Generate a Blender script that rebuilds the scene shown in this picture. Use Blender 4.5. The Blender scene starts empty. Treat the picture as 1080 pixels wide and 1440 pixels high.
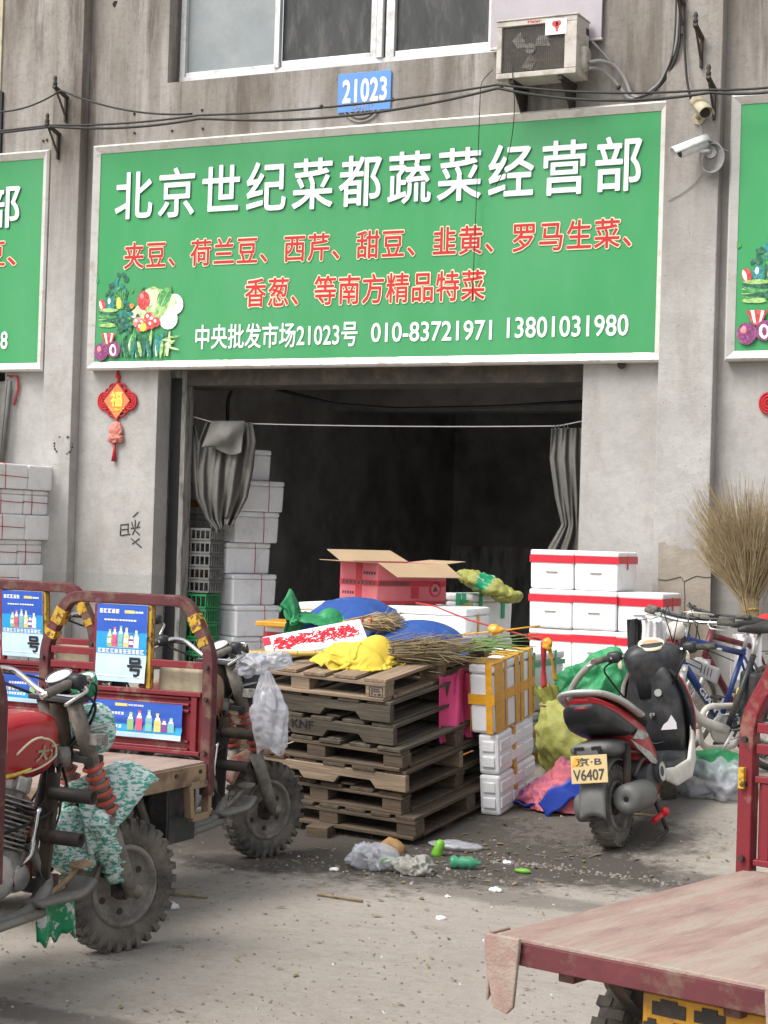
import bpy, bmesh, math, random
from math import sin, cos, pi, radians as R
from mathutils import Vector as V, Matrix, noise as NZ
random.seed(7)
sc = bpy.context.scene
# ------------------------------------------------------------------ camera
F, PSI, PITCH, ROLL, DW, CH = 2600.0, R(26.303), R(0.70), R(1.7487), 15.9, 1.75
CAMP = V((0, -DW, CH))
_F0 = V((-sin(PSI), cos(PSI), 0)); _R0 = V((cos(PSI), sin(PSI), 0)); _U0 = V((0, 0, 1))
_F = _F0*cos(PITCH) + _U0*sin(PITCH); _U = _U0*cos(PITCH) - _F0*sin(PITCH)
_r = _R0*cos(ROLL) + _U*sin(ROLL); _u = -_R0*sin(ROLL) + _U*cos(ROLL)
cd = bpy.data.cameras.new('camera'); cam = bpy.data.objects.new('camera', cd); sc.collection.objects.link(cam)
m = Matrix.Identity(4)
for i, a in enumerate((_r, _u, -_F)):
    for j in range(3): m[j][i] = a[j]
m.translation = CAMP; cam.matrix_world = m
cd.sensor_fit = 'VERTICAL'; cd.sensor_height = 36.0; cd.lens = 36.0*F/1440; cd.clip_end = 500; cd.clip_start = .05
sc.camera = cam
# ------------------------------------------------------------------ sky, sun, exposure
w = bpy.data.worlds.new('World'); sc.world = w; w.use_nodes = True
nt = w.node_tree; nt.nodes.clear()
sky = nt.nodes.new('ShaderNodeTexSky'); sky.sky_type = 'NISHITA'; sky.sun_disc = False
sky.sun_elevation = R(52); sky.sun_rotation = R(212); sky.air_density = 1.0; sky.dust_density = 4.0; sky.ozone_density = 1.0
hs = nt.nodes.new('ShaderNodeHueSaturation'); hs.inputs['Saturation'].default_value = .28
bg = nt.nodes.new('ShaderNodeBackground'); bg.inputs['Strength'].default_value = .128
wo = nt.nodes.new('ShaderNodeOutputWorld')
nt.links.new(sky.outputs[0], hs.inputs['Color']); nt.links.new(hs.outputs[0], bg.inputs[0]); nt.links.new(bg.outputs[0], wo.inputs[0])
sl = bpy.data.lights.new('sun', 'SUN'); sl.energy = 1.3; sl.angle = R(32); sl.color = (1, .96, .90)
so = bpy.data.objects.new('sun', sl); sc.collection.objects.link(so)
sdir = V((cos(R(52))*sin(R(212)), cos(R(52))*cos(R(212)), sin(R(52))))
so.rotation_euler = sdir.to_track_quat('Z', 'Y').to_euler()
so.location = (0, -20, 30)
sc.view_settings.view_transform = 'Standard'; sc.view_settings.look = 'None'; sc.view_settings.exposure = 0.92; sc.view_settings.gamma = 1
try:
    sc.cycles.use_denoising = True; sc.cycles.max_bounces = 6; sc.cycles.diffuse_bounces = 4
    sc.cycles.transparent_max_bounces = 8; sc.cycles.sample_clamp_indirect = 6
except Exception: pass

# ------------------------------------------------------------------ picking points: a photo pixel's ray met with the ground, the wall plane or a depth
def ray(px, py): return _F + _r*((px-540)/F) + _u*((720-py)/F)
RY0, RSL, RTOP = -6.75, .13, .30        # the forecourt ramps up to the shop floor
RA = math.atan(RSL)
def gz(y): return min(RTOP, max(0.0, (y-RY0)*RSL))
def G(px, py, z=None):
    v = ray(px, py)
    if z is None:
        p = CAMP + v*(-CH/v.z)
        if p.y <= RY0: return p
        p = CAMP + v*((-RY0*RSL - (CH - CAMP.y*RSL))/(v.z - v.y*RSL))
        return p if p.z <= RTOP else CAMP + v*((RTOP-CH)/v.z)
    return CAMP + v*((z-CH)/v.z)
def W(px, py, Y=0.0):
    v = ray(px, py); return CAMP + v*((Y+DW)/v.y)
def P(px, py, Z): return CAMP + ray(px, py)*Z
def HEAD(th): return R(90) + PSI - R(th)      # heading th degrees to the right of the view direction -> z rotation

# ------------------------------------------------------------------ materials
def pm(name, c, rough=.65, metal=0, var=.18, vs=5, dirt=None, ds=2.5, da=.6, dt=(.5, .68), bump=.12, bs=60, st=(1, 1, 1),
       spec=.4, dst=None, alpha=1, trans=0, rnd=.06):
    M = bpy.data.materials.new(name); M.use_nodes = True
    n = M.node_tree.nodes; L = M.node_tree.links; b = n['Principled BSDF']
    b.inputs['Roughness'].default_value = rough; b.inputs['Metallic'].default_value = metal
    b.inputs['Specular IOR Level'].default_value = spec
    if trans: b.inputs['Transmission Weight'].default_value = trans
    if alpha < 1: b.inputs['Alpha'].default_value = alpha
    tc = n.new('ShaderNodeTexCoord'); oi = n.new('ShaderNodeObjectInfo')
    add = n.new('ShaderNodeVectorMath'); add.operation = 'ADD'
    L.new(tc.outputs['Object'], add.inputs[0])
    sca = n.new('ShaderNodeVectorMath'); sca.operation = 'SCALE'; sca.inputs[0].default_value = (37, 19, 11)
    L.new(oi.outputs['Random'], sca.inputs['Scale']); L.new(sca.outputs[0], add.inputs[1])
    mp = n.new('ShaderNodeMapping'); mp.inputs['Scale'].default_value = st; L.new(add.outputs[0], mp.inputs[0])
    nz = n.new('ShaderNodeTexNoise'); nz.inputs['Scale'].default_value = vs; nz.inputs['Detail'].default_value = 7; nz.inputs['Roughness'].default_value = .62
    L.new(mp.outputs[0], nz.inputs['Vector'])
    mr = n.new('ShaderNodeMapRange'); mr.inputs['From Min'].default_value = .25; mr.inputs['From Max'].default_value = .75
    mr.inputs['To Min'].default_value = 1-var; mr.inputs['To Max'].default_value = 1+var
    L.new(nz.outputs['Fac'], mr.inputs['Value'])
    r2 = n.new('ShaderNodeMapRange'); r2.inputs['To Min'].default_value = 1-rnd; r2.inputs['To Max'].default_value = 1+rnd; L.new(oi.outputs['Random'], r2.inputs['Value'])
    mu = n.new('ShaderNodeMath'); mu.operation = 'MULTIPLY'; L.new(mr.outputs[0], mu.inputs[0]); L.new(r2.outputs[0], mu.inputs[1])
    mx = n.new('ShaderNodeVectorMath'); mx.operation = 'SCALE'; mx.inputs[0].default_value = c[:3]; L.new(mu.outputs[0], mx.inputs['Scale'])
    col = mx.outputs[0]
    if dirt:
        m2 = n.new('ShaderNodeMapping'); m2.inputs['Scale'].default_value = dst or st; m2.inputs['Location'].default_value = (3, 7, 1); L.new(add.outputs[0], m2.inputs[0])
        d = n.new('ShaderNodeTexNoise'); d.inputs['Scale'].default_value = ds; d.inputs['Detail'].default_value = 8; d.inputs['Roughness'].default_value = .68; L.new(m2.outputs[0], d.inputs['Vector'])
        dr = n.new('ShaderNodeMapRange'); dr.inputs['From Min'].default_value = dt[0]; dr.inputs['From Max'].default_value = dt[1]; dr.inputs['To Max'].default_value = da; L.new(d.outputs['Fac'], dr.inputs['Value'])
        mi = n.new('ShaderNodeMix'); mi.data_type = 'RGBA'; L.new(dr.outputs[0], mi.inputs[0]); L.new(col, mi.inputs[6]); mi.inputs[7].default_value = (*dirt, 1)
        col = mi.outputs[2]
        if metal:
            ma = n.new('ShaderNodeMath'); ma.operation = 'MULTIPLY_ADD'; L.new(dr.outputs[0], ma.inputs[0]); ma.inputs[1].default_value = -metal; ma.inputs[2].default_value = metal; L.new(ma.outputs[0], b.inputs['Metallic'])
            mb_ = n.new('ShaderNodeMath'); mb_.operation = 'MULTIPLY_ADD'; L.new(dr.outputs[0], mb_.inputs[0]); mb_.inputs[1].default_value = .6; mb_.inputs[2].default_value = rough; mb_.use_clamp = True; L.new(mb_.outputs[0], b.inputs['Roughness'])
    L.new(col, b.inputs['Base Color'])
    if bump:
        bn = n.new('ShaderNodeTexNoise'); bn.inputs['Scale'].default_value = bs; bn.inputs['Detail'].default_value = 5; L.new(mp.outputs[0], bn.inputs['Vector'])
        bp = n.new('ShaderNodeBump'); bp.inputs['Strength'].default_value = bump; bp.inputs['Distance'].default_value = .01; L.new(bn.outputs['Fac'], bp.inputs['Height']); L.new(bp.outputs[0], b.inputs['Normal'])
    return M
MT = {}
def mk(k, *a, **kw): MT[k] = pm(k, *a, **kw)
DUST = (.30, .26, .21)
mk('foam', (.82, .82, .83), .75, var=.05, vs=9, bump=.2, bs=120, dirt=(.50, .47, .42), da=.5, ds=5, dt=(.54, .74), rnd=.04)
mk('foam_grey', (.80, .81, .83), .75, var=.04, vs=9, bump=.12, bs=170, dirt=(.42, .40, .37), da=.5, ds=5, dt=(.52, .75), rnd=.04)
mk('sign_green', (.036, .285, .092), .5, var=.06, vs=.7, bump=.03, bs=3, dirt=(.10, .33, .16), da=.55, ds=1.2, dt=(.42, .75), dst=(1, 1, .35))
mk('alu', (.62, .60, .57), .5, .35, var=.12, vs=3, dirt=(.42, .36, .29), da=.75, ds=6, dt=(.52, .68), bump=.05)
mk('letter_white', (.82, .83, .86), .5, var=.06, vs=5, dirt=(.5, .5, .52), da=.4, ds=3, dt=(.5, .75), bump=.03)
mk('letter_side', (.10, .15, .17), .6, bump=0)
mk('letter_red', (.50, .018, .018), .5, var=.1, bump=0)
mk('letter_cream', (.75, .68, .48), .5, var=.05, bump=0)
mk('print_white', (.78, .79, .8), .5, var=.04, bump=0)
mk('black', (.015, .015, .017), .55, var=.2, bump=.03)
mk('black_plastic', (.022, .024, .028), .42, var=.2, dirt=(.11, .10, .09), da=.7, ds=6, dt=(.48, .75), bump=.06)
mk('rubber', (.035, .033, .031), .85, var=.25, vs=9, dirt=(.20, .175, .145), da=.85, ds=7, dt=(.34, .62), bump=.3)
mk('rim_dirty', (.235, .215, .19), .6, .2, var=.3, vs=9, dirt=(.13, .11, .09), da=.85, ds=14, dt=(.42, .62), bump=.12)
mk('maroon', (.19, .018, .026), .45, var=.2, dirt=(.24, .15, .11), da=.8, ds=7, dt=(.56, .66), bump=.12, bs=40)
mk('maroon_worn', (.105, .024, .028), .65, var=.3, dirt=(.15, .095, .065), da=.8, ds=10, dt=(.50, .62), bump=.2, bs=40)
mk('tank_red', (.38, .012, .018), .22, var=.08, dirt=(.25, .14, .12), da=.5, ds=9, dt=(.6, .72), bump=.02, spec=.6)
mk('tank_old', (.20, .045, .03), .45, var=.2, dirt=(.33, .25, .18), da=.8, ds=8, dt=(.45, .6), bump=.05)
mk('bed_floor', (.29, .195, .165), .8, var=.28, vs=4, st=(1, 4, 4), dirt=(.34, .29, .235), da=.85, ds=3.2, dt=(.42, .60), bump=.4, bs=30, dst=(.5, 3, 3))
mk('bed_edge', (.30, .21, .13), .8, var=.3, dirt=(.10, .05, .04), da=.7, ds=6, dt=(.5, .65), bump=.25)
mk('steel_dark', (.045, .040, .037), .6, .4, var=.3, dirt=(.13, .085, .055), da=.7, ds=7, dt=(.47, .65), bump=.15)
mk('steel_grey', (.24, .23, .21), .55, .5, var=.2, dirt=(.15, .12, .09), da=.7, ds=8, dt=(.48, .65), bump=.1)
mk('chrome', (.72, .72, .72), .16, 1, var=.05, dirt=(.3, .27, .24), da=.5, ds=12, dt=(.56, .72), bump=0)
mk('cast_alu', (.50, .50, .49), .38, .85, var=.15, dirt=(.16, .13, .10), da=.85, ds=10, dt=(.46, .62), bump=.12)
mk('spring_red', (.45, .075, .05), .5, var=.15, dirt=DUST, da=.5, ds=9, bump=.03)
mk('wrap_green', (.60, .67, .64), .34, var=.15, vs=9, dirt=(.015, .28, .20), da=.95, ds=40, dt=(.49, .53), dst=(1, 1, 2.4), bump=.4, bs=30)
mk('tape_green', (.01, .26, .11), .35, var=.2, dirt=(.6, .62, .6), da=.9, ds=13, dt=(.55, .6), bump=.3, bs=25)
mk('tape_yellow', (.50, .31, .03), .45, var=.25, vs=12, dirt=(.12, .04, .03), da=.95, ds=24, dt=(.52, .57), bump=.2)
mk('gauge_white', (.75, .76, .78), .3, var=.05, bump=0)
mk('glass_lens', (.6, .62, .62), .1, var=.05, bump=.05)
mk('poster_blue', (.03, .10, .46), .35, var=.12, vs=7, bump=.06, bs=12)
mk('poster_cyan', (.02, .30, .62), .35, var=.08, vs=7, bump=.06, bs=12)
mk('poster_pale', (.48, .68, .82), .4, var=.06, vs=10, bump=.06, bs=12)
for k, c in dict(p_pink=(.7, .12, .22), p_green=(.3, .5, .2), p_yellow=(.75, .6, .2), p_white=(.8, .82, .84), p_purple=(.2, .08, .3), p_teal=(.2, .5, .5)).items(): mk(k, c, .4, var=.1, bump=0)
mk('wood_new', (0.264, 0.188, 0.124), .8, var=.5, vs=3, st=(14, .8, 14), dirt=(.14, .105, .08), da=.75, ds=3, dt=(.46, .7), dst=(6, .7, 6), bump=.35, bs=8)
mk('wood_newx', (0.272, 0.200, 0.136), .8, var=.5, vs=3, st=(.8, 14, 14), dirt=(.14, .105, .08), da=.75, ds=3, dt=(.46, .7), dst=(.7, 6, 6), bump=.35, bs=8)
mk('wood_old', (0.105, 0.077, 0.051), .85, var=.5, vs=3, st=(14, .8, 14), dirt=(.06, .048, .04), da=.8, ds=3, dt=(.44, .66), dst=(6, .7, 6), bump=.4, bs=8)
mk('wood_oldx', (0.115, 0.083, 0.055), .85, var=.5, vs=3, st=(.8, 14, 14), dirt=(.065, .052, .043), da=.8, ds=3, dt=(.44, .66), dst=(.7, 6, 6), bump=.4, bs=8)
mk('wood_greyx', (0.102, 0.084, 0.061), .85, var=.5, vs=3, st=(.8, 14, 14), dirt=(.050, .041, .031), da=.8, ds=3, dt=(.42, .66), dst=(.7, 5, 5), bump=.4, bs=8)
mk('wood_grey', (0.100, 0.082, 0.060), .85, var=.5, vs=3, st=(14, .8, 14), dirt=(.050, .041, .031), da=.8, ds=3, dt=(.42, .66), dst=(6, .7, 6), bump=.4, bs=8)
mk('tape_red', (.60, .025, .045), .3, var=.1, vs=12, bump=.05, bs=20)
mk('tape_orange', (.68, .33, .03), .28, var=.22, vs=10, st=(1, 1, 3), bump=.1, bs=16)
mk('tape_clear_green', (.02, .34, .17), .3, var=.15, bump=.1)
mk('string_red', (.42, .04, .04), .7, var=.1, bump=0)
mk('carton_pink', (.52, .115, .145), .7, var=.08, bump=.04, dirt=(.5, .25, .2), da=.4)
mk('carton_red', (.42, .03, .045), .65, var=.1, bump=.04)
mk('cardboard', (.42, .30, .185), .8, var=.1, bump=.1, bs=30)
mk('tarp_blue', (.016, .065, .26), .75, var=.25, vs=7, dirt=(.06, .11, .25), da=.6, ds=9, bump=.3, bs=45)
mk('cloth_yellow', (.62, .46, .05), .75, var=.2, vs=8, bump=.25, bs=60)
mk('cloth_pink', (.62, .07, .20), .7, var=.2, vs=8, bump=.2)
mk('sack_green', (.022, .235, .085), .5, var=.3, vs=9, dirt=(.07, .34, .15), da=.7, ds=7, bump=.6, bs=34)
mk('sack_olive', (.30, .305, .075), .65, var=.2, vs=6, dirt=(.20, .19, .07), da=.7, ds=5, bump=.7, bs=26)
mk('rag_pink', (.58, .16, .20), .75, var=.25, vs=9, dirt=(.20, .07, .22), da=.8, ds=8, dt=(.5, .6), bump=.2)
mk('rag_blue', (.015, .05, .36), .5, var=.25, bump=.2)
mk('straw', (.36, .275, .155), .85, var=.35, vs=9, dirt=(.18, .125, .07), da=.7, ds=20, bump=.1, rnd=.15)
mk('straw_dark', (.26, .20, .115), .85, var=.35, vs=9, dirt=(.13, .095, .055), da=.7, ds=20, bump=.1, rnd=.15)
mk('straw_green', (.16, .24, .08), .8, var=.3, bump=.05)
mk('bamboo', (.52, .36, .10), .5, var=.25, vs=6, st=(3, 3, 3), dirt=(.2, .11, .03), da=.6, ds=9, bump=.05)
mk('canvas', (.150, .145, .134), .9, var=.2, vs=4, dirt=(.075, .068, .058), da=.7, ds=3, dt=(.45, .7), bump=.35, bs=70)
mk('dark_wall', (.34, .33, .32), .9, var=.4, vs=1.5, dirt=(.16, .145, .13), da=.6, ds=1.6, bump=.2, bs=12)
mk('dark_dado', (.46, .46, .45), .85, var=.5, vs=3, st=(2, 2, .5), dirt=(.10, .10, .10), da=.85, ds=4, bump=.2, bs=12)
mk('jamb', (.26, .25, .235), .85, var=.3, vs=5, st=(3, 3, .6), dirt=(.10, .095, .09), da=.85, ds=6, dt=(.46, .62), bump=.35, bs=30)
mk('win_frame', (.62, .63, .63), .4, .2, var=.1, dirt=(.33, .31, .28), da=.6, ds=7, bump=.03)
mk('win_grey', (.25, .28, .285), .25, var=.15, vs=2, dirt=(.33, .35, .35), da=.5, ds=2, bump=.02)
mk('win_dark', (.035, .037, .037), .35, var=.5, vs=2, st=(3, 1, 1), dirt=(.12, .115, .10), da=.6, ds=2.5, bump=.02)
mk('lilac', (.42, .39, .42), .6, var=.1, bump=.05)
mk('ac_case', (.50, .47, .42), .55, var=.12, dirt=(.2, .16, .12), da=.7, ds=5, dt=(.5, .7), bump=.05)
mk('ac_dark', (.07, .062, .055), .6, var=.4, vs=7, dirt=(.20, .15, .10), da=.6, ds=6, bump=.1)
mk('cable', (.028, .027, .026), .6, var=.2, bump=0)
mk('cable_grey', (.26, .255, .25), .6, var=.2, bump=.05)
mk('bracket', (.055, .048, .043), .7, .3, var=.3, dirt=(.14, .08, .05), da=.6, ds=15, bump=.1)
mk('cctv_cream', (.46, .40, .28), .5, var=.12, dirt=(.2, .16, .1), da=.6, ds=9, bump=.03)
mk('cctv_white', (.68, .69, .70), .4, var=.06, dirt=(.3, .28, .26), da=.5, ds=14, bump=.02)
mk('plate_blue', (.10, .26, .66), .4, var=.06, bump=.02)
mk('knot_red', (.42, .02, .025), .7, var=.2, bump=.2, bs=70)
mk('knot_orange', (.78, .24, .09), .6, var=.12, bump=.08)
mk('gold', (.85, .62, .12), .45, .2, var=.1, bump=0)
mk('knot_pink', (.55, .20, .16), .75, var=.3, vs=30, bump=.2)
mk('scoot_red', (.44, .018, .028), .3, var=.12, dirt=(.3, .22, .2), da=.8, ds=11, dt=(.58, .66), bump=.04, spec=.5)
mk('scoot_grey', (.12, .12, .115), .5, var=.2, dirt=(.1, .09, .08), da=.6, ds=8, bump=.06)
mk('silver', (.58, .58, .56), .32, .55, var=.1, dirt=(.3, .27, .23), da=.6, ds=9, dt=(.5, .7), bump=.03)
mk('seat_black', (.028, .028, .028), .5, var=.2, dirt=(.1, .095, .085), da=.6, ds=6, bump=.15, bs=120)
mk('plate_yellow', (.56, .42, .20), .5, var=.1, dirt=(.5, .42, .3), da=.6, ds=14, bump=.03)
mk('bike_blue', (.014, .04, .18), .3, var=.1, bump=.02, spec=.5)
mk('bike_maroon', (.14, .018, .028), .4, var=.15, dirt=(.2, .12, .1), da=.5, ds=10, bump=.03)
mk('bike_white', (.62, .59, .53), .4, var=.1, dirt=(.35, .3, .25), da=.6, ds=6, bump=.03)
mk('red_plastic', (.60, .02, .03), .35, var=.1, bump=.03)
mk('cloth_white', (.66, .64, .65), .8, var=.12, bump=.3, bs=40)
mk('clear_bag', (.62, .64, .70), .22, var=.15, vs=8, dirt=(.40, .41, .45), da=.5, ds=9, bump=.7, bs=22, alpha=.45, spec=.6)
mk('green_clear', (.06, .30, .17), .15, var=.2, bump=.15, bs=25, alpha=.78)
mk('crate_green', (.01, .20, .06), .4, var=.2, bump=.05)
mk('crate_grey', (.16, .16, .15), .5, var=.3, bump=.05)
mk('bumper_yellow', (.55, .27, .02), .5, var=.15, dirt=(.2, .11, .05), da=.8, ds=6, dt=(.48, .62), bump=.12)
mk('plaster', (.31, .275, .23), .9, var=.2, vs=6, dirt=(.26, .22, .17), da=.6, ds=4, bump=.5, bs=50)
mk('paint_black', (.06, .058, .055), .8, var=.3, bump=0)
mk('pebble', (.235, .21, .185), .9, var=.35, vs=20, dirt=(.55, .54, .52), da=1, ds=7, dt=(.60, .62), bump=.1)
mk('leaf_bit', (.20, .15, .08), .85, var=.4, vs=9, dirt=(.25, .3, .08), da=.8, ds=5, bump=.1)
mk('brown_paper', (.38, .22, .09), .7, var=.2, bump=.2)
mk('grey_cloth', (.30, .29, .26), .8, var=.25, bump=.3)
mk('lime', (.16, .42, .04), .4, var=.2, bump=.1)
mk('relief', (.25, .235, .215), .85, var=.3, vs=12, bump=.4, bs=40)
for k, c in dict(v_dgreen=(.015, .11, .06), v_green=(.06, .27, .07), v_lgreen=(.30, .48, .16), v_pale=(.58, .68, .40), v_white=(.78, .80, .72), v_red=(.50, .05, .05), v_pink=(.62, .22, .22), v_purple=(.20, .04, .14), v_yellow=(.72, .56, .08), v_teal=(.02, .20, .19), v_orange=(.6, .22, .05)).items(): mk(k, c, .42, var=.55, vs=26, bump=0, dirt=tuple(min(1, x*1.5+.10) for x in c), da=.7, ds=34, dt=(.5, .62))

def wall_mat():
    M = bpy.data.materials.new('stained_concrete'); M.use_nodes = True
    n = M.node_tree.nodes; L = M.node_tree.links; b = n['Principled BSDF']; b.inputs['Roughness'].default_value = .9; b.inputs['Specular IOR Level'].default_value = .2
    tc = n.new('ShaderNodeTexCoord')
    def noise(scale, det=8, rough=.65, st=(1, 1, 1), loc=(0, 0, 0)):
        mp = n.new('ShaderNodeMapping'); mp.inputs['Scale'].default_value = st; mp.inputs['Location'].default_value = loc; L.new(tc.outputs['Object'], mp.inputs[0])
        x = n.new('ShaderNodeTexNoise'); x.inputs['Scale'].default_value = scale; x.inputs['Detail'].default_value = det; x.inputs['Roughness'].default_value = rough; L.new(mp.outputs[0], x.inputs['Vector']); return x.outputs['Fac']
    def mr(v, a, c, lo=0., hi=1.):
        x = n.new('ShaderNodeMapRange'); x.inputs['From Min'].default_value = a; x.inputs['From Max'].default_value = c; x.inputs['To Min'].default_value = lo; x.inputs['To Max'].default_value = hi
        L.new(v, x.inputs['Value']); return x.outputs[0]
    def mat(op, a, c):
        x = n.new('ShaderNodeMath'); x.operation = op
        for i, q in enumerate((a, c)):
            if isinstance(q, (int, float)): x.inputs[i].default_value = q
            else: L.new(q, x.inputs[i])
        return x.outputs[0]
    def mix(f, a, c):
        x = n.new('ShaderNodeMix'); x.data_type = 'RGBA'
        if isinstance(f, float): x.inputs[0].default_value = f
        else: L.new(f, x.inputs[0])
        for i, q in ((6, a), (7, c)):
            if isinstance(q, tuple): x.inputs[i].default_value = (*q, 1)
            else: L.new(q, x.inputs[i])
        return x.outputs[2]
    sp = n.new('ShaderNodeSeparateXYZ'); L.new(tc.outputs['Object'], sp.inputs[0]); z = sp.outputs[2]
    low = mix(mr(noise(1.6), .35, .7), (.345, .333, .318), (.455, .442, .426))
    low = mix(mr(noise(9, 6, .7), .45, .75, 0, .6), low, (.30, .285, .27))
    low = mix(mr(noise(2.4, 9, .75, (1, 1, .3), (4, 0, 1)), .52, .70, 0, .55), low, (.27, .25, .23))
    up = mix(mr(noise(1.8, 8, .6, (1, 1, .22)), .36, .62), (.150, .130, .110), (.335, .312, .285))
    up = mix(mr(noise(4.2, 8, .65, (1, 1, .07), (5, 0, 0)), .52, .66, 0, .75), up, (.40, .385, .365))
    up = mix(mr(noise(5, 9, .75, (1, 1, .12), (9, 0, 2)), .52, .68, 0, .8), up, (.09, .075, .062))
    up = mix(mr(noise(14, 6, .7), .5, .75, 0, .5), up, (.12, .10, .085))
    h = mat('ADD', z, mr(noise(.9, 8, .7, (1.6, 1, .25)), 0, 1, -1.6, 1.6))
    c = mix(mr(h, 3.9, 6.0), low, up)
    drip = mat('MULTIPLY', mr(noise(3.3, 8, .7, (1.3, 1, .05), (2, 3, 0)), .56, .68), mr(z, 2.3, 5.6, .15, .75))
    c = mix(drip, c, (.23, .195, .155))
    # a painted band round the foot of the wall and splash dirt
    c = mix(mr(mat('ADD', z, mr(noise(5), 0, 1, -.02, .02)), 1.26, 1.255, 0, .55), c, (.30, .30, .29))
    c = mix(mr(mat('ADD', z, mr(noise(2.5), 0, 1, -.5, .5)), .75, .0, 0, .7), c, (.17, .155, .14))
    pits = mr(noise(60, 2, .5), .70, .74, 0, .6)
    c = mix(pits, c, (.1, .09, .08))
    L.new(c, b.inputs['Base Color'])
    bp = n.new('ShaderNodeBump'); bp.inputs['Strength'].default_value = .35; bp.inputs['Distance'].default_value = .02
    L.new(mat('ADD', noise(22, 8, .7), mat('MULTIPLY', noise(2.2, 4), 1.6)), bp.inputs['Height']); L.new(bp.outputs[0], b.inputs['Normal'])
    return M
MT['wall'] = wall_mat()

def ground_mat(stains):
    M = bpy.data.materials.new('worn_concrete_ground'); M.use_nodes = True
    n = M.node_tree.nodes; L = M.node_tree.links; b = n['Principled BSDF']; b.inputs['Specular IOR Level'].default_value = .3
    tc = n.new('ShaderNodeTexCoord')
    def noise(scale, det=8, rough=.65, st=(1, 1, 1)):
        mp = n.new('ShaderNodeMapping'); mp.inputs['Scale'].default_value = st; L.new(tc.outputs['Object'], mp.inputs[0])
        x = n.new('ShaderNodeTexNoise'); x.inputs['Scale'].default_value = scale; x.inputs['Detail'].default_value = det; x.inputs['Roughness'].default_value = rough; L.new(mp.outputs[0], x.inputs['Vector']); return x.outputs['Fac']
    def mr(v, a, c, lo=0., hi=1.):
        x = n.new('ShaderNodeMapRange'); x.inputs['From Min'].default_value = a; x.inputs['From Max'].default_value = c; x.inputs['To Min'].default_value = lo; x.inputs['To Max'].default_value = hi
        L.new(v, x.inputs['Value']); return x.outputs[0]
    def mix(f, a, c):
        x = n.new('ShaderNodeMix'); x.data_type = 'RGBA'; L.new(f, x.inputs[0])
        for i, q in ((6, a), (7, c)):
            if isinstance(q, tuple): x.inputs[i].default_value = (*q, 1)
            else: L.new(q, x.inputs[i])
        return x.outputs[2]
    def op(o, a, c):
        x = n.new('ShaderNodeMath'); x.operation = o
        for i, q in enumerate((a, c)):
            if isinstance(q, (int, float)): x.inputs[i].default_value = q
            else: L.new(q, x.inputs[i])
        return x.outputs[0]
    c = mix(mr(noise(.55, 9, .62), .38, .66), (.285, .252, .216), (.360, .326, .288))
    c = mix(mr(noise(2.1, 9, .7, (1, 2.2, 1)), .52, .74, 0, .5), c, (.195, .168, .142))
    c = mix(mr(noise(7, 9, .75, (1, 1.6, 1)), .50, .70, 0, .42), c, (.185, .16, .135))
    c = mix(mr(noise(16, 7, .75), .45, .68, 0, .65), c, (.36, .335, .30))
    c = mix(mr(noise(30, 6, .8), .52, .68, 0, .45), c, (.165, .143, .12))
    c = mix(mr(noise(75, 3, .6), .60, .72, 0, .45), c, (.13, .112, .095))
    wob = op('ADD', mr(noise(1.7, 10, .8), 0, 1, -.9, .9), mr(noise(11, 6, .8), 0, 1, -.55, .55))
    wet = None
    for (p, rx, ry, s) in stains:
        vm = n.new('ShaderNodeMapping'); vm.vector_type = 'POINT'; vm.inputs['Location'].default_value = (-p.x/rx, -p.y/ry, 0); vm.inputs['Scale'].default_value = (1/rx, 1/ry, 0); L.new(tc.outputs['Object'], vm.inputs[0])
        ln = n.new('ShaderNodeVectorMath'); ln.operation = 'LENGTH'; L.new(vm.outputs[0], ln.inputs[0])
        k = mr(op('ADD', ln.outputs['Value'], wob), 1.1, .7, 0, s)
        wet = k if wet is None else op('MAXIMUM', wet, k)
    c = mix(wet, c, (.062, .053, .046))
    L.new(c, b.inputs['Base Color'])
    ro = op('SUBTRACT', .93, op('MULTIPLY', wet, .25)); L.new(ro, b.inputs['Roughness'])
    bp = n.new('ShaderNodeBump'); bp.inputs['Strength'].default_value = .6; bp.inputs['Distance'].default_value = .012
    L.new(op('ADD', noise(38, 8, .75), op('MULTIPLY', noise(4, 5), 1.5)), bp.inputs['Height']); L.new(bp.outputs[0], b.inputs['Normal'])
    return M

# ------------------------------------------------------------------ mesh helpers
def tag(o, label=None, cat=None, group=None, kind=None):
    if label: o['label'] = label
    if cat: o['category'] = cat
    if group: o['group'] = group
    if kind: o['kind'] = kind
    return o
def empty(name, loc, rz=0, label=None, cat=None, group=None, rx=0):
    o = bpy.data.objects.new(name, None); sc.collection.objects.link(o); o.location = loc; o.rotation_mode = 'ZXY' if False else 'XYZ'; o.rotation_euler = (rx, 0, rz)
    o.empty_display_size = .1
    return tag(o, label, cat, group)
def copy_tree(o, parent=None):
    c = o.copy(); sc.collection.objects.link(c)
    if parent: c.parent = parent
    for ch in list(o.children): copy_tree(ch, c)
    return c
WORLD = set()
def wroot(name, loc, label, cat, group=None):
    o = empty(name, loc, 0, label, cat, group); WORLD.add(o.name); return o      # parts of this thing are drawn in world coordinates
def par(o, parent):
    if not parent: return
    o.parent = parent
    if parent.name in WORLD: o.location = -V(parent.location)
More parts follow.
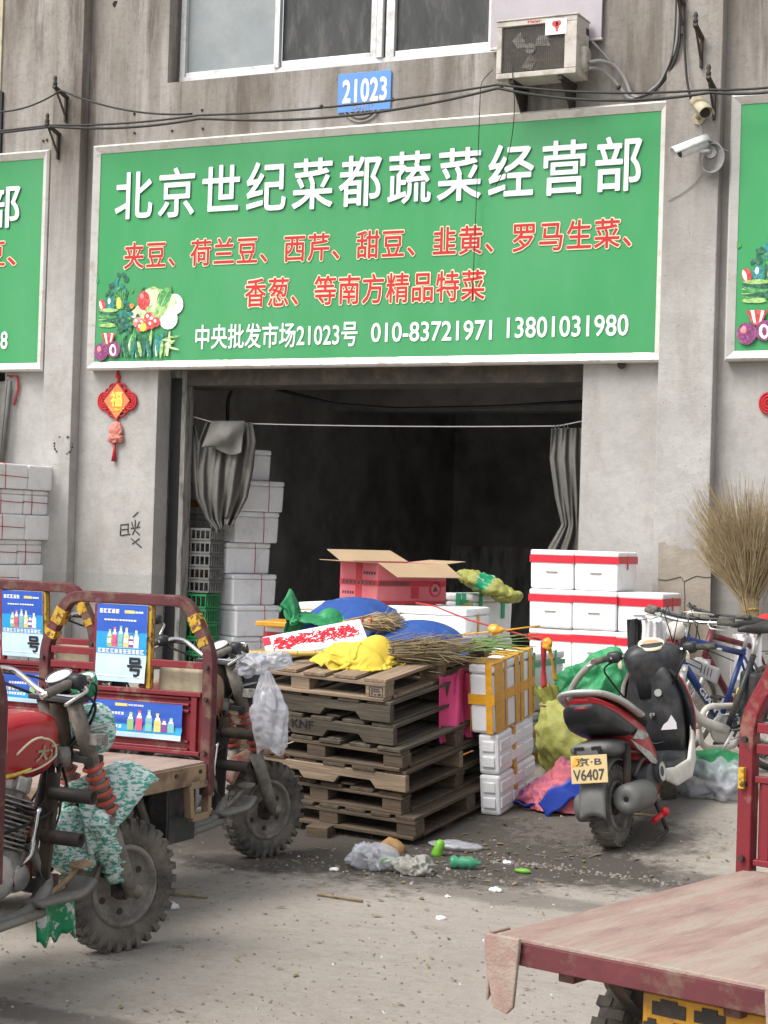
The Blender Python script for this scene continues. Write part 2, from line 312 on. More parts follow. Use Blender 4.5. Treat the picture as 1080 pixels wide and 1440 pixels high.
class MB:
    def __init__(s): s.v = []; s.f = []; s.mi = []; s.sm = []
    def _add(s, vs, fs, mi=0, sm=False, M=None):
        o = len(s.v)
        s.v += [tuple(M @ V(p)) if M else tuple(p) for p in vs]
        for f in fs: s.f.append(tuple(i+o for i in f)); s.mi.append(mi); s.sm.append(sm)
    def box(s, c, d, rz=0, mi=0, rx=0, ry=0, tap=1.0, tapy=None):
        x, y, z = d[0]/2, d[1]/2, d[2]/2; ty = tap if tapy is None else tapy
        vs = [(-x*tap, -y*ty, -z), (x*tap, -y*ty, -z), (x*tap, y*ty, -z), (-x*tap, y*ty, -z), (-x, -y, z), (x, -y, z), (x, y, z), (-x, y, z)]
        M = Matrix.Translation(V(c)) @ Matrix.Rotation(rz, 4, 'Z') @ Matrix.Rotation(ry, 4, 'Y') @ Matrix.Rotation(rx, 4, 'X')
        s._add(vs, [(0, 3, 2, 1), (4, 5, 6, 7), (0, 1, 5, 4), (1, 2, 6, 5), (2, 3, 7, 6), (3, 0, 4, 7)], mi, False, M); return s
    def bb(s, a, b, mi=0):
        return s.box([(a[i]+b[i])/2 for i in range(3)], [abs(b[i]-a[i]) for i in range(3)], mi=mi)
    def bar(s, p0, p1, wd, ht, mi=0, up=V((0, 0, 1))):
        p0 = V(p0); p1 = V(p1); d = (p1-p0); L = d.length; d.normalize()
        if abs(d.dot(up)) > .98: up = V((1, 0, 0))
        sd = d.cross(up).normalized(); u = sd.cross(d)
        vs = []
        for q in (p0, p1):
            for a, b in ((-1, -1), (1, -1), (1, 1), (-1, 1)): vs.append(q + sd*(a*wd/2) + u*(b*ht/2))
        s._add(vs, [(3, 2, 1, 0), (4, 5, 6, 7), (0, 1, 5, 4), (1, 2, 6, 5), (2, 3, 7, 6), (3, 0, 4, 7)], mi); return s
    def tube(s, pts, r, n=8, mi=0, closed=False, sm=True, rot=0, asp=1.0, cap=True):
        pts = [V(p) for p in pts]; N = len(pts)
        rs = r if isinstance(r, (list, tuple)) else [r]*N
        tg = []
        for i in range(N):
            a = pts[i-1] if (i or closed) else pts[0]; b = pts[(i+1) % N] if (i < N-1 or closed) else pts[-1]
            t = b-a
            if t.length < 1e-9: t = V((0, 0, 1))
            tg.append(t.normalized())
        up = V((0, 0, 1)) if abs(tg[0].z) < .9 else V((0, 1, 0))
        u = (up - tg[0]*up.dot(tg[0])).normalized(); vs = []
        for i in range(N):
            u = (u - tg[i]*u.dot(tg[i]))
            u = u.normalized() if u.length > 1e-6 else tg[i].orthogonal().normalized()
            w_ = tg[i].cross(u)
            for k in range(n):
                a = 2*pi*k/n + rot; vs.append(pts[i] + u*(cos(a)*rs[i]) + w_*(sin(a)*rs[i]*asp))
        fs = []
        for i in range(N if closed else N-1):
            j = (i+1) % N
            for k in range(n): fs.append((i*n+k, i*n+(k+1) % n, j*n+(k+1) % n, j*n+k))
        s._add(vs, fs, mi, sm and n > 4)
        if cap and not closed: s._add(vs[:n], [tuple(range(n))[::-1]], mi); s._add(vs[-n:], [tuple(range(n))], mi)
        return s
    def cyl(s, p0, p1, r, r1=None, n=14, mi=0): return s.tube([p0, p1], [r, r if r1 is None else r1], n, mi)
    def lathe(s, prof, c, ax, n=32, mi=0, closed=False):
        ax = V(ax).normalized(); u = ax.orthogonal().normalized(); w_ = ax.cross(u); c = V(c); vs = []
        m_ = len(prof)
        for k in range(n):
            a = 2*pi*k/n; d = u*cos(a) + w_*sin(a)
            for (r, h) in prof: vs.append(c + d*r + ax*h)
        fs = []
        for k in range(n):
            k2 = (k+1) % n
            for j in range(m_ if closed else m_-1):
                j2 = (j+1) % m_; fs.append((k*m_+j, k2*m_+j, k2*m_+j2, k*m_+j2))
        s._add(vs, fs, mi, True); return s
    def prism(s, poly, O, U, Wd, t, mi=0, side=None):
        O = V(O); U = V(U); Wd = V(Wd); N = U.cross(Wd).normalized(); n = len(poly)
        a = [O + U*p[0] + Wd*p[1] for p in poly]; b = [q + N*t for q in a]
        s._add(a+b, [tuple(range(n))[::-1], tuple(range(n, 2*n))], mi)
        s._add(a+b, [(i, (i+1) % n, n+(i+1) % n, n+i) for i in range(n)], mi if side is None else side); return s
    def grid(s, fn, nu, nv, mi=0, mifn=None, closed=False):
        vs = [fn(i/nu, j/nv) for i in range(nu+1) for j in range(nv+1)]
        for i in range(nu):
            for j in range(nv):
                pass
        o = len(s.v); s.v += [tuple(p) for p in vs]
        for i in range(nu):
            for j in range(nv):
                a = o+i*(nv+1)+j; s.f.append((a, a+nv+1, a+nv+2, a+1)); s.mi.append(mifn((i+.5)/nu, (j+.5)/nv) if mifn else mi); s.sm.append(True)
        return s
    def ball(s, c, r, n=14, m_=9, mi=0, fn=None, M=None, e=1.0):
        r = (r, r, r) if isinstance(r, (int, float)) else r; vs = []
        pw = lambda t: math.copysign(abs(t)**e, t)
        for i in range(m_+1):
            th = pi*i/m_
            for k in range(n):
                a = 2*pi*k/n; d = V((pw(sin(th)*cos(a)), pw(sin(th)*sin(a)), pw(cos(th)))); q = V((d.x*r[0], d.y*r[1], d.z*r[2]))
                if fn: q = fn(q, d)
                if M: q = M @ q
                vs.append(V(c)+q)
        fs = []
        for i in range(m_):
            for k in range(n): fs.append((i*n+k, (i+1)*n+k, (i+1)*n+(k+1) % n, i*n+(k+1) % n))
        s._add(vs, fs, mi, True); return s
    def build(s, name, mats, parent=None, bevel=0, sub=0, solid=0, label=None, cat=None, group=None, kind=None):
        me = bpy.data.meshes.new(name); me.from_pydata(s.v, [], s.f)
        mats = mats if isinstance(mats, (list, tuple)) else [mats]
        for k in mats: me.materials.append(MT[k] if isinstance(k, str) else k)
        me.polygons.foreach_set('material_index', s.mi); me.polygons.foreach_set('use_smooth', s.sm)
        bm = bmesh.new(); bm.from_mesh(me); bmesh.ops.remove_doubles(bm, verts=bm.verts, dist=1e-5)
        bmesh.ops.recalc_face_normals(bm, faces=bm.faces); bm.to_mesh(me); bm.free()
        me.update()
        o = bpy.data.objects.new(name, me); sc.collection.objects.link(o)
        par(o, parent)
        if solid: md = o.modifiers.new('solid', 'SOLIDIFY'); md.thickness = solid; md.offset = 0
        if bevel: md = o.modifiers.new('bevel', 'BEVEL'); md.width = bevel; md.segments = 2; md.limit_method = 'ANGLE'; md.angle_limit = R(40); md.harden_normals = False
        if sub: md = o.modifiers.new('sub', 'SUBSURF'); md.levels = sub; md.render_levels = sub
        return tag(o, label, cat, group, kind)
def fil(pts, r, n=5):
    pts = [V(p) for p in pts]; out = [pts[0]]
    for i in range(1, len(pts)-1):
        a, b, c = pts[i-1], pts[i], pts[i+1]; d1 = (a-b); d2 = (c-b); k = min(r, d1.length*.45, d2.length*.45)
        p, q = b + d1.normalized()*k, b + d2.normalized()*k
        for j in range(n+1):
            t = j/n; out.append(p*(1-t)**2 + b*(2*t*(1-t)) + q*t*t)
    out.append(pts[-1]); return out
def sag(a, b, d, n=14):
    a = V(a); b = V(b); return [a.lerp(b, t/n) - V((0, 0, d*4*(t/n)*(1-t/n))) for t in range(n+1)]
def fbm(p, f=1.0, o=4): return NZ.fractal(V(p)*f, .6, 2.1, o)
def rid(p, f=1.0): return 1-abs(NZ.noise(V(p)*f))*2
def blob(mb, c, r, seed, amp=.18, fr=5, mi=0, flat=None, shape=None, mifn=None, sub=5):
    bm = bmesh.new(); bmesh.ops.create_icosphere(bm, subdivisions=sub, radius=1)
    o = len(mb.v); sd = V((seed*3.1, seed*1.7, seed*.9))
    for v in bm.verts:
        d = v.co.normalized(); q = V((d.x*r[0], d.y*r[1], d.z*r[2]))
        if shape: q = shape(q, d)
        wq = q + NZ.noise_vector((q+sd)*fr*.6)*.09
        k = rid(wq+sd, fr)*.55 + rid(wq*1.3-sd, fr*1.9)*.32 + rid(wq*.8+sd*2, fr*3.7)*.17
        q = q + d*(amp*1.35*(k-.35)*min(r))
        q = V(c)+q
        if flat is not None and q.z < flat: q.z = flat + (q.z-flat)*.03
        v.co = q
    bm.verts.ensure_lookup_table()
    mb.v += [tuple(v.co) for v in bm.verts]
    for f in bm.faces:
        mb.f.append(tuple(v.index+o for v in f.verts)); mb.mi.append(mifn(f.calc_center_median()) if mifn else mi); mb.sm.append(True)
    bm.free(); return mb
def text_mesh(body, bold=.02, ext=0.0, sp=1.0):
    cu = bpy.data.curves.new('t', 'FONT'); cu.body = body; cu.size = 1; cu.extrude = ext; cu.space_character = sp; cu.resolution_u = 3; cu.fill_mode = 'FRONT' if ext == 0 else 'BOTH'
    o = bpy.data.objects.new('t', cu); sc.collection.objects.link(o)
    dg = bpy.context.evaluated_depsgraph_get(); me = bpy.data.meshes.new_from_object(o.evaluated_get(dg))
    bpy.data.objects.remove(o); bpy.data.curves.remove(cu)
    if bold:      # heavier strokes: the outline laid down several times, a hair apart in depth
        vs = [v.co.copy() for v in me.vertices]; fs = [tuple(p.vertices) for p in me.polygons]; n = len(vs); V2 = []; F2 = []
        for k in range(9):
            a = k*pi/4; d = V((0, 0, 0)) if k == 8 else V((cos(a)*bold, sin(a)*bold, 0))
            V2 += [v+d+V((0, 0, .012*k)) for v in vs]; F2 += [tuple(i+n*k for i in f) for f in fs]
        me = bpy.data.meshes.new('t'); me.from_pydata(V2, [], F2)
    return me
def text_on(name, body, O, U, Wd, wd, ht, mats, parent, bold=.02, ext=0.0, sp=1.0, fn=None, label=None, slant=0, lift=0.0, ref=None):
    """lettering whose box (wd x ht) starts at O and runs along U, up Wd; ext = real thickness in metres"""
    me = text_mesh(body, bold, .5 if ext else 0, sp); O = V(O); U = V(U).normalized(); Wd = V(Wd).normalized(); N = U.cross(Wd)
    xs = [v.co.x for v in me.vertices]; ys = [v.co.y for v in me.vertices]
    x0, x1, y0, y1 = ref or (min(xs), max(xs), min(ys), max(ys))
    for v in me.vertices:
        a = (v.co.x-x0)/(x1-x0)*wd; b = (v.co.y-y0)/(y1-y0)*ht; a += b*slant
        q = O + U*a + Wd*b + N*((ext or .004)*(v.co.z+(.5 if ext else 0)) + lift)
        if fn: q = fn(q)
        v.co = q
    me.materials.clear()
    for k in mats: me.materials.append(MT[k])
    if len(mats) > 1:
        for p in me.polygons: p.material_index = 0 if abs(p.normal.dot(N)) > .7 else 1
    else:
        for p in me.polygons: p.material_index = 0
    me.update()
    o = bpy.data.objects.new(name, me); sc.collection.objects.link(o)
    par(o, parent)
    if label: o['label'] = label
    return o, (x0, x1, y0, y1)
import numpy as np
def cloth_sim(p, ru, rv, steps=160, H=None, pins=None, wind=0, seed=0, it=6, fric=.5, grav=.0022):
    """let a sheet fall and fold: p (n, m, 3) start points, ru / rv rest lengths of its edges, H(x, y) what it lies on"""
    p = np.array(p, float); q = p.copy(); rg = np.random.RandomState(seed); p += rg.normal(0, .0015, p.shape)
    rd = (ru*ru+rv*rv)**.5
    def con(A, B, r, k=.5):
        d = B-A; l = np.sqrt((d*d).sum(-1, keepdims=True))+1e-9; c = d*((l-r)/l*k); A += c; B -= c
    pin0 = p[pins].copy() if pins is not None else None
    for t in range(steps):
        v = (p-q)*.97; q = p.copy(); p = p+v; p[..., 2] -= grav
        for k in range(it):
            for o in (0, 1):
                n = (p.shape[0]-o)//2*2; con(p[o:o+n:2], p[o+1:o+n:2], ru)
                n = (p.shape[1]-o)//2*2; con(p[:, o:o+n:2], p[:, o+1:o+n:2], rv)
            for o in (0, 1):
                n = (p.shape[0]-o)//2*2; con(p[o:o+n:2, :-1], p[o+1:o+n:2, 1:], rd, .3); con(p[o:o+n:2, 1:], p[o+1:o+n:2, :-1], rd, .3)
            d = p[2:]-p[:-2]; l = np.sqrt((d*d).sum(-1, keepdims=True))+1e-9; c = d*(np.minimum(0, l-ru*1.5)/l*.12); p[:-2] += c; p[2:] -= c
            d = p[:, 2:]-p[:, :-2]; l = np.sqrt((d*d).sum(-1, keepdims=True))+1e-9; c = d*(np.minimum(0, l-rv*1.5)/l*.12); p[:, :-2] += c; p[:, 2:] -= c
            if pins is not None: p[pins] = pin0
        if H is not None:
            h = H(p[..., 0], p[..., 1])+.006; m_ = p[..., 2] < h; p[..., 2] = np.where(m_, h, p[..., 2])
            q[..., 0] = np.where(m_, q[..., 0]*(1-fric)+p[..., 0]*fric, q[..., 0]); q[..., 1] = np.where(m_, q[..., 1]*(1-fric)+p[..., 1]*fric, q[..., 1]); q[..., 2] = np.where(m_, p[..., 2], q[..., 2])
    return p
def sheet_from(name, p, mat, solid=.004, sub=1, **kw):
    n, m_ = p.shape[:2]; mb = MB(); mb.grid(lambda u, v: V(p[int(round(u*(n-1))), int(round(v*(m_-1)))]), n-1, m_-1); return mb.build(name, mat, solid=solid, sub=sub, **kw)
def quadgrid(q, n, m_, noise=0, seed=1, fr=4):
    q = [V(x) for x in q]; out = np.zeros((n, m_, 3))
    for i in range(n):
        for j in range(m_):
            u, v = i/(n-1), j/(m_-1); x = q[0].lerp(q[1], u).lerp(q[3].lerp(q[2], u), v)
            out[i, j] = x + NZ.noise_vector(V((u*fr+seed, v*fr, seed*1.7)))*noise
    return out
X_, Y_, Z_ = V((1, 0, 0)), V((0, 1, 0)), V((0, 0, 1))
# ================================================================== SETTING
mb = MB(); gp_ = [(-60, 0), (RY0-.12, 0), (RY0+.12, .0156), (RY0+RTOP/RSL-.12, RTOP-.0156), (RY0+RTOP/RSL+.12, RTOP), (60, RTOP)]
mb._add([(x, y, z) for y, z in gp_ for x in (-80, 70)], [(2*k, 2*k+1, 2*k+3, 2*k+2) for k in range(5)])
stains = [(G(640, 1205), 1.5, .55, .95), (G(520, 1190), 1.6, 1.1, .95), (G(880, 1235), 1.3, .28, .7), (G(760, 1165), 1.0, .6, .75), (G(300, 1190), 2.0, .55, .8), (G(700, 1260), .9, .18, .45), (G(40, 1425), .8, .12, .6)]
mb.build('ground', ground_mat(stains), kind='structure')

# ------------------------------------------------------------------ the building
bld = wroot('shop_building', (-8, 0, 0), 'grey stained concrete shop building with a wide open bay and pilasters', 'building')
TH = .24; OL, OR, OT = W(220, 600).x, W(818, 600).x, 3.42
WL, WR, WB, WT = OL, -6.1, 6.31, 9.2
PLa, PLb, PRa, PRb = W(67, 360, -.14).x, -11.45, -5.12, -4.62
NR = W(5, 600).x      # right edge of the neighbour's bay
mb = MB()
def wallbox(x0, x1, z0, z1, y0=0.0, y1=TH): mb.bb((x0, y0, z0), (x1, y1, z1))
wallbox(-30, -16, -.1, 9.5); wallbox(-16, NR, 3.42, 9.5); wallbox(NR, OL, -.1, 9.5)
wallbox(OL, OR, OT, WB); wallbox(OR, 3, -.1, WB); wallbox(WR, 3, WB, 9.5)
mb.bb((WL, 0, WT), (WR, TH, 9.5))
mb.build('facade', 'wall', bld)
for a, b in ((PLa, PLb), (PRa, PRb)):
    MB().bb((a, -.14, -.1), (b, -.002, 9.5)).build('pilaster', 'wall', bld, bevel=.008)
# room behind: side walls, back wall, ceiling
mb = MB(); mb.bb((-20, 9.5, 0), (3, 9.7, 5)); mb.bb((-11.55, TH+.003, 0), (-11.4, 9.5, 5)); mb.bb((-4.9, TH+.003, 0), (-4.75, 9.5, 5)); mb.bb((-20, TH+.003, 0), (-19.8, 9.5, 5))
mb.build('inner_wall', 'dark_wall', bld)
MB().bb((-20, TH+.003, 3.95), (3, 9.7, 4.1)).build('ceiling', 'dark_wall', bld)
MB().bb((-11.4, 9.46, 0), (-4.9, 9.497, 1.62)).build('dado', 'dark_dado', bld)
mb = MB(); mb._add([(-19.8, TH, RTOP+.006), (2.9, TH, RTOP+.006), (2.9, 9.5, RTOP+.006), (-19.8, 9.5, RTOP+.006)], [(0, 1, 2, 3)]); mb.build('shop_floor', 'dark_wall', bld)
mb = MB(); mb.bb((OL+.02, TH+.02, 3.22), (OR+.3, TH+.34, 3.40)); mb.bb((OL+.02, TH+.36, 3.22), (OR+.3, TH+.6, 3.5)); mb.build('shutter_box', 'ac_dark', bld, bevel=.01)
mb = MB(); mb.bb((-11.4, 2.6, 3.45), (-4.9, 2.95, 3.94)); mb.bb((-11.4, 5.6, 3.35), (-4.9, 5.95, 3.94)); mb.build('ceiling_beam', 'dark_wall', bld)
mb = MB(); mb.bb((W(242, 600, .3).x, TH+.015, 0), (W(264, 600, .3).x, TH+.16, 3.38)); mb.build('door_jamb', 'jamb', bld, bevel=.006)
mb = MB(); mb.bb((OL+.01, TH+.005, 0), (OL+.13, TH+.014, 3.3)); mb.build('gap_shade', 'black', bld)  # black strip standing in for the shade in the gap beside the jamb
# window of the upper floor (glass set back in the wall)
mb = MB(); yf = .20
def vx(px, py=60): return W(px, py, yf).x
zb = W(330, 107, yf).z
fr = []
for a, b, y in ((256, 263, 0), (389, 396, -.02), (523, 531, 0), (533, 541, -.03), (544, 556, 0), (688, 697, 0), (711, 724, -.02)):
    mb.bb((vx(a), yf-.03+y, zb+.03), (vx(b), yf+.03+y, 9.15))
mb.bb((vx(256), yf-.035, zb-.02), (WR, yf+.032, zb+.03)); mb.bb((vx(264), yf-.02, zb+.031), (vx(389), yf+.02, zb+.075)); mb.bb((vx(397), yf-.015, zb+.031), (vx(522), yf+.02, zb+.10)); mb.bb((vx(557), yf-.015, zb+.031), (vx(687), yf+.02, zb+.09))
wf = mb.build('window', 'win_frame', bld, bevel=.004)
MB().bb((vx(262), yf+.022, zb+.03), (vx(391), yf+.028, 9.15)).build('pane', 'win_grey', wf)
MB().bb((vx(396), yf+.022, zb+.03), (vx(690), yf+.029, 9.15)).build('pane', 'win_dark', wf)
MB().bb((vx(697), yf+.022, zb+.03), (WR+.0, yf+.027, 9.15)).build('pane', 'win_grey', wf)
MB().bb((WL, .10, WB-.0), (WR, TH-.002, WB+.02)).build('window_sill', 'relief', bld)
# lilac board fixed in the right end of the window
mb = MB(); mb.bb((W(832, 40, -.05).x-1.0, -.055, W(838, 55).z), (W(846, 40, -.05).x, -.03, 8.6)); lb = mb.build('window_board', 'lilac', bld, bevel=.003)
MB().bb((W(832, 40, -.05).x-1.0, -.06, W(838, 59).z), (W(847, 40, -.05).x, -.025, W(838, 55).z-.002)).build('board_edge', 'alu', bld, bevel=.003)
# neighbouring window at the left rim
mb = MB(); mb.bb((-14.2, -.02, W(3, 128).z), (W(4, 60).x, .005, 7.6)); mb.build('louvre_panel', 'v_yellow' if False else 'cctv_cream', bld)
MB().bb((-14.2, -.03, W(3, 240).z), (W(4, 180).x, .002, W(3, 130).z)).build('dark_panel', 'black', bld)  # plain black panel below the cream one
# exposed plaster patch and its crack, low on the right pilaster
def pp(px, py, Y): q = W(px, py, Y); return (q.x, q.z)
poly = [pp(x, y, -.143) for x, y in ((926, 764), (934, 762), (941, 769), (952, 767), (960, 772), (972, 771), (981, 774), (1000, 773), (999, 830), (998, 900), (997, 1060), (922, 1060), (924, 900), (925, 830))]
MB().prism(poly, (0, -.1435, 0), X_, Z_, -.0).build('plaster_patch', 'plaster', bld) if False else MB().prism(poly[::-1], (0, -.1405, 0), X_, Z_, .004).build('plaster_patch', 'plaster', bld)
mb = MB(); ck = [V((W(x, y, -.147).x, -.147, W(x, y, -.147).z)) for x, y in ((926, 815), (938, 816), (950, 813), (957, 811), (962, 818), (972, 813), (980, 810), (990, 812), (999, 812))]
mb.tube(ck, .004, 4); mb.tube([W(962, 818, -.147), W(963, 840, -.147), W(962, 900, -.147)], .003, 4); mb.build('crack', 'paint_black', bld)
# scratched graffiti strokes, worn ring mark, nail holes
mb = MB()
for st in (((170, 737), (169, 753)), ((170, 738), (181, 737)), ((180, 737), (180, 750)), ((171, 745), (180, 744)), ((170, 753), (183, 751)), ((185, 734), (187, 741)), ((190, 731), (190, 741)), ((196, 733), (193, 741)), ((184, 743), (197, 741)), ((190, 743), (186, 752)), ((190, 746), (196, 752)), ((187, 727), (194, 720)), ((184, 757), (199, 770)), ((196, 757), (186, 765))):
    mb.tube([W(*st[0], -.004), W(*st[1], -.004)], .006, 5)
mb.build('graffiti', 'paint_black', bld)
mb = MB()
for k in (0, 1, 2, 3, 12, 13, 14, 15, 16, 6, 9):
    a = k*pi/10+2.3; q = W(89+13*cos(a), 626+13*sin(a), -.143); q2 = W(89+13*cos(a+.2), 626+13*sin(a+.2), -.143); mb.tube([q, q2], .008+.004*sin(k*3), 5)
mb.build('ring_mark', 'paint_black', bld)
mb = MB()
for x, y in ((189, 160), (284, 155), (189, 187), (242, 184), (285, 181), (61, 198), (66, 197), (96, 190)): mb.cyl(W(x, y, .0), W(x, y, -.012), .014, n=8)
mb.cyl(W(163, 6, .0), W(163, 6, -.004), .035, n=12); mb.build('bolt_hole', 'paint_black', bld)
# round relief emblem half hidden behind the number plate
mb = MB(); ec = W(510, 139, 0)
for rr in (.225, .185): mb.tube([ec + V((rr*cos(a*pi/16), -.012, rr*sin(a*pi/16))) for a in range(32)], .011, 6, closed=True)
mb.cyl(ec, ec - Y_*.008, .17, n=28)
for k in range(9):
    a = -pi*(k+.5)/9; mb.tube([ec + V((.05*cos(a), -.012, .05*sin(a))), ec + V((.10*cos(a+.25), -.014, .10*sin(a+.25))), ec + V((.15*cos(a-.1), -.012, .15*sin(a-.1)))], .012, 5)
mb.build('round_emblem', 'relief', bld)
mb = MB(); mb.cyl(W(874, 513, -.02), W(874, 513, -.06), .04, n=10); mb.build('drain_stub', 'bracket', bld)

# ------------------------------------------------------------------ signboards
SY = -.105
def veg_picture(name, O, s, parent, clip=9):
    """flat printed picture of vegetables; local units are photo pixels, s metres each"""
    mats = ['v_dgreen', 'v_green', 'v_lgreen', 'v_pale', 'v_white', 'v_red', 'v_pink', 'v_purple', 'v_yellow', 'v_teal', 'v_orange']; ix = {k: i for i, k in enumerate(mats)}
    mb = MB(); lay = [0.0012]; rr = random.Random(5)
    def poly(pts, k):
        pts = [(min(x, clip*1e9), y) for x, y in pts]
        lay[0] += .00012; mb._add([O + X_*(x*s) + Z_*(y*s*.9) - Y_*lay[0] for x, y in pts], [tuple(range(len(pts)))], ix[k])
    def ell(cx, cy, a, b, k, rot=0, n=18, wob=0):
        poly([(cx + a*cos(t*2*pi/n)*cos(rot)*(1+wob*sin(t*5)) - b*sin(t*2*pi/n)*sin(rot), cy + a*cos(t*2*pi/n)*sin(rot) + b*sin(t*2*pi/n)*cos(rot)*(1+wob*cos(t*4))) for t in range(n)], k)
    def leaf(x, y, L, wd, ang, k, mid=None):
        d = (cos(ang), sin(ang)); n_ = (-d[1], d[0]); pts = []
        for t in range(9): u = t/8; q = wd*sin(pi*u)**.7; pts.append((x+d[0]*L*u+n_[0]*q, y+d[1]*L*u+n_[1]*q))
        for t in range(7, 0, -1): u = t/8; q = -wd*sin(pi*u)**.7; pts.append((x+d[0]*L*u+n_[0]*q, y+d[1]*L*u+n_[1]*q))
        poly(pts, k)
        if mid: poly([(x+n_[0]*.4, y+n_[1]*.4), (x+d[0]*L*.9, y+d[1]*L*.9), (x-n_[0]*.4, y-n_[1]*.4)], mid)
    for k in range(26):   # parsley head
        ell(22+rr.gauss(8, 9), 100+rr.gauss(3, 8), rr.uniform(2, 5), rr.uniform(1.5, 4), rr.choice(['v_dgreen', 'v_teal', 'v_dgreen', 'v_green']), rr.random()*3, 9, .2)
    for k in range(6): poly([(30+k*1.5, 72), (26+k*3.5, 96), (28+k*3.5, 96), (32+k*1.5, 72)], rr.choice(['v_dgreen', 'v_green']))
    ell(8, 78, 5, 8, 'v_red', .2); ell(6, 78, 2, 6, 'v_white', .3); ell(20, 80, 7, 9, 'v_teal', .1); ell(18, 83, 2, 4, 'v_white'); ell(32, 80, 4, 8, 'v_yellow', .1); ell(27, 83, 2, 7, 'v_dgreen')
    for k in range(14): leaf(2+rr.uniform(0, 4), 50+k*1.6, rr.uniform(24, 32), 2.6, rr.uniform(-.25, .35), rr.choice(['v_green', 'v_dgreen', 'v_lgreen', 'v_green']))
    ell(82, 76, 20, 24, 'v_lgreen', 0, 20, .06); ell(78, 80, 17, 18, 'v_pale', .2, 20, .08); ell(70, 62, 22, 17, 'v_pale', .3, 20, .1)
    for k in range(5): leaf(58+k*5, 50, 34, 4, 1.0+.22*k, 'v_lgreen' if k % 2 else 'v_pale', 'v_white')
    ell(68, 82, 9, 13, 'v_red', .1); ell(65, 88, 3, 4, 'v_pink'); ell(50, 75, 5, 3.5, 'v_orange', .5); leaf(64, 94, 8, 1.5, .9, 'v_dgreen')
    ell(80, 68, 9, 8, 'v_lgreen'); ell(83, 71, 5, 5, 'v_pale')
    leaf(89, 72, 20, 3, 1.5, 'v_dgreen')
    ell(112, 76, 12, 14, 'v_white', .2); ell(104, 56, 13, 13, 'v_white', -.3); ell(108, 79, 7, 9, 'v_pale', .2)
    leaf(88, 56, 46, 9, 1.25, 'v_lgreen', 'v_pale'); leaf(92, 72, 32, 8, 1.15, 'v_green', 'v_pale')
    for k in range(40):   # broccoli
        ell(44+rr.gauss(0, 7), 58+rr.gauss(0, 10), rr.uniform(2, 4.5), rr.uniform(2, 4), rr.choice(['v_dgreen', 'v_dgreen', 'v_teal', 'v_dgreen', 'v_green']), 0, 9, .15)
    for x, y in ((60, 54), (68, 52), (76, 60), (82, 56), (87, 53), (80, 50), (72, 48), (65, 47)): ell(x, y, 6, 6.5, rr.choice(['v_pink', 'v_red', 'v_pink'])); ell(x-1.5, y+1.5, 2, 2.4, 'v_white')
    ell(69, 47, 5, 6, 'v_yellow')
    for k in range(26): leaf(40+k*2.4+rr.uniform(-2, 2), 4+rr.uniform(0, 6), rr.uniform(22, 38), 2.4, 1.57+rr.uniform(-.35, .25), rr.choice(['v_green', 'v_dgreen', 'v_lgreen', 'v_teal', 'v_pale', 'v_dgreen']))
    poly([(103, 8), (106, 40), (108, 40), (106, 8)], 'v_pale')
    for k in range(8): leaf(96+rr.uniform(0, 6), 26+rr.uniform(-6, 8), rr.uniform(8, 22), 1.3, rr.uniform(-.4, .4), rr.choice(['v_pale', 'v_lgreen', 'v_green']))
    poly([(9, 40), (16, 24), (24, 24), (30, 40)], 'v_red'); poly([(13, 40), (17, 26), (19, 26), (17, 40)], 'v_white'); poly([(24, 40), (22, 26), (23.5, 26), (27, 39)], 'v_white')
    ell(10, 15, 10, 12, 'v_purple'); ell(7, 19, 3, 4, 'v_pink'); ell(28, 18, 10, 11, 'v_purple'); ell(27, 17, 5, 8, 'v_white', .1); ell(27.5, 17, 2.4, 5, 'v_purple', .1)
    mb.build(name, mats, parent)
def signboard(x0, x1, z0, z1, label):
    rt = wroot('signboard', ((x0+x1)/2, 0, z0), label, 'shop sign', 'green signboards over the bays')
    b = .085
    MB().bb((x0+.02, SY+.004, z0+.02), (x1-.02, -.005, z1-.02)).build('panel', 'sign_green', rt)
    mb = MB(); y0, y1 = -.14, SY+.002    # mitred bevel frame
    o = [(x0, z0), (x1, z0), (x1, z1), (x0, z1)]; i_ = [(x0+b, z0+b), (x1-b, z0+b), (x1-b, z1-b), (x0+b, z1-b)]; md = [(x0+.02, z0+.02), (x1-.02, z0+.02), (x1-.02, z1-.02), (x0+.02, z1-.02)]
    for k in range(4):
        j = (k+1) % 4
        vs = [(o[k][0], -.002, o[k][1]), (o[j][0], -.002, o[j][1]), (o[j][0], -.12, o[j][1]), (o[k][0], -.12, o[k][1]), (md[k][0], y0, md[k][1]), (md[j][0], y0, md[j][1]), (i_[k][0], SY-.001, i_[k][1]), (i_[j][0], SY-.001, i_[j][1])]
        mb._add(vs, [(0, 1, 2, 3), (3, 2, 5, 4), (4, 5, 7, 6)])
    mb.build('frame', 'alu', rt)
    return rt
def wl(root, body, p_l, p_r, z0, z1, kind, sp=1.0, ref=None):
    """one line of raised lettering from pixel p_l to p_r"""
    a = W(*p_l, SY).x; b = W(*p_r, SY).x
    if kind == 'white': return text_on('lettering', body, (a, SY-.001, z0), X_, Z_, b-a, z1-z0, ['letter_white', 'letter_side'], root, .013, .011, sp)
    if kind == 'small': return text_on('lettering', body, (a, SY-.001, z0), X_, Z_, b-a, z1-z0, ['print_white'], root, .014, .002, sp)
    _, rf = text_on('letter_outline', body, (a-.012, SY-.001, z0-.012), X_, Z_, b-a+.024, z1-z0+.024, ['letter_cream'], root, .045, .002, sp)
    text_on('lettering', body, (a, SY-.003, z0), X_, Z_, b-a, z1-z0, ['letter_red'], root, .012, .002, sp)
def zz(px, py): return W(px, py, SY).z
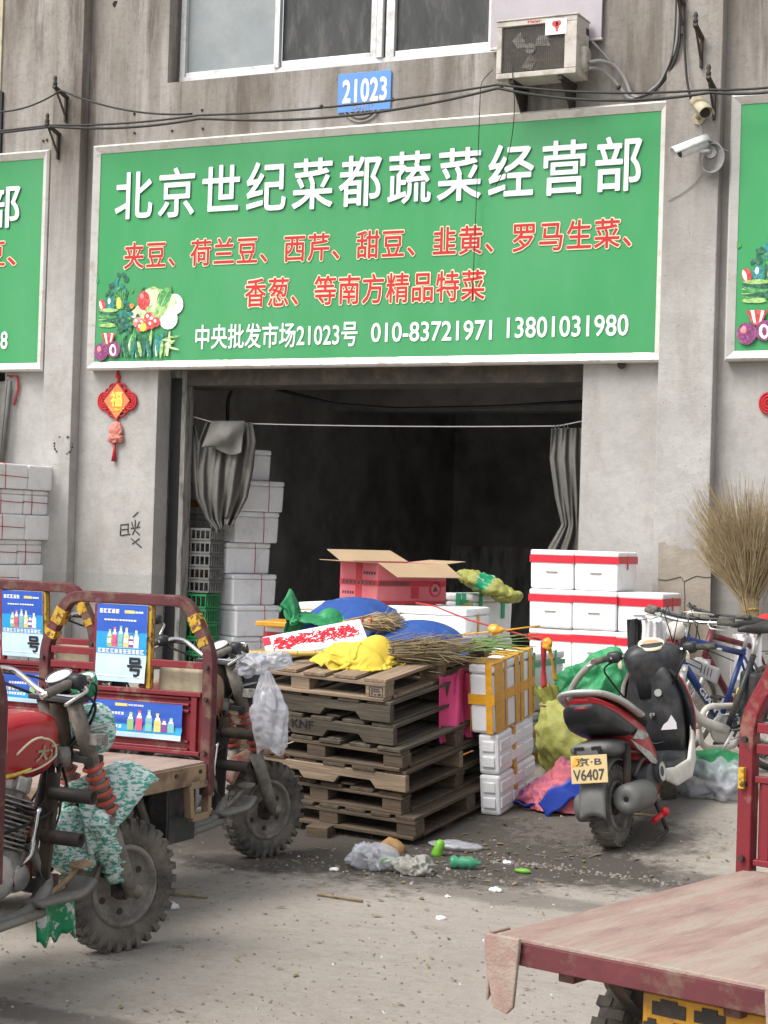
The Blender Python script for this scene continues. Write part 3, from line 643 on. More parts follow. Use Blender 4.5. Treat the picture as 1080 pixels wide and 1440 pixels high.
sx0, sx1, sz0, sz1 = W(126, 360, -.13).x, W(937, 330, -.13).x, 3.36, 5.69
sg = signboard(sx0, sx1, sz0, sz1, 'large green shop sign over the open bay with one row of big white characters')
wl(sg, '北京世纪菜都蔬菜经营部', (163, 275), (903, 230), zz(190, 309), zz(190, 240), 'white', 1.2)
wl(sg, '夹豆、荷兰豆、西芹、甜豆、韭黄、罗马生菜、', (175, 360), (888, 330), zz(190, 378), zz(190, 341), 'red', 1.07)
wl(sg, '香葱、等南方精品特菜', (345, 410), (682, 400), zz(362, 432), zz(362, 391), 'red', 1.06)
wl(sg, '中央批发市场21023号', (275, 475), (503, 470), zz(300, 491), zz(300, 456), 'small', 1.0)
wl(sg, '010-83721971', (522, 466), (692, 462), zz(600, 480), zz(600, 452), 'small')
wl(sg, '13801031980', (713, 460), (884, 456), zz(800, 474), zz(800, 444), 'small')
PXM = (W(254, 450, SY).x - W(134, 450, SY).x)/122
veg_picture('vegetable_picture', V((W(134, 500, SY).x, SY, zz(190, 510))), PXM, sg)
lx1 = W(63.5, 360, -.14).x
sg2 = signboard(lx1-6.3, lx1, sz0, sz1, 'green shop sign running out of the picture at the left, ending in one white character')
wl(sg2, '部', (-24, 290), (29, 290), zz(0, 321), zz(0, 260), 'white')
wl(sg2, '豆、', (-28, 356), (23, 356), zz(0, 374), zz(0, 340), 'red')
wl(sg2, '8', (1, 478), (11, 478), zz(5, 491), zz(5, 466), 'small')
rx0 = W(1023, 330, -.13).x
sg3 = signboard(rx0, rx0+6.3, sz0, sz1, 'green shop sign cut off by the right edge, showing only part of a vegetable picture')
veg_picture('vegetable_picture', V((W(1037, 450, SY).x, SY, zz(1050, 489))), PXM*1.05, sg3)

# number plate
mb = MB(); a, b = W(476, 105, -.02), W(549, 150, -.02); mb.bb((a.x, -.022, b.z-.02), (b.x, -.014, a.z+.0)); 
np_ = wroot('number_plate', (a.x, 0, b.z), 'blue plate with white number under the upper window', 'number plate'); mb.build('plate', 'plate_blue', np_, bevel=.002)
text_on('lettering', '21023', (a.x+.05, -.0225, b.z+.065), X_, Z_, b.x-a.x-.09, .235, ['print_white'], np_, .03, .002, 1.06)
# Chinese knots
def knot(px, py, label):
    c = W(px, py, -.02); rt = wroot('knot_ornament', c, label, 'ornament', 'red knot ornaments beside the bays')
    s = .185
    mb = MB(); mb.prism([(0, -s), (s*.86, 0), (0, s), (-s*.86, 0)], c, X_, Z_, .014); mb.build('diamond_plaque', 'knot_orange', rt, bevel=.004)
    mb = MB(); mb.tube([c+V((0, -.004, -s*1.07)), c+V((s*.93, -.004, 0)), c+V((0, -.004, s*1.07)), c+V((-s*.93, -.004, 0))], .013, 6, closed=True)
    for sg_ in (1, -1):
        for rr in (.088, .062, .036): mb.tube([c+V((sg_*(s*.86)+rr*cos(t*pi/9)*.85, -.002, rr*sin(t*pi/9)-.0)) for t in range(18)], .0125, 6, closed=True)
        for (ex, ez) in ((.30, .72), (.56, .46), (.34, -.62), (.56, -.40)): mb.tube([c+V((sg_*(s*ex+.045*cos(t*pi/6)), -.002, s*ez+.045*sin(t*pi/6))) for t in range(12)], .0105, 6, closed=True)
    mb.tube([c+V((0, 0, s)), c+V((.01, 0, s+.05)), c+V((-.01, 0, s+.10)), c+V((.0, 0, s+.17))], .014, 6); mb.ball(c+V((0, 0, s+.07)), .026); mb.ball(c+V((0, 0, s+.14)), .02)
    mb.build('red_cord', 'knot_red', rt)
    text_on('lettering', '福', c+V((-.075, -.016, -.06)), X_, Z_, .15, .16, ['gold'], rt, .03, .003)
    mb = MB(); random.seed(3)
    for k in range(9): mb.tube([c+V((random.uniform(-.1, .1), -.016, random.uniform(-.03, .03)-.08+.0*k)) for q in range(3)], .004, 4)
    mb.build('gold_trim', 'gold', rt)
    mb = MB(); blob(mb, c+V((0, -.01, -s-.115)), (.075, .03, .085), 3, .5, 14, sub=4); blob(mb, c+V((0, -.012, -s-.20)), (.088, .035, .05), 5, .6, 16, sub=4); mb.build('tassel_charm', 'knot_pink', rt)
    mb = MB(); mb.cyl(c+V((-.004, -.01, -s-.245)), c+V((-.016, -.01, -s-.44)), .010, .026, 10); mb.tube([c+V((0, 0, -s)), c+V((0, -.01, -s-.05))], .012, 6); mb.build('tassel', 'knot_red', rt)
    return rt
knot(165, 564, 'red knot ornament with a gold character, hanging left of the open bay')
knot(1106, 567, 'red knot ornament cut off by the right edge, above the twig broom')
mb = MB(); mb.tube([W(24, 528, -.03), W(26, 545, -.03), W(22, 560, -.03), W(20, 570, -.03)], .012, 6); mb.tube([W(17, 530, -.03), W(10, 528, -.05), W(24, 529, -.03), W(25, 550, -.03)], .008, 5); tag(mb.build('red_ribbon', 'string_red'), 'short dark red ribbon hanging below the left signboard', 'ribbon')

# ------------------------------------------------------------------ air conditioner
a = W(697, 110, -.42); a0 = W(697, 33, -.42); b = W(812, 20, -.42)
ax0, ax1, az0, az1, ay0, ay1 = a.x, b.x, W(697, 112, -.42).z, W(697, 35, -.42).z+.02, -.42, -.10
acr = wroot('air_conditioner', ((ax0+ax1)/2, 0, az0), 'old beige air conditioner unit on brackets beneath the upper window', 'air conditioner')
mb = MB(); t_ = .035
mb.bb((ax0, ay0+.03, az0), (ax1, ay1, az1)); mb.bb((ax0, ay0, az1-.05), (ax1, ay0+.028, az1)); mb.bb((ax0, ay0, az0), (ax1, ay0+.028, az0+.05)); mb.bb((ax0, ay0, az0+.051), (ax0+.05, ay0+.028, az1-.051)); mb.bb((ax1-.115, ay0, az0+.051), (ax1, ay0+.028, az1-.051)); mb.bb((ax0-.01, ay0-.01, az1+.001), (ax1+.01, ay1+.01, az1+.015))
mb.build('casing', 'ac_case', acr, bevel=.006)
mb = MB(); gx0, gx1 = ax0+.05, ax1-.115; fc = V(((gx0*.55+gx1*.45), ay0+.026, (az0+az1)/2))
mb.bb((gx0, ay0+.0285, az0+.05), (gx1, ay0+.0295, az1-.05)); mb.build('fan_recess', 'ac_dark', acr)
mb = MB()
for k in range(3):
    an = k*2*pi/3+.5; mb.prism([(.04*cos(an), .04*sin(an)), (.19*cos(an-.45), .19*sin(an-.45)), (.2*cos(an+.1), .2*sin(an+.1)), (.13*cos(an+.5), .13*sin(an+.5))], fc, X_, Z_, .004)
mb.cyl(fc, fc-Y_*.012, .05); mb.build('fan', 'steel_grey', acr)
mb = MB(); n_ = 34
for k in range(n_): x = gx0+(gx1-gx0)*(k+.5)/n_; mb.bar((x, ay0+.006, az0+.05), (x, ay0+.006, az1-.05), .003, .004)
for k in range(7): z = az0+.05+(az1-az0-.1)*(k+.5)/7; mb.bar((gx0, ay0+.010, z), (gx1, ay0+.010, z), .003, .004)
mb.build('grille', 'ac_dark', acr)
q = W(767, 48, ay0-.004); mb = MB(); mb.bb((W(767, 40, ay0).x, ay0-.004, W(767, 50, ay0).z), (W(797, 40, ay0).x, ay0-.001, W(767, 28, ay0).z)); st = mb.build('sticker', 'gauge_white', acr)
mb = MB(); c = V(((W(767, 40, ay0).x+W(797, 40, ay0).x)/2+.01, ay0-.006, W(767, 38, ay0).z))
for (dx, dz, r_) in ((-.02, .02, .028), (.015, .025, .025), (0, -.01, .02), (.0, -.04, .012)): mb.cyl(c+V((dx, 0, dz)), c+V((dx, .001, dz)), r_, n=12)
mb.build('sticker_print', 'v_red', st)
text_on('lettering', 'Haier', (ax0+.30, ay0-.001, az1-.036), X_, Z_, .13, .026, ['letter_red'], acr, .02, .001)
mb = MB(); mb.ball((ax1+.005, (ay0+ay1)/2+.03, az0+.17), (.05, .09, .11), e=.6); mb.build('valve_cover', 'ac_case', acr)
mb = MB(); mb.bar((ax1+.002, ay1-.05, az1-.12), (ax1+.002, ay1-.05, az1-.06), .07, .004); mb.build('handle_slot', 'black', acr)
for x in (ax0+.14, ax1-.16):
    mb = MB(); mb.bar((x, -.40, az0-.02), (x, -.0, az0-.02), .04, .035); mb.bar((x, -.01, az0-.02), (x, -.01, az0-.36), .04, .02); mb.prism([(-.38, 0), (-.02, 0), (-.02, -.33)], (x, 0, az0-.035), Y_, Z_, .004); mb.build('wall_bracket', 'bracket', acr)
def pw(*a): return [W(x, y, Y) for x, y, Y in a]
mb = MB()
mb.tube(fil(pw((828, 88, -.25), (842, 85, -.2), (862, 90, -.1), (878, 108, -.05), (888, 135, -.04), (905, 140, -.05), (925, 125, -.06)), .1), .018, 8)
mb.tube(fil(pw((828, 96, -.25), (845, 96, -.15), (865, 115, -.06), (885, 140, -.04), (900, 137, -.04)), .1), .016, 8)
mb.tube(fil(pw((832, 58, -.1), (848, 75, -.05), (862, 92, -.04)), .1), .012, 6)
tag(mb.build('refrigerant_hose', 'cable_grey'), 'grey lagged hoses looping from the right side of the air conditioner', 'hose')

# ------------------------------------------------------------------ brackets, overhead cables, cameras
def bracket(px, py, Y, label):
    o = W(px, py, Y); rt = wroot('cable_bracket', o, label, 'bracket', 'rusty wall brackets carrying cables')
    mb = MB(); mb.bar(o+V((0, 0, 0)), o+V((-.0, -.24, .07)), .035, .03); mb.bar(o+V((0, -.012, .02)), o+V((0, -.012, -.26)), .06, .02); mb.bar(o+V((0, -.012, -.22)), o+V((0, -.2, .04)), .02, .012); mb.build('angle_iron', 'bracket', rt)
    mb = MB(); mb.lathe([(.0, 0), (.02, 0), (.024, .03), (.014, .045), (.022, .07), (.012, .1), (0, .1)], o+V((0, -.22, .08)), Z_, 12); mb.build('insulator', 'bracket', rt)
bracket(95, 138, -.14, 'rusty cable bracket high on the left pilaster, upper of the two')
bracket(84, 190, -.14, 'rusty cable bracket on the left pilaster, just above the signboards')
bracket(1006, 128, -.14, 'rusty bracket beside the cameras, carrying the long cables')
bracket(988, 55, -.14, 'rusty bracket above the cameras on the right pilaster')
bracket(962, 8, -.14, 'rusty bracket at the top edge where the vertical wires come down')
CY = -.36
mb = MB()
mb.tube([W(-60, 190, CY), *sag(W(-10, 185, CY), W(74, 176, CY), .0, 4), *sag(W(74, 176, CY), W(280, 162, CY), .03)[1:], *sag(W(280, 162, CY), W(700, 119, CY-.12), .05)[1:], *sag(W(700, 119, CY-.12), W(1000, 126, CY), .05)[1:], *sag(W(1000, 126, CY), W(1180, 105, CY), .04)[1:]], .011, 6)
mb.tube([W(-60, 195, CY), *sag(W(-10, 188, CY), W(74, 178, CY), .0, 4), *sag(W(74, 178, CY), W(280, 167, CY), .05)[1:], *sag(W(280, 166, CY), W(700, 124, CY-.12), .12)[1:], *sag(W(700, 124, CY-.12), W(1000, 130, CY), .09)[1:], *sag(W(1000, 130, CY), W(1180, 108, CY), .06)[1:]], .013, 6)
mb.tube([W(-60, 180, CY), *sag(W(0, 157, CY), W(84, 128, CY), .05), *sag(W(88, 128, CY), W(270, 160, CY), .08)], .010, 6)
for x, y in ((552, 140), (452, 150), (870, 123), (705, 123)): mb.ball(W(x, y, CY-.05), .022, 8, 6)
tag(mb.build('overhead_cable', 'cable'), 'pair of black overhead cables strung along the whole front above the signs', 'cable')
def cabl(name, pts, r, mat, label, cat='cable', f=.12): 
    mb = MB()
    for p in (pts if isinstance(pts[0], list) else [pts]): mb.tube(fil(p, f), r, 6)
    return tag(mb.build(name, mat), label, cat)
cabl('vertical_cable', [pw((958, -60, -.17), (957, 20, -.17), (955, 75, -.17), (930, 122, -.1), (900, 138, -.06)), pw((952, -60, -.16), (951, 30, -.16), (947, 80, -.16), (925, 128, -.1), (890, 140, -.06)), pw((961, -60, -.17), (962, 60, -.17), (966, 115, -.2), (972, 142, -.22))], .011, 'cable', 'bundle of black wires coming down the right pilaster and looping towards the air conditioner')
cabl('vertical_cable', pw((954, -60, -.165), (954, 20, -.165), (951, 70, -.165), (928, 118, -.1), (905, 134, -.06)), .012, 'cable_grey', 'pale grey wire among the black ones on the right pilaster')
cabl('hanging_wire', pw((693, 98, -.30), (676, 115, -.40), (673, 200, -.20), (668, 330, -.16), (664, 425, -.16)), .004, 'cable', 'thin black wire hanging over the signboard at its left of the air conditioner', 'wire', .2)
cabl('hanging_wire', pw((718, 75, -.43), (724, 140, -.43), (722, 180, -.2), (716, 215, -.16), (706, 246, -.16), (697, 262, -.16)), .004, 'cable', 'thin black wire dangling from the air conditioner over the signboard', 'wire', .2)
def cctv(px, py, d, mat, label, plate):
    c = W(px, py, -.30); d = V(d).normalized(); rt = wroot('security_camera', c, label, 'camera', 'security cameras on the right pilaster')
    sd = d.cross(Z_).normalized(); up = sd.cross(d)
    mb = MB(); mb.tube([c-d*.13, c+d*.13], .055, 16, asp=1.0); mb.build('camera_body', mat, rt)
    mb = MB(); mb.grid(lambda u, v: c + d*(-.15+.34*u) + (sd*cos(pi*v)*.068 + up*(sin(pi*v)*.068)), 2, 12); mb.build('sun_shield', mat, rt, solid=.004)
    mb = MB(); mb.cyl(c+d*.131, c+d*.135, .046); mb.build('lens', 'black', rt)
    p = W(*plate, -.142); mb = MB(); mb.cyl(p, p-Y_*.02, .055); mb.tube(fil([p-Y_*.02, p+V((0, -.09, 0)), c-d*.05-up*.06, c-d*.05], .04), .016, 8); mb.build('mount', mat, rt)
cctv(986, 152, (.55, -.8, -.55), 'cctv_cream', 'cream camera pointing down right, upper of two on the right pilaster', (983, 167))
cctv(974, 207, (-.75, -.55, -.42), 'cctv_white', 'white camera pointing down left, lower of two on the right pilaster', (1000, 214))
mb = MB()
for k in range(7):
    c = W(997+k*.7, 222, -.17-.012*k); mb.tube([c+V(((.10+.006*k)*cos(t*pi/10)*.8, 0, (.13+.008*(k % 3))*sin(t*pi/10))) for t in range(20)], .008, 6, closed=True)
mb.tube(fil(pw((983, 172, -.2), (990, 190, -.17), (998, 202, -.17), (1012, 208, -.16), (1025, 213, -.15)), .1), .007, 6)
mb.tube(fil(pw((988, 243, -.16), (980, 255, -.15), (965, 268, -.15), (940, 282, -.15)), .1), .004, 5)
tag(mb.build('cable_coil', 'cable_grey'), 'coil of grey cable hanging beside the white camera', 'cable coil')
# ================================================================== CARGO TRICYCLES (x forward, y left, z up, origin on the ground under the headboard)
def make_wheel(root, name, c, r, wd, yaw=0, knobs=30, chunky=True):
    c = V(c); ax = V((-sin(yaw), cos(yaw), 0)); h = wd/2
    wr = empty(name, c); wr.parent = root
    ri = r*.62
    pr = [(ri, -h*.72), (ri+.012, -h*.86), (r*.80, -h), (r*.93, -h*.86), (r*.985, -h*.55), (r, -h*.1), (r, h*.1), (r*.985, h*.55), (r*.93, h*.86), (r*.80, h), (ri+.012, h*.86), (ri, h*.72)]
    mb = MB(); mb.lathe(pr, (0, 0, 0), ax, 40, closed=True)
    fw = ax.cross(Z_)
    for k in range(knobs):
        a = 2*pi*k/knobs; d = fw*cos(a) + Z_*sin(a); t = d.cross(ax)
        for sd in (-1, 1):
            a2 = a + (pi/knobs if sd > 0 else 0); d = fw*cos(a2) + Z_*sin(a2); t = d.cross(ax)
            p = d*(r*(.985 if chunky else .968)) + ax*(sd*h*.48); mb.bar(p - t*r*.055, p + t*r*.055, h*.85, r*.075, up=d)
            if not chunky: continue
            p = d*(r*.905) + ax*(sd*h*.90); mb.bar(p - t*r*.045, p + t*r*.045, h*.16, r*.16, up=d)
    mb.build('tyre', 'rubber', wr)
    mb = MB()
    mb.lathe([(ri+.004, -h*.80), (ri-.004, -h*.95), (ri-.014, -h*.95), (ri-.022, -h*.60), (ri-.030, -h*.30), (ri-.055, -h*.16), (r*.26, -h*.30), (r*.20, -h*.42), (.03, -h*.46), (0, -h*.46)], (0, 0, 0), ax, 36)
    mb.lathe([(ri+.004, h*.80), (ri-.004, h*.95), (ri-.014, h*.95), (ri-.022, h*.60), (ri-.030, h*.30), (ri-.055, h*.16), (r*.26, h*.30), (r*.20, h*.42), (.03, h*.46), (0, h*.46)], (0, 0, 0), ax, 36)
    mb.build('rim', 'rim_dirty', wr)
    mb = MB()
    for sd in (-1, 1): mb.lathe([(0, sd*h*.50), (r*.17, sd*h*.48), (r*.22, sd*h*.40), (r*.24, sd*h*.28)], (0, 0, 0), ax, 24)
    for k in range(6):
        a = 2*pi*(k+.5)/6; d = fw*cos(a)+Z_*sin(a)
        for sd in (-1, 1): mb.cyl(d*r*.40 + ax*sd*h*.20, d*r*.40 + ax*sd*h*.262, r*.055, n=12)
    mb.build('brake_drum', 'steel_dark', wr)
    mb = MB(); mb.cyl(-ax*(h*1.0), ax*(h*1.0), r*.075, n=12)
    for k in range(5):
        a = 2*pi*k/5; d = fw*cos(a)+Z_*sin(a)
        for sd in (-1, 1): mb.cyl(d*r*.2 + ax*sd*h*.36, d*r*.2 + ax*sd*h*.56, .011, n=6)
    mb.build('hub', 'steel_dark', wr)
    return wr
def poster(parent, y0, y1, z0, z1, x, tall, rag=1):
    """printed paper poster fixed on the headboard, facing the cargo bed (-x); y runs to the left"""
    w_, h_ = y0-y1, z1-z0; rr = random.Random(int(y0*1000))
    def pt(u, v): return V((x - .004 - .010*abs(NZ.noise(V((u*3+y0, v*3, 1)))) - (.012*max(0, u+v-1.75)*4 if rag else 0), y0 - u*w_, z1 - v*h_))
    mats = ['poster_blue', 'poster_cyan', 'poster_pale', 'p_white', 'p_pink', 'p_green', 'p_yellow', 'p_purple', 'p_teal', 'black']
    mb = MB()
    def mf(u, v):
        if tall: return 0 if v < .36 else (1 if v < .635 else (3 if False else 2))
        return 0 if v < .62 else (1 if v < .85 else 2)
    mb.grid(pt, 10, 14, mifn=mf)
    sh = mb.build('poster' if tall else 'banner', mats, parent)
    mb = MB()
    def rect(u0, v0, u1, v1, mi, l=.0018):
        n = 4; vs = []; 
        for a in range(n+1):
            u = u0+(u1-u0)*a/n; vs += [pt(u, v0)-X_*l, pt(u, v1)-X_*l]
        mb._add(vs, [(2*a, 2*a+1, 2*a+3, 2*a+2) for a in range(n)], mi)
    def bottle(u, vb, hh, wd, mi):
        for (a, b, k) in ((.0, .62, 1.0), (.62, .74, .72), (.74, .88, .42), (.88, 1.0, .5)):
            m_ = mi if a < .6 else 3 if a < .88 else mi
            rect(u-wd*k/2, vb-hh*b, u+wd*k/2, vb-hh*a, m_, .0022)
        rect(u-wd*.42, vb-hh*.45, u+wd*.42, vb-hh*.2, rr.choice([3, 3, mi]), .003)
    def blocks(u0, u1, v0, v1, n, mi=3):
        for k in range(n):
            a = u0+(u1-u0)*k/n; b = a+(u1-u0)/n*.82
            q = rr.random()
            rect(a, v0, b, v0+(v1-v0)*.22, mi); rect(a, v1-(v1-v0)*.2, b, v1, mi); rect(a+(b-a)*.38, v0, a+(b-a)*.62, v1, mi)
            if q > .4: rect(a, v0, a+(b-a)*.22, v1, mi)
            if q < .7: rect(a, (v0+v1)/2-.008, b, (v0+v1)/2+.01, mi)
    if tall:
        blocks(.06, .46, .06, .115, 5); rect(.55, .07, .74, .11, 6); blocks(.74, .92, .08, .105, 6)
        blocks(.16, .80, .19, .212, 11)
        for k, (u, hh, mi) in enumerate(((.27, .22, 5), (.37, .25, 4), (.49, .27, 8), (.60, .25, 6), (.70, .17, 7), (.80, .22, 3))): bottle(u, .545, hh, .10, mi)
        rect(.24, .55, .86, .556, 3)
        blocks(.04, .97, .575, .632, 11)
        # the one legible character
        text_on('lettering', '号', pt(.64, .925)-X_*.004, -Y_, Z_, .29*w_, .25*h_, ['black'], sh, .03, .001)
        rect(.03, .915, .96, .935, 3)
    else:
        rect(.30, .07, .43, .15, 6); blocks(.44, .60, .08, .13, 8); blocks(.16, .40, .32, .39, 7); blocks(.0, .30, .52, .62, 6); blocks(.04, .38, .68, .76, 9)
        for k, (u, hh, mi) in enumerate(((.47, .50, 5), (.56, .56, 4), (.66, .60, 8), (.75, .52, 6), (.82, .36, 7), (.89, .42, 8))): bottle(u, .80, hh, .068, mi)
    mb.build('poster_print', mats, sh)
    return sh
def tricycle(loc, rz, steer, label, edge_h=.088, tape=True, wrap=False, old=False, bed_len=1.4, front=True, panel='maroon', frame='maroon_worn', right_rail=True, posters=True, flap=True):
    root = empty('cargo_tricycle', loc, rz, label, 'cargo tricycle', 'cargo tricycles parked facing the wall')
    hw = .465; zf = .66; L = bed_len
    # cargo bed
    mb = MB(); mb.box((-L/2, 0, zf-.012), (L, hw*2+.0, .024)); mb.build('bed_floor', 'bed_floor', root, bevel=.004)
    mb = MB()
    for s in (-1, 1): mb.box((-L/2, s*(hw+.006), zf-.011-edge_h/2), (L, .012, edge_h)); mb.box((-L/2, s*.25, zf-.065), (L-.06, .05, .08))
    mb.box((-L-.006, 0, zf-.011-edge_h/2), (.012, hw*2+.024, edge_h)); mb.box((.006, 0, zf-.011-edge_h/2), (.012, hw*2+.024, edge_h))
    for x in (-L*.25, -L*.75): mb.box((x, 0, zf-.05), (.05, hw*2-.02, .05))
    mb.build('bed_frame', 'bed_edge' if old or wrap else 'maroon_worn', root, bevel=.003)
    for s in (-1, 1):    # folded corner bracket with a triangular hole under the front corner of the bed
        q = [(-.17, 0), (.0, 0), (.0, -.15), (-.15, -.15)]
        mb = MB()
        for a, b in ((q[0], q[1]), (q[1], q[2]), (q[2], q[3]), (q[3], q[0])): mb.bar((a[0], s*(hw+.002), zf-.10+a[1]), (b[0], s*(hw+.002), zf-.10+b[1]), .04, .032)
        mb.build('corner_bracket', 'bed_edge', root, bevel=.004)
        if flap:
            mb = MB(); mb.prism([(-.0, .0), (.115, .0), (.115, -.03), (.10, -.19), (.08, -.21), (.035, -.20), (.0, -.06)], (-L-.02, s*(hw+.014), zf+.004), Y_*(-s), Z_, .014); mb.prism([(0, 0), (.10, 0), (.08, -.11), (0, -.19)], (-L-.018, s*(hw+.016), zf+.004), X_, Z_, .010*s); mb.build('corner_flap', 'bed_floor', root, bevel=.004)
    # headboard
    pts = fil([(0, hw, .5), (0, hw, 1.17), (0, .335, 1.405), (0, -.335, 1.405), (0, -hw, 1.17), (0, -hw, .5)], .07, 6)
    mb = MB(); mb.tube(pts, .038, 4, rot=pi/4); hb = mb.build('headboard_frame', frame, root, bevel=.006)
    mb = MB()
    for s in ((-1, 1) if tape else ()):
        for (z0, z1) in ((1.27, 1.36),): mb.tube([(0, s*.405, z0), (0, s*.37, z1-.02)], .041, 4, rot=pi/4)
        mb.tube([(0, s*.425, 1.235), (0, s*.44, 1.20)], .041, 4, rot=pi/4)
    if tape: mb.build('yellow_tape', 'tape_yellow', hb)
    mb = MB(); mb.box((.004, 0, .82), (.008, hw*2-.08, .29))
    for z in (.945, .915, .885, .74, .705): mb.tube([(-.004, .36, z), (-.004, -.36, z)], .010, 6)
    for s in (-1, 1): mb.box((-.006, s*.392, .82), (.022, .03, .27)); 
    mb.box((-.008, 0, .968), (.03, hw*2-.07, .022)); mb.box((-.008, 0, .69), (.028, hw*2-.07, .02))
    mb.build('headboard_panel', panel, root, bevel=.003)
    for (y0, y1, z) in ((.43, .17, 1.14), (.43, .17, 1.07), (-.12, -.435, 1.105)): mb = MB(); mb.bar((-.004, y0, z), (-.004, y1, z), .028, .034); mb.build('rail', panel, root, bevel=.003)
    mb = MB(); mb.bar((-.006, -.135, .98), (-.006, -.135, 1.375), .022, .03); mb.build('upright', 'tape_yellow' if tape else panel, root, bevel=.003)
    mb = MB(); mb.bar((-.006, .165, .98), (-.006, .165, 1.375), .028, .03); mb.bar((.02, -.12, .98), (.02, -.12, 1.375), .028, .03); mb.build('upright', panel, root, bevel=.003)
    if posters:
        poster(root, .158, -.128, 1.005, 1.375, -.024, True); poster(root, .20, -.335, .745, .915, -.02, False)
    # rear axle, springs, wheels
    mb = MB(); mb.cyl((-L*.56, .38, .27), (-L*.56, -.38, .27), .035); mb.ball((-L*.56, 0, .27), .10)
    for s in (-1, 1): mb.grid(lambda u, v: V((-L*.56-.4+.8*u, s*.25-.025+.05*v, .33+.22*(2*u-1)**2)), 10, 1)
    mb.build('rear_axle', 'steel_dark', root, solid=.0)
    for s in (-1, 1): make_wheel(root, 'rear_wheel', (-L*.56, s*.34, .265), .265, .11, 0, 26)
    if not front: return root
    # frame rails and battery box seen under the bed
    mb = MB()
    for s in (-1, 1): mb.bar((-.6, s*.17, .52), (.35, s*.17, .50), .05, .07); mb.bar((.3, s*.14, .48), (.62, s*.12, .36), .04, .05); mb.bar((.62, s*.12, .36), (.78, s*.10, .36), .04, .05)
    mb.tube(fil([(.1, 0, .60), (.4, 0, .72), (.82, 0, .86)], .1), .03, 8); mb.tube(fil([(.62, 0, .34), (.74, 0, .42), (.85, 0, .80)], .1), .026, 8)
    mb.build('chassis', 'steel_dark', root)
    mb = MB(); mb.box((-.12, -.30, .44), (.24, .22, .30)); mb.box((-.30, -.33, .38), (.012, .22, .42)); mb.build('battery_box', 'black_plastic', root, bevel=.012)
    mb = MB(); mb.tube(fil([(-.35, -.30, .55), (-.30, -.34, .36), (-.1, -.36, .30), (.2, -.33, .30), (.5, -.28, .30)], .12), .018, 8); mb.tube(fil([(.62, -.1, .52), (.64, -.2, .38), (.45, -.26, .30), (-.2, -.28, .28)], .1), .026, 8); mb.build('exhaust', 'steel_grey', root)
    # seat
    mb = MB(); mb.ball((.22, 0, .80), (.15, .17, .055), 20, 10, e=.6); mb.build('seat', 'seat_black', root)
    mb = MB(); mb.box((.10, -.27, 1.00), (.10, .25, .17)); mb.build('tool_box', 'cctv_cream', root, bevel=.02)
    # tank: superellipsoid tapering to the rear
    tc = V((.53, 0, .885)); A_, B_, C_ = .29, .145, .135
    def tw(x): u = (x-tc.x)/A_; return 1 - .22*(1-u)/2 - .10*max(0, u)**2
    def shp(q, d): k = tw(tc.x+q.x); return V((q.x, q.y*k, q.z*(1-.28*max(0, -d.x)) + .02*d.x))
    mb = MB(); mb.ball(tc, (A_, B_, C_), 40, 24, fn=shp, e=.62, mi=0); tk = mb.build('fuel_tank', 'tank_old' if old else 'tank_red', root)
    mb = MB(); mb.lathe([(.0, .02), (.03, .02), (.045, .012), (.055, 0), (.055, -.02)], tc+V((-.02, 0, C_*.995)), Z_, 24); mb.build('fuel_cap', 'chrome', tk)
    def on_tank(q, lift=.0025):
        x = q.x; u = min(.985, abs(x-tc.x)/A_); ke = 2/.62
        zc = .02*(x-tc.x)/A_*1.0; zz_ = min(.98, abs(q.z-tc.z-zc)/(C_*(1-.28*max(0, -(x-tc.x)/A_))))
        rad = max(0, (1-u**ke)); rr_ = max(0, rad**(1/ke)); 
        y = (max(0.02, (1-u**ke-zz_**ke)))**(1/ke)*B_*tw(x)
        return V((x, -(y+lift), q.z))
    if not old:
        text_on('lettering', '大江', (.605, 0, .838), X_, Z_, .155, .062, ['gold' if False else 'letter_cream'], tk, .04, .002, 1.1, fn=lambda q: on_tank(q, .004), slant=.25)
        mb = MB(); sw = [V((.50+.14*t/8, 0, .875+.055*sin(t/8*pi*.55))) for t in range(9)] + [V((.64+.115*sin(t/10*pi*.5)**1, 0, .925-.012*0-.075*(1-cos(t/10*pi*.5)))) for t in range(1, 11)] + [V((.755-.20*t/10, 0, .85-.048*sin(t/10*pi*.5))) for t in range(1, 11)]
        mb.tube([on_tank(p, .001) for p in sw], .005, 5); mb.build('stripe', 'letter_cream', tk)
        mb = MB(); mb.tube([on_tank(V((.29+.30*t/10, 0, .815-.02*sin(t/10*pi))), .001) for t in range(11)], [.004+.014*(1-t/10) for t in range(11)], 5); mb.build('stripe', 'v_yellow', tk)
    # engine
    mb = MB(); ec = V((.43, -.02, .43)); mb.ball(ec, (.17, .13, .105), 24, 14, e=.7); mb.cyl((.39, -.13, .43), (.39, -.165, .43), .10, .085, 24); mb.cyl((.53, -.11, .41), (.53, -.15, .41), .065, .05, 20)
    mb.bar((.47, -.02, .52), (.53, -.02, .74), .15, .13)
    en = mb.build('engine', 'cast_alu', root, bevel=.01)
    mb = MB()
    for k in range(11):
        t = k/10; c = V((.465+.07*t, -.02, .535+.17*t)); mb.box(c, (.20, .21, .006), ry=.30)
    mb.build('cooling_fin', 'cast_alu', en)
    mb = MB(); mb.box((.545, -.02, .765), (.17, .17, .07), ry=.3); mb.box((.55, -.11, .76), (.07, .03, .06), ry=.3); mb.build('cylinder_head', 'cast_alu', en, bevel=.012)
    mb = MB(); mb.tube(fil([(.57, -.03, .70), (.655, -.05, .69), (.665, -.08, .52), (.61, -.10, .36)], .06), .022, 10); mb.build('exhaust_header', 'tank_old', en)
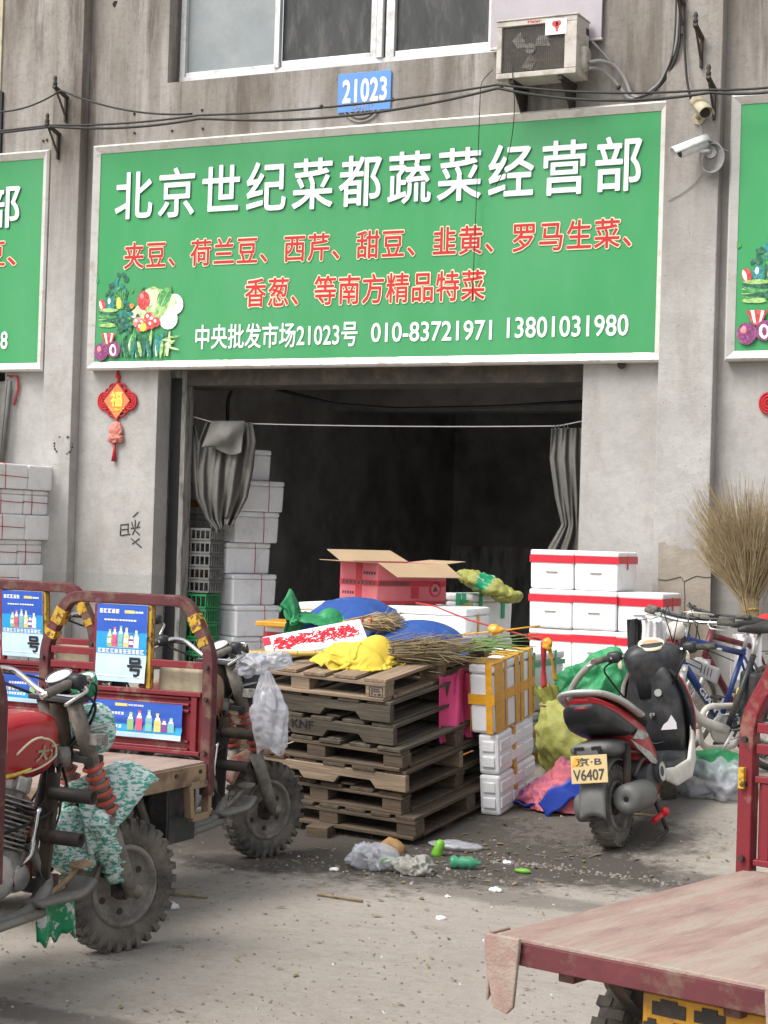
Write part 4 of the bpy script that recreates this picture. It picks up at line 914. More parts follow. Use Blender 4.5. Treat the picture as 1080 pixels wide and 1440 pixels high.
    mb = MB(); mb.tube(fil([(.49, -.17, .46), (.53, -.19, .50), (.56, -.19, .66), (.575, -.19, .67)], .02), .009, 8); mb.build('kick_lever', 'chrome', en)
    # leg guard, foot board, pedal  (right hand side and its mirror)
    for s in (-1, 1):
        lg = MB()
        lg.bar((.70, s*.15, .79), (.60, s*.19, .36), .055, .016, up=X_)
        for (x, z, ln) in ((.685, .715, .19), (.645, .555, .17)): lg.lathe([(.028, 0), (.028, ln), (.022, ln), (.022, ln-.06), (0, ln-.06)], (x, s*.15, z), (.12, s, -.02), 16)
        lg.tube(fil([(.60, s*.19, .40), (.56, s*.20, .33), (.45, s*.22, .29), (.15, s*.24, .28)], .08), .022, 8)
        lg.build('leg_guard', 'steel_dark', root)
    mb = MB(); mb.grid(lambda u, v: V((.46+.32*u, -.21-.10*v, .335+.05*max(0, (u-.7)/.3)**2)), 10, 3)
    mb.build('foot_board', 'steel_grey', root, solid=.02); mb = MB(); mb.grid(lambda u, v: V((.46+.32*u, .21+.10*v, .335+.05*max(0, (u-.7)/.3)**2)), 10, 3); fb = mb.build('foot_board', 'steel_grey', root, solid=.02)
    mb = MB(); mb.box((.72, -.28, .45), (.085, .06, .022)); mb.tube(fil([(.71, -.27, .44), (.69, -.25, .40), (.58, -.22, .33)], .03), .012, 6); mb.build('brake_pedal', 'bed_edge' if wrap else 'steel_grey', root, bevel=.006)
    if wrap:
        mb = MB(); mb.grid(lambda u, v: V((.50+.22*u+.02*v, -.24-.015*sin(u*9), .33-.15*v-.016*sin(u*14)*v+.01*sin(u*31)*v)), 24, 6); mb.build('splash_skirt', 'tape_green', root, solid=.006)
    # steering assembly, turned about the head tube
    piv = V((.92, 0, 0)); RM = Matrix.Rotation(steer, 4, 'Z')
    def S(x, y, z): return piv + RM @ (V((x - .075*min(1, max(0, (z-.27)/.75)), y, z))-piv)
    ax_c = (1.24, 0, .27)
    mb = MB(); mb.lathe([(.035, -.12), (.035, .12)], S(.985, 0, .93), (-.24, 0, .97), 16); mb.build('head_tube', 'steel_dark', root)
    forkm = 'rim_dirty'
    mb = MB()
    for s in (-1, 1):
        mb.tube([S(.975, s*.095, 1.05), S(1.055, s*.095, .80)], .033, 14); mb.tube([S(1.05, s*.095, .82), S(1.14, s*.095, .575)], .031, 12)
        mb.tube([S(1.12, s*.095, .58), S(1.19, s*.095, .36), S(1.235, s*.095, .245)], [.036, .034, .026], 14); mb.ball(S(1.245, s*.105, .26), .03, 10, 7)
    mb.build('front_fork', forkm, root)
    for s in (-1, 1):
        mb = MB(); a_, b_ = V((1.055, s*.095, .80)), V((1.135, s*.095, .59)); n_ = 120
        pass
        for t in range(6): mb.lathe([(.036, -.011), (.047, 0), (.036, .011)], S(*a_.lerp(b_, (t+.5)/6)), S(*b_)-S(*a_), 14)
        mb.build('shock_boot', 'spring_red', root)
    mb = MB(); mb.prism([(-.14, -.06), (.14, -.06), (.12, .05), (.04, .08), (-.04, .08), (-.12, .05)], S(.985, 0, 1.045), RM @ -Y_, RM @ X_, .022); mb.build('triple_clamp', 'black_plastic', root, bevel=.006); mb = MB(); mb.prism([(-.13, -.05), (.13, -.05), (.11, .05), (-.11, .05)], S(1.055, 0, .80), RM @ -Y_, RM @ X_, .03); mb.build('triple_clamp', 'black_plastic', root, bevel=.006)
    bar_ = [(.66, .30, 1.10), (.81, .30, 1.15), (.93, .26, 1.165), (.985, .12, 1.065), (.985, 0, 1.06), (.985, -.12, 1.065), (.93, -.26, 1.165), (.81, -.30, 1.15), (.66, -.30, 1.10)]
    mb = MB(); mb.tube([S(*p) for p in fil(bar_, .06)], .0125, 10); hbar = mb.build('handlebar', 'chrome', root)
    for s in (-1, 1):
        mb = MB(); mb.lathe([(.0165, 0), (.019, .02), (.017, .03), (.019, .06), (.019, .11), (.012, .115), (.010, .10), (0, .10)], S(.79, s*.30, 1.145), S(.66, s*.30, 1.10)-S(.79, s*.30, 1.145), 14); mb.build('grip', 'rubber', hbar)
        mb = MB(); mb.ball(S(.83, s*.30, 1.15), (.034, .032, .03), 10, 8, e=.6); mb.build('switch_block', 'black_plastic', hbar)
        mb = MB(); mb.tube(fil([S(.84, s*.31, 1.14), S(.85, s*.345, 1.12), S(.72, s*.37, 1.07)], .03), .007, 6); mb.build('lever', 'cast_alu', hbar)
    mb = MB()
    for s in (-1, 1): mb.tube(fil([S(.83, s*.29, 1.13), S(1.03, s*.18, 1.04), S(1.06, s*.08, .94), S(.95, 0, .80)], .12), .006, 6); mb.tube(fil([S(.84, s*.30, 1.15), S(1.05, s*.16, 1.12), S(1.10, s*.04, .98), S(.92, .03, .74), S(.8, .03, .6)], .12), .005, 6)
    mb.build('control_cable', 'black', root)
    for s in (-1, 1):
        c = S(1.03, s*.075, 1.135); ax = (RM @ V((-.45, 0, .89))).normalized()
        mb = MB(); mb.lathe([(0, -.075), (.045, -.07), (.056, -.03), (.058, 0), (.050, .006), (.046, .002)], c, ax, 24); gg = mb.build('gauge', ['tape_green' if (wrap and s < 0) else 'black_plastic'], root)
        mb = MB(); mb.lathe([(.052, .000), (.058, .003), (.054, .008)], c, ax, 24); mb.lathe([(0, .004), (.050, .004)], c, ax, 24); mb.build('dial', 'gauge_white', gg)
    hl = S(1.14, 0, .925); hd = RM @ X_
    mb = MB(); mb.lathe([(0, -.10), (.06, -.09), (.10, -.03), (.105, .03), (.098, .045)], hl, hd, 26); h_ = mb.build('headlight', 'wrap_green' if wrap else 'black_plastic', root)
    mb = MB(); mb.lathe([(.098, .044), (.07, .062), (0, .07)], hl, hd, 26); mb.build('lens', 'glass_lens', h_)
    mb = MB(); rr = random.Random(3)
    for k in range(9):
        y = rr.uniform(-.13, .02); z0 = rr.uniform(.62, .84); mb.tube(fil([(.88, y*.4, z0+.05), (.80+.05*rr.random(), y-.06*rr.random(), z0-.06*rr.random()), (.62+.1*rr.random(), y-.10, z0-.10-.12*rr.random()), (.40, y-.02, z0-.20*rr.random())], .09), rr.choice([.0045, .006, .008]), 6)
    mb.build('wiring', 'black', root)
    mb = MB(); mb.cyl(S(.90, -.06, .83), S(.95, -.08, .83), .04, n=16); mb.build('horn', 'steel_grey', root)
    mb = MB()
    for s in (-1, 1):
        for z in (.52, .60, .70, .95, 1.10): mb.cyl((-.03, s*hw, z), (-.045, s*hw, z), .011, n=6)
        for x in (-.1, -.35, -.7, -1.05): mb.cyl((x*L/1.4, s*(hw+.012), zf-.04), (x*L/1.4, s*(hw+.02), zf-.04), .010, n=6)
    mb.build('bolts', 'steel_dark', root)
    mb = MB()
    for s in (-1, 1): mb.bar(S(1.0, s*.095, .93), S(1.13, s*.10, .95), .05, .006); mb.box(S(1.05, s*.15, .90), (.06, .05, .045), rz=steer)
    mb.build('headlight_bracket', 'cast_alu', root, bevel=.006)
    # front mudguard: kicks up ahead of the wheel
    def mg(u, v):
        a = R(62) + R(88)*u; rr_ = .315
        x = ax_c[0] + rr_*cos(a); z = .275 + rr_*sin(a)
        y = (v-.5)*.15; z -= .03*(2*v-1)**2
        return S(x, y, z)
    if wrap:
        def mgw(u, v):     # wide sheet-wrapped guard rising forward
            x = 1.02 + .33*u; z = .70 + .08*u - .03*(max(0, u-.85)/.15)**2; hwid = .09 + .06*sin(min(1, u*1.25)*pi/2)
            y = (v-.5)*2*hwid; z -= (.25*(1-u)+.04)*abs(2*v-1)**2.4; z += .010*NZ.noise(V((u*9, v*9, 0)))
            return S(x, y, z)
        mb = MB(); mb.grid(mgw, 26, 18); mb.build('front_mudguard', 'wrap_green', root, solid=.02)
        mb = MB(); 
        for k in range(8): blob(mb, S(1.09+.012*k, -.10+.004*k, .55-.028*k), (.05, .035, .045), k+1, .9, 12, sub=3)
        mb.build('wrap_knot', 'wrap_green', root)
        mb = MB(); blob(mb, S(1.02, .02, .47), (.13, .09, .12), 21, .5, 7, sub=4); mb.build('wrap_bundle', 'wrap_green', root)
    else:
        mb = MB(); mb.grid(mg, 26, 8); mb.build('front_mudguard', 'tank_old', root, solid=.006)
    make_wheel(root, 'front_wheel', S(ax_c[0], 0, .27 if wrap else .255), .27 if wrap else .255, .10, steer, 30)
    return root
def headloc(px, py, th, x=1.24, steer=0):     # place a tricycle by the ground contact of its front wheel
    g = G(px, py); h = HEAD(th); d = V((cos(h), sin(h), 0)); piv = .92; st_ = h+steer
    off = d*piv + V((cos(st_), sin(st_), 0))*(x-piv)
    return g - off, h
l, h = headloc(164, 1336, 29.5, steer=R(-13)); trA = tricycle(l, h, R(-13), 'red tank cargo tricycle with green tape wrapped round its lamp and mudguard', wrap=True)
l, h = headloc(368, 1204, 25, steer=R(-20)); trB = tricycle(l, h, R(-20), 'maroon cargo tricycle with two blue posters and a clear bag on its handlebar', old=True, bed_len=1.2)
lB, hB = l, h
d = V((cos(h), sin(h), 0)); r_ = V((d.y, -d.x, 0))
trC = tricycle(P(0, 0, 9.35)*1 - V((0, 0, P(0, 0, 9.35).z)) + V((0, 0, 0)) if False else (G(42, 1170)), HEAD(27), R(10), 'maroon cargo tricycle at the left edge, standing farthest from the viewer', old=True, bed_len=1.2); trC.rotation_euler = (0, -R(4), HEAD(27))
# the flat bed in the foreground
gl = G(697, 1312, .66); thD = HEAD(39); d = V((cos(thD), sin(thD), 0)); lf = V((-d.y, d.x, 0))
lD = gl + d*1.45 - lf*.465; lD.z = 0
trD = tricycle(lD, thD, 0, 'bright maroon cargo tricycle in the foreground with an empty worn flat bed', bed_len=1.45, panel='maroon', frame='maroon', posters=False, edge_h=.062, tape=False)
mb = MB(); mb.box((-1.38, -.18, .50), (.012, .42, .13)); bp_ = mb.build('rear_bumper', 'bumper_yellow', trD, bevel=.004)
mb = MB()
for k, (y, z, w_, h_) in enumerate(((-.05, .53, .10, .035), (-.17, .53, .09, .03), (.0, .475, .05, .03), (-.08, .475, .06, .03), (-.16, .475, .05, .03), (-.24, .475, .06, .03))): mb.box((-1.3875, y, z), (.003, w_, h_)); mb.box((-1.388, y, z+.02), (.003, w_*.5, .012))
mb.build('worn_marking', 'steel_dark', bp_)
mb = MB(); mb.box((-.03, .47, .97), (.03, .02, .07)); mb.build('yellow_reflector', 'tape_yellow', trD)
# ================================================================== PALLETS
def pallet(loc, rz, label, style, m1, m2, wx=1.15, dy=1.3, hh=.127, nb=6, txt=None, edge=None):
    """block style: deck boards run front to back over three cross boards, nine blocks, bottom boards; stringer style: notched stringers"""
    rt = empty('wooden_pallet', loc, rz, label, 'pallet', 'stacked wooden pallets'); rt.rotation_euler = (RA, PROLL, rz); rr = random.Random(int(loc.z*1000)+3)
    x0, y0 = -wx, 0.0   # origin: front right corner; deck extends to -x and +y
    t = .02
    mb = MB(); bw = wx/(nb+ (nb-1)*.32)
    for k in range(nb):
        cx = -bw/2 - k*bw*1.32; j = rr.uniform(-.012, .012)
        mb.box((cx, dy/2+j, hh-t/2+rr.uniform(-.001, .002)), (bw*rr.uniform(.93, 1.03), dy*rr.uniform(.985, 1.0), t), rz=rr.uniform(-.008, .008))
    mb.build('top_deck', m1, rt, bevel=.003)
    if style == 'block':
        mb = MB()
        for cy in (.05, dy/2, dy-.05): mb.box((-wx/2, cy, hh-t*1.5-.001), (wx, .098, t-.002))
        mb.build('cross_board', m2, rt, bevel=.003)
        mb = MB()
        for cy in (.05, dy/2, dy-.05): mb.box((-wx/2, cy+rr.uniform(-.01, .004), t/2), (wx*rr.uniform(.97, 1), .095, t))
        for cx in (-.05, -wx+.05): mb.box((cx, dy/2, t/2-.0), (.09, dy-.21, t-.004))
        mb.build('bottom_deck', m2, rt, bevel=.003)
        for cx in (-.065, -wx/2, -wx+.065):
            for cy in (.055, dy/2, dy-.055):
                b = MB(); b.box((cx+rr.uniform(-.01, .01), cy, hh/2-t/2), (.125, .10, hh-t*3-.001)); bo = b.build('block', m2, rt, bevel=.003)
                if txt == 'stamp' and cx == -.065 and cy == .055:
                    b = MB()
                    for (u, v, p, q) in ((-.045, -.03, .045, -.026), (-.045, .026, .045, .03), (-.045, -.03, -.041, .03), (.041, -.03, .045, .03), (-.035, .0, .03, .006), (-.03, -.02, -.024, -.004), (-.012, -.02, .0, -.012), (.012, -.02, .03, -.008), (-.03, .012, .02, .018)):
                        b.bb((cx+u, cy-.0525, hh/2-t/2+v), (cx+p, cy-.0508, hh/2-t/2+q))
                    b.build('stamp', 'paint_black', bo)
    else:
        for cy in (.022, dy/2, dy-.022):
            zt = hh-t-.001; zb = t*.6; n = []
            L = wx; pf = [(0, zb), (0, zt), (L, zt), (L, zb), (L*.83, zb), (L*.80, zb+.042), (L*.62, zb+.042), (L*.59, zb), (L*.41, zb), (L*.38, zb+.042), (L*.20, zb+.042), (L*.17, zb)]
            mb = MB(); mb.prism(pf[::-1], (-wx, cy+.021, 0), X_, Z_, .042); so = mb.build('stringer', m2, rt, bevel=.003)
            if txt and cy < .1: text_on('stencil', txt, (-.68, .0005, .044), X_, Z_,   .15, .052, ['black'], so, .03, .0008)
        mb = MB()
        for k in range(4): cx = -.05-(wx-.1)*k/3; mb.box((cx, dy/2+rr.uniform(-.02, .01), t*.3), (.09, dy*.97, t*.55))
        mb.build('bottom_deck', m1, rt, bevel=.003)
    if edge:
        mb = MB(); mb.box((-wx/2, -.011, hh*.62), (wx*.98, .02, hh*.62)); mb.build('edge_board', edge, rt, bevel=.004)
    return rt
PROLL = R(1.8); PN = (Matrix.Rotation(R(-5), 3, 'Z') @ Matrix.Rotation(RA, 3, 'X') @ Matrix.Rotation(PROLL, 3, 'Y')) @ Z_
PRZ = R(-5)
z = .03
specs = [  # front right corner pixel x, y at its bottom; turn; style; materials
    (600, 1172, .5, 'block', 'wood_old', 'wood_oldx', 7, None, 'bottom pallet of the stack, grey brown with gapped deck slats and block feet'),
    (576, 1143, -1.0, 'block', 'wood_old', 'wood_oldx', 6, None, 'weathered block pallet, second from the bottom of the stack'),
    (586, 1112, .5, 'stringer', 'wood_old', 'wood_newx', 6, None, 'brown stringer pallet with a notched front board in the middle of the stack'),
    (580, 1082, -.5, 'block', 'wood_grey', 'wood_oldx', 6, None, 'block pallet right under the pallet stencilled with letters'),
    (566, 1050, .5, 'stringer', 'wood_grey', 'wood_greyx', 6, 'KNF', 'dark stringer pallet stencilled with the letters KNF'),
    (562, 1020, -.5, 'stringer', 'wood_grey', 'wood_greyx', 6, None, 'blackened grey pallet just below the topmost pale one'),
    (556, 990, .5, 'block', 'wood_new', 'wood_newx', 6, 'stamp', 'topmost pallet, paler brown wood with a stamped corner block')]
PB = G(590, 1190); fl = []; ZB = PB.z
for i, (px, py, tw_, sty, m1, m2, nb, tx, lb_) in enumerate(specs):
    p = P(px-13, py, 10.28); q = PB + PN*z
    pallet(V((p.x, q.y - .02*(i in (0, 2, 3)), q.z + (p.x-PB.x)*-.03)), PRZ+R(tw_), lb_, sty, m1, m2, nb=nb, txt=tx)
    z += .128 - .0008
PT = z; TOP0 = V((P(543, 990, 10.28).x, 0, 0)) + Y_*(PB+PN*z).y + Z_*((PB+PN*z).z)
def ptop(x, y): return TOP0.z - (PN.x*(x-TOP0.x) + PN.y*(y-TOP0.y))/PN.z
for k, (dx, dy) in enumerate(((-.62, .03), (-.08, .45), (-1.05, .12), (-.5, 1.15), (-.06, 1.18), (-1.05, 1.15))):
    mb = MB(); mb.box((0, 0, .024-.03*(dx+.05)/2), (.14, .11, .047-.03*(dx+.05))); o = mb.build('wood_block', 'wood_oldx', bevel=.004); o.location = (PB.x+dx, PB.y+dy-.03, gz(PB.y+dy-.03)-.004); o.rotation_euler = (RA, 0, .1*k)
    tag(o, ['dark wood block standing under the front edge of the pallet stack', 'wood block under the right side of the pallet stack', 'wood block under the left front corner of the pallet stack', 'wood block under the pallet stack at the back', 'wood block under the right back corner of the pallet stack', 'wood block under the left back corner of the pallet stack'][k], 'wood block', 'blocks under the pallet stack')
def TP(px, py, dz=0):
    v = ray(px, py); return CAMP + v*((TOP0-CAMP).dot(PN)/v.dot(PN)) + Z_*dz
def TQ(a, b, dz=0):      # a share of the way from left to right, b from front to back over the top pallet
    i, j = -1.15*(1-a), 1.28*b; x, y = TOP0.x + i*cos(PRZ) - j*sin(PRZ), TOP0.y + i*sin(PRZ) + j*cos(PRZ); return V((x, y, ptop(x, y)+dz))
# blue tarpaulin thrown over the pallet
def drape(name, quad, nu, nv, amp, fr, seed, mat, solid=.004, dz=0, edge=.0, bump=None, sub=0):
    """crumpled sheet lying over the four picture points of quad (back-left, back-right, front-right, front-left), heights given"""
    q = [V(p) for p in quad]; sd = V((seed*2.3, seed*1.1, 0))
    def fn(u, v):
        u2 = u + .05*NZ.noise(V((u*4, v*4, seed))); v2 = v + .06*NZ.noise(V((u*4, v*4, seed+9)))
        p = q[0].lerp(q[1], u2).lerp(q[3].lerp(q[2], u2), v2)
        k = rid(p+sd, fr)*.6 + rid(p*1.7+sd, fr*1.4)*.35 + NZ.noise((p+sd)*fr*2.2)*.25
        p = p + Z_*(amp*max(-.1, k+.25) + (bump(u, v) if bump else 0))
        return p
    mb = MB(); mb.grid(fn, nu, nv); return mb.build(name, mat, solid=solid, sub=sub)
def pile(x, y, lumps=(), base=None):
    tp_ = TOP0.z - (PN.x*(x-TOP0.x) + PN.y*(y-TOP0.y))/PN.z; i_, j_ = (x-TOP0.x)*cos(PRZ)+(y-TOP0.y)*sin(PRZ), -(x-TOP0.x)*sin(PRZ)+(y-TOP0.y)*cos(PRZ); h = np.where((i_ > -1.16) & (i_ < .01) & (j_ > -.01) & (j_ < 1.30), tp_, .0) if base is None else base
    for (c_, rx, ry, hz) in lumps: h = np.maximum(h, tp_ + hz*np.sqrt(np.maximum(0, 1-((x-c_.x)/rx)**2-((y-c_.y)/ry)**2)))
    return h
tl_ = [(TQ(.26, .78), .34, .30, .25), (TQ(.72, .72), .30, .24, .16), (TQ(.95, .72), .2, .15, .07)]
q = quadgrid((TQ(.06, 1.05, .42), TQ(1.06, 1.0, .36), TQ(1.03, .52, .30), TQ(.05, .46, .36)), 84, 48, .10, 3, 5)
W0 = 1.15; W1 = .60
o = sheet_from('tarpaulin', cloth_sim(q, W0*1.22/83, W1*1.45/47, 130, lambda x, y: pile(x, y, tl_), fric=.35, it=8), 'tarp_blue'); tag(o, 'crumpled blue tarpaulin lying on top of the pallet stack', 'tarpaulin')
# red and white fruit tray lid, propped up
c = TQ(.37, .30, .10); rt = empty('printed_tray', c, R(33), 'shallow white tray with a red printed floral pattern on the blue tarpaulin', 'tray'); rt.rotation_euler = (R(26), R(-12), R(34))
mb = MB(); mb.box((0, 0, 0), (.60, .26, .035)); mb.build('tray', 'foam', rt, bevel=.012)
mb = MB(); rr = random.Random(4)
mb.box((0, 0, .0185), (.53, .20, .002)); mb.build('printed_sheet', 'print_white', rt)
mb = MB()
for k in range(230):
    x, y = rr.uniform(-.24, .24), rr.uniform(-.06, .06); a = rr.uniform(0, 6)
    mb.tube([V((x, y, .0205)), V((x+.018*cos(a), y+.018*sin(a), .021)), V((x+.03*cos(a+.8), y+.03*sin(a+.8), .0205))], .005, 4)
mb.build('pattern', 'tape_red', rt)
mb = MB(); mb.box((.12, -.132, -.004), (.05, .004, .03)); mb.box((-.28, .06, .02), (.045, .09, .004)); mb.build('red_tape', 'tape_red', rt)
# yellow cloth
yl = [(TQ(.66, .20), .22, .09, .13), (TQ(.74, .30), .12, .14, .16), (TQ(.57, .12), .10, .08, .08)]
q = quadgrid((TQ(.56, .50, .34), TQ(.92, .46, .34), TQ(.86, .06, .28), TQ(.52, .06, .28)), 60, 60, .16, 8, 5)
o = sheet_from('cloth', cloth_sim(q, .78/59, .82/59, 110, lambda x, y: pile(x, y, yl), fric=.5, it=8), 'cloth_yellow'); tag(o, 'crumpled yellow cloth lying over the tray and brooms', 'cloth')
# besom with bamboo handle across the front of the pallet, brush to the right
def besom(name, a, b, c, n, rad, spread, label, seed, mats=('bamboo', 'straw', 'string_red'), cat='broom', hr=.017, grp=None, wire=3):
    a, b, c = V(a), V(b), V(c); rt = wroot(name, a, label, cat, grp); rr = random.Random(seed); d = (c-b).normalized(); L = (c-b).length; u = d.orthogonal().normalized(); w_ = d.cross(u)
    mb = MB(); 
    if hr: mb.tube([a, a.lerp(b, .33), a.lerp(b, .66), b, b+d*L*.2], [hr, hr*.97, hr*.97, hr, hr*.8], 8); 
    if hr: 
        for k in range(7): mb.tube([a.lerp(b, (k+.5)/7), a.lerp(b, (k+.56)/7)], hr*1.12, 8)
        mb.build('handle', mats[0], rt)
    mb = MB()
    for k in range(n):
        an = rr.uniform(0, 6.283); q = rr.random()**.5; o = (u*cos(an)+w_*sin(an))*q; l = L*rr.uniform(.62, 1.03)
        k1 = rr.gauss(0, .02); p = [b + o*rad*.5 - d*.05*rr.random(), b + d*l*.4 + o*rad*.75 + u*k1, b + d*l*.75 + o*(rad+spread*.55) + w_*k1*1.3, b + d*l + o*(rad+spread) + u*rr.gauss(0, .025)]
        r0 = rr.uniform(.0022, .0045); mb.tube(p, [r0, r0*.9, r0*.7, r0*.35], 4, cap=False)
        if rr.random() < .35: mb.tube([p[2], p[2].lerp(p[3], .6)+u*rr.gauss(0, .04)+w_*rr.gauss(0, .04)], [r0*.6, r0*.3], 3, cap=False)
    mb.build('bristles', mats[1], rt)
    mb = MB()
    for k in range(wire):
        cc = b + d*L*(.04+.16*k); mb.tube([cc + (u*cos(t*pi/8)+w_*sin(t*pi/8))*(rad*(.62+.18*k)) for t in range(16)], .006, 5, closed=True)
    mb.build('binding', mats[2], rt)
    return rt
besom('besom', TQ(.0, .0, .05), TQ(.62, .18, .075), TQ(1.20, .55, .075), 170, .045, .05, 'long besom with a yellow bamboo handle across the front of the top pallet', 1, ('bamboo', 'straw_dark', 'bracket'), wire=4)
besom('hand_broom', P(482, 876, 11.15), P(494, 876, 11.15), P(570, 874, 11.15), 130, .035, .02, 'short straw broom with a red binding on the blue tarpaulin', 2, ('bamboo', 'straw', 'string_red'), wire=3)
mb = MB(); rr = random.Random(8)
for k in range(34):
    a = TQ(1.0+rr.uniform(0, .12), .52+rr.uniform(-.06, .1), .07); b = TQ(1.22+rr.uniform(-.06, .22), .62+rr.uniform(-.12, .2), .08+rr.uniform(-.03, .06)); mb.tube([a, a.lerp(b, .5)+Z_*.02, b], [.004, .004, .0015], 4)
tag(mb.build('green_stalks', 'straw_green'), 'green and dry stalks sticking out past the right end of the besom', 'stalks', kind='stuff')
# green cloth bag at the back, pink cloth between pallets
gl_ = [(P(452, 0, 11.35), .26, .18, .20), (P(433, 0, 11.3), .06, .08, .36), (P(490, 0, 11.4), .12, .14, .22)]
g0 = P(418, 0, 11.2); g1 = P(505, 0, 11.25); g2_ = P(505, 0, 11.6); g3_ = P(425, 0, 11.6)
for x in (g0, g1, g2_, g3_): x.z = TOP0.z+.60
q = quadgrid((g0, g1, g2_, g3_), 56, 56, .10, 5, 4)
o = sheet_from('cloth_bag', cloth_sim(q, .70/55, .72/55, 120, lambda x, y: pile(x, y, gl_), fric=.5, it=8), 'sack_green'); tag(o, 'crumpled green cloth bag behind the blue tarpaulin', 'bag')
c = P(640, 980, 10.88)
q = np.zeros((34, 40, 3))
for i in range(34):
    for j in range(40):
        u, v = i/33, j/39; x = c + V((.12*(u-.5), .03*sin(u*20)+.22*(u-.5), .14-.25*v)) - _F0*(.02+.05*sin(u*13+1)+.03*sin(v*7+u*4)) + NZ.noise_vector(V((u*3, v*3, 2)))*.05; q[i, j] = x
pn = np.zeros((34, 40), bool); pn[::3, 0] = True; pn[::3, 1] = True
o = sheet_from('cloth', cloth_sim(q, .42/33, .33/39, 60, None, pn, it=8, grav=.001), 'cloth_pink'); tag(o, 'bright pink cloth hanging out between the upper pallets', 'cloth')

# ================================================================== FOAM BOXES
def foam_box(loc, rz, d, label, group=None, tapes=(), lid=.055, grooves=False, mat='foam', name='foam_box', handle=False, string=None, tilt=0):
    """d = width x, depth y, height z; origin = front right bottom corner (box runs to -x, +y); tapes = (material, kind, position, width)"""
    w_, dp, h = d; rt = empty(name, loc, rz, label, 'foam box', group); rt.rotation_euler = (tilt, 0, rz); hb = h-lid if lid else h
    mb = MB(); mb.box((-w_/2, dp/2, hb/2), (w_, dp, hb-.002), tap=.975)
    bo = mb.build('body', mat, rt, bevel=.018)
    if lid: mb = MB(); mb.box((-w_/2, dp/2, h-lid/2), (w_+.006, dp+.006, lid-.002)); mb.build('lid', mat, rt, bevel=.016)
    if grooves:
        mb = MB()
        for zc in (h*.32, h*.70):
            for (a, b) in ((.04, .30), (.36, .64), (.70, .96)): mb.box((.001, dp*(a+b)/2, zc), (.012, dp*(b-a), h*.26))
            mb.box((-w_/2, -.001, zc), (w_*.6, .012, h*.26))
        mb.build('raised_panel', mat, rt, bevel=.006)
    if handle:
        mb = MB(); mb.box((-w_*.5, -.003, hb*.52), (w_*.26, .005, .010)); mb.build('grip_slot', 'relief', rt)
    rr = random.Random(int(abs(loc[0]*991+loc[2]*77)))
    for (m_, kind, pos, tw_) in tapes:
        mb = MB(); e = .0055; top = h+e-.001
        if kind == 'belt':     # level band round the box
            z0 = h*pos; tp = V((-w_/2, dp/2, z0)); 
            mb.box((-w_/2, -e+.001, z0), (w_+.012, .002, tw_)); mb.box((e-.001, dp/2, z0+.003), (.002, dp+.010, tw_)); mb.box((-w_-e+.001, dp/2, z0), (.002, dp+.010, tw_)); mb.box((-w_/2, dp+e-.001, z0), (w_+.012, .002, tw_))
        elif kind == 'overx':  # over the top and down front and back, at a share of the width
            x = -w_*pos; j = rr.uniform(-.006, .006); mb.box((x, dp/2, top), (tw_, dp+.012, .002)); mb.box((x+j, -e, h/2+.004), (tw_, .002, h)); mb.box((x, dp+e, h/2+.004), (tw_, .002, h))
        elif kind == 'overy':  # over the top and down the two sides
            y = dp*pos; j = rr.uniform(-.008, .008); mb.box((-w_/2, y, top+.0012), (w_+.012, tw_, .002)); mb.box((e, y+j, h/2+.004), (.002, tw_, h), rx=rr.uniform(-.03, .03)); mb.box((-w_-e, y, h/2+.004), (.002, tw_, h))
        elif kind == 'tabs':   # short strips over the lid edge
            for t in (.2, .75): mb.box((e, dp*t, h-.085), (.002, tw_, .19)); mb.box((-w_*t, -e, h-.07), (tw_, .002, .16)); mb.box((-.05, dp*t, top), (.11, tw_, .002))
        elif kind == 'patch':  # short upright piece on the right face
            mb.box((e+.001, dp*pos, h*.72), (.002, tw_, h*.34))
        mb.build('tape', m_, rt)
    if string:
        mb = MB(); e = .004
        for y in string: mb.tube([V((e, y, 0)), V((e, y+.005, h/2)), V((e, y-.003, h+e)), V((-w_/2, y, h+e)), V((-w_-e, y, h+e)), V((-w_-e, y, 0))], .004, 5)
        zc = h*.5
        if len(string) == 1 and string[0] < .2: mb.tube([V((e, 0, zc*1.05)), V((e, dp*.5, zc)), V((e, dp, zc*.95)), V((-w_-e, dp+e, zc)), V((-w_-e, -e, zc)), V((e, -e, zc*1.05))], .004, 5, closed=True)
        mb.build('string', 'string_red', rt)
    return rt
# stack with orange tape beside the pallets
C0 = G(703, 1149)
g_ = 'foam boxes piled beside the pallets'
for k, lb_ in enumerate(('ribbed white foam box standing on the ground beside the pallets', 'ribbed white foam box between the ground box and the orange taped box')):
    foam_box(C0+V((0, -sin(RA), cos(RA)))*(.245*k), R(1.0*k), (.13, .58, .243), lb_, g_, tilt=RA, tapes= [('tape_orange', 'overy', .42, .045)], lid=0, grooves=True)
foam_box(C0+V((-.015, -.02, 0))+V((0, -sin(RA), cos(RA)))*.49, R(-1), (.155, .60, .41), 'white foam box wrapped in many orange tapes, at the right side of the pallets', g_, [('tape_orange', 'overy', .13, .12), ('tape_orange', 'overy', .30, .03), ('tape_orange', 'overy', .57, .06), ('tape_orange', 'overy', .70, .05), ('tape_orange', 'overy', .90, .05), ('tape_orange', 'belt', .50, .06), ('tape_orange', 'overx', .14, .04)], tilt=RA)
Bq = P(738, 960, 11.95); Bq.z = gz(Bq.y)
foam_box(Bq+V((0, .02, 0)), 0, (.55, .70, .30-Bq.z+.03), 'white foam box on the ground behind the orange taped stack', g_, [('tape_orange', 'belt', .8, .06)])
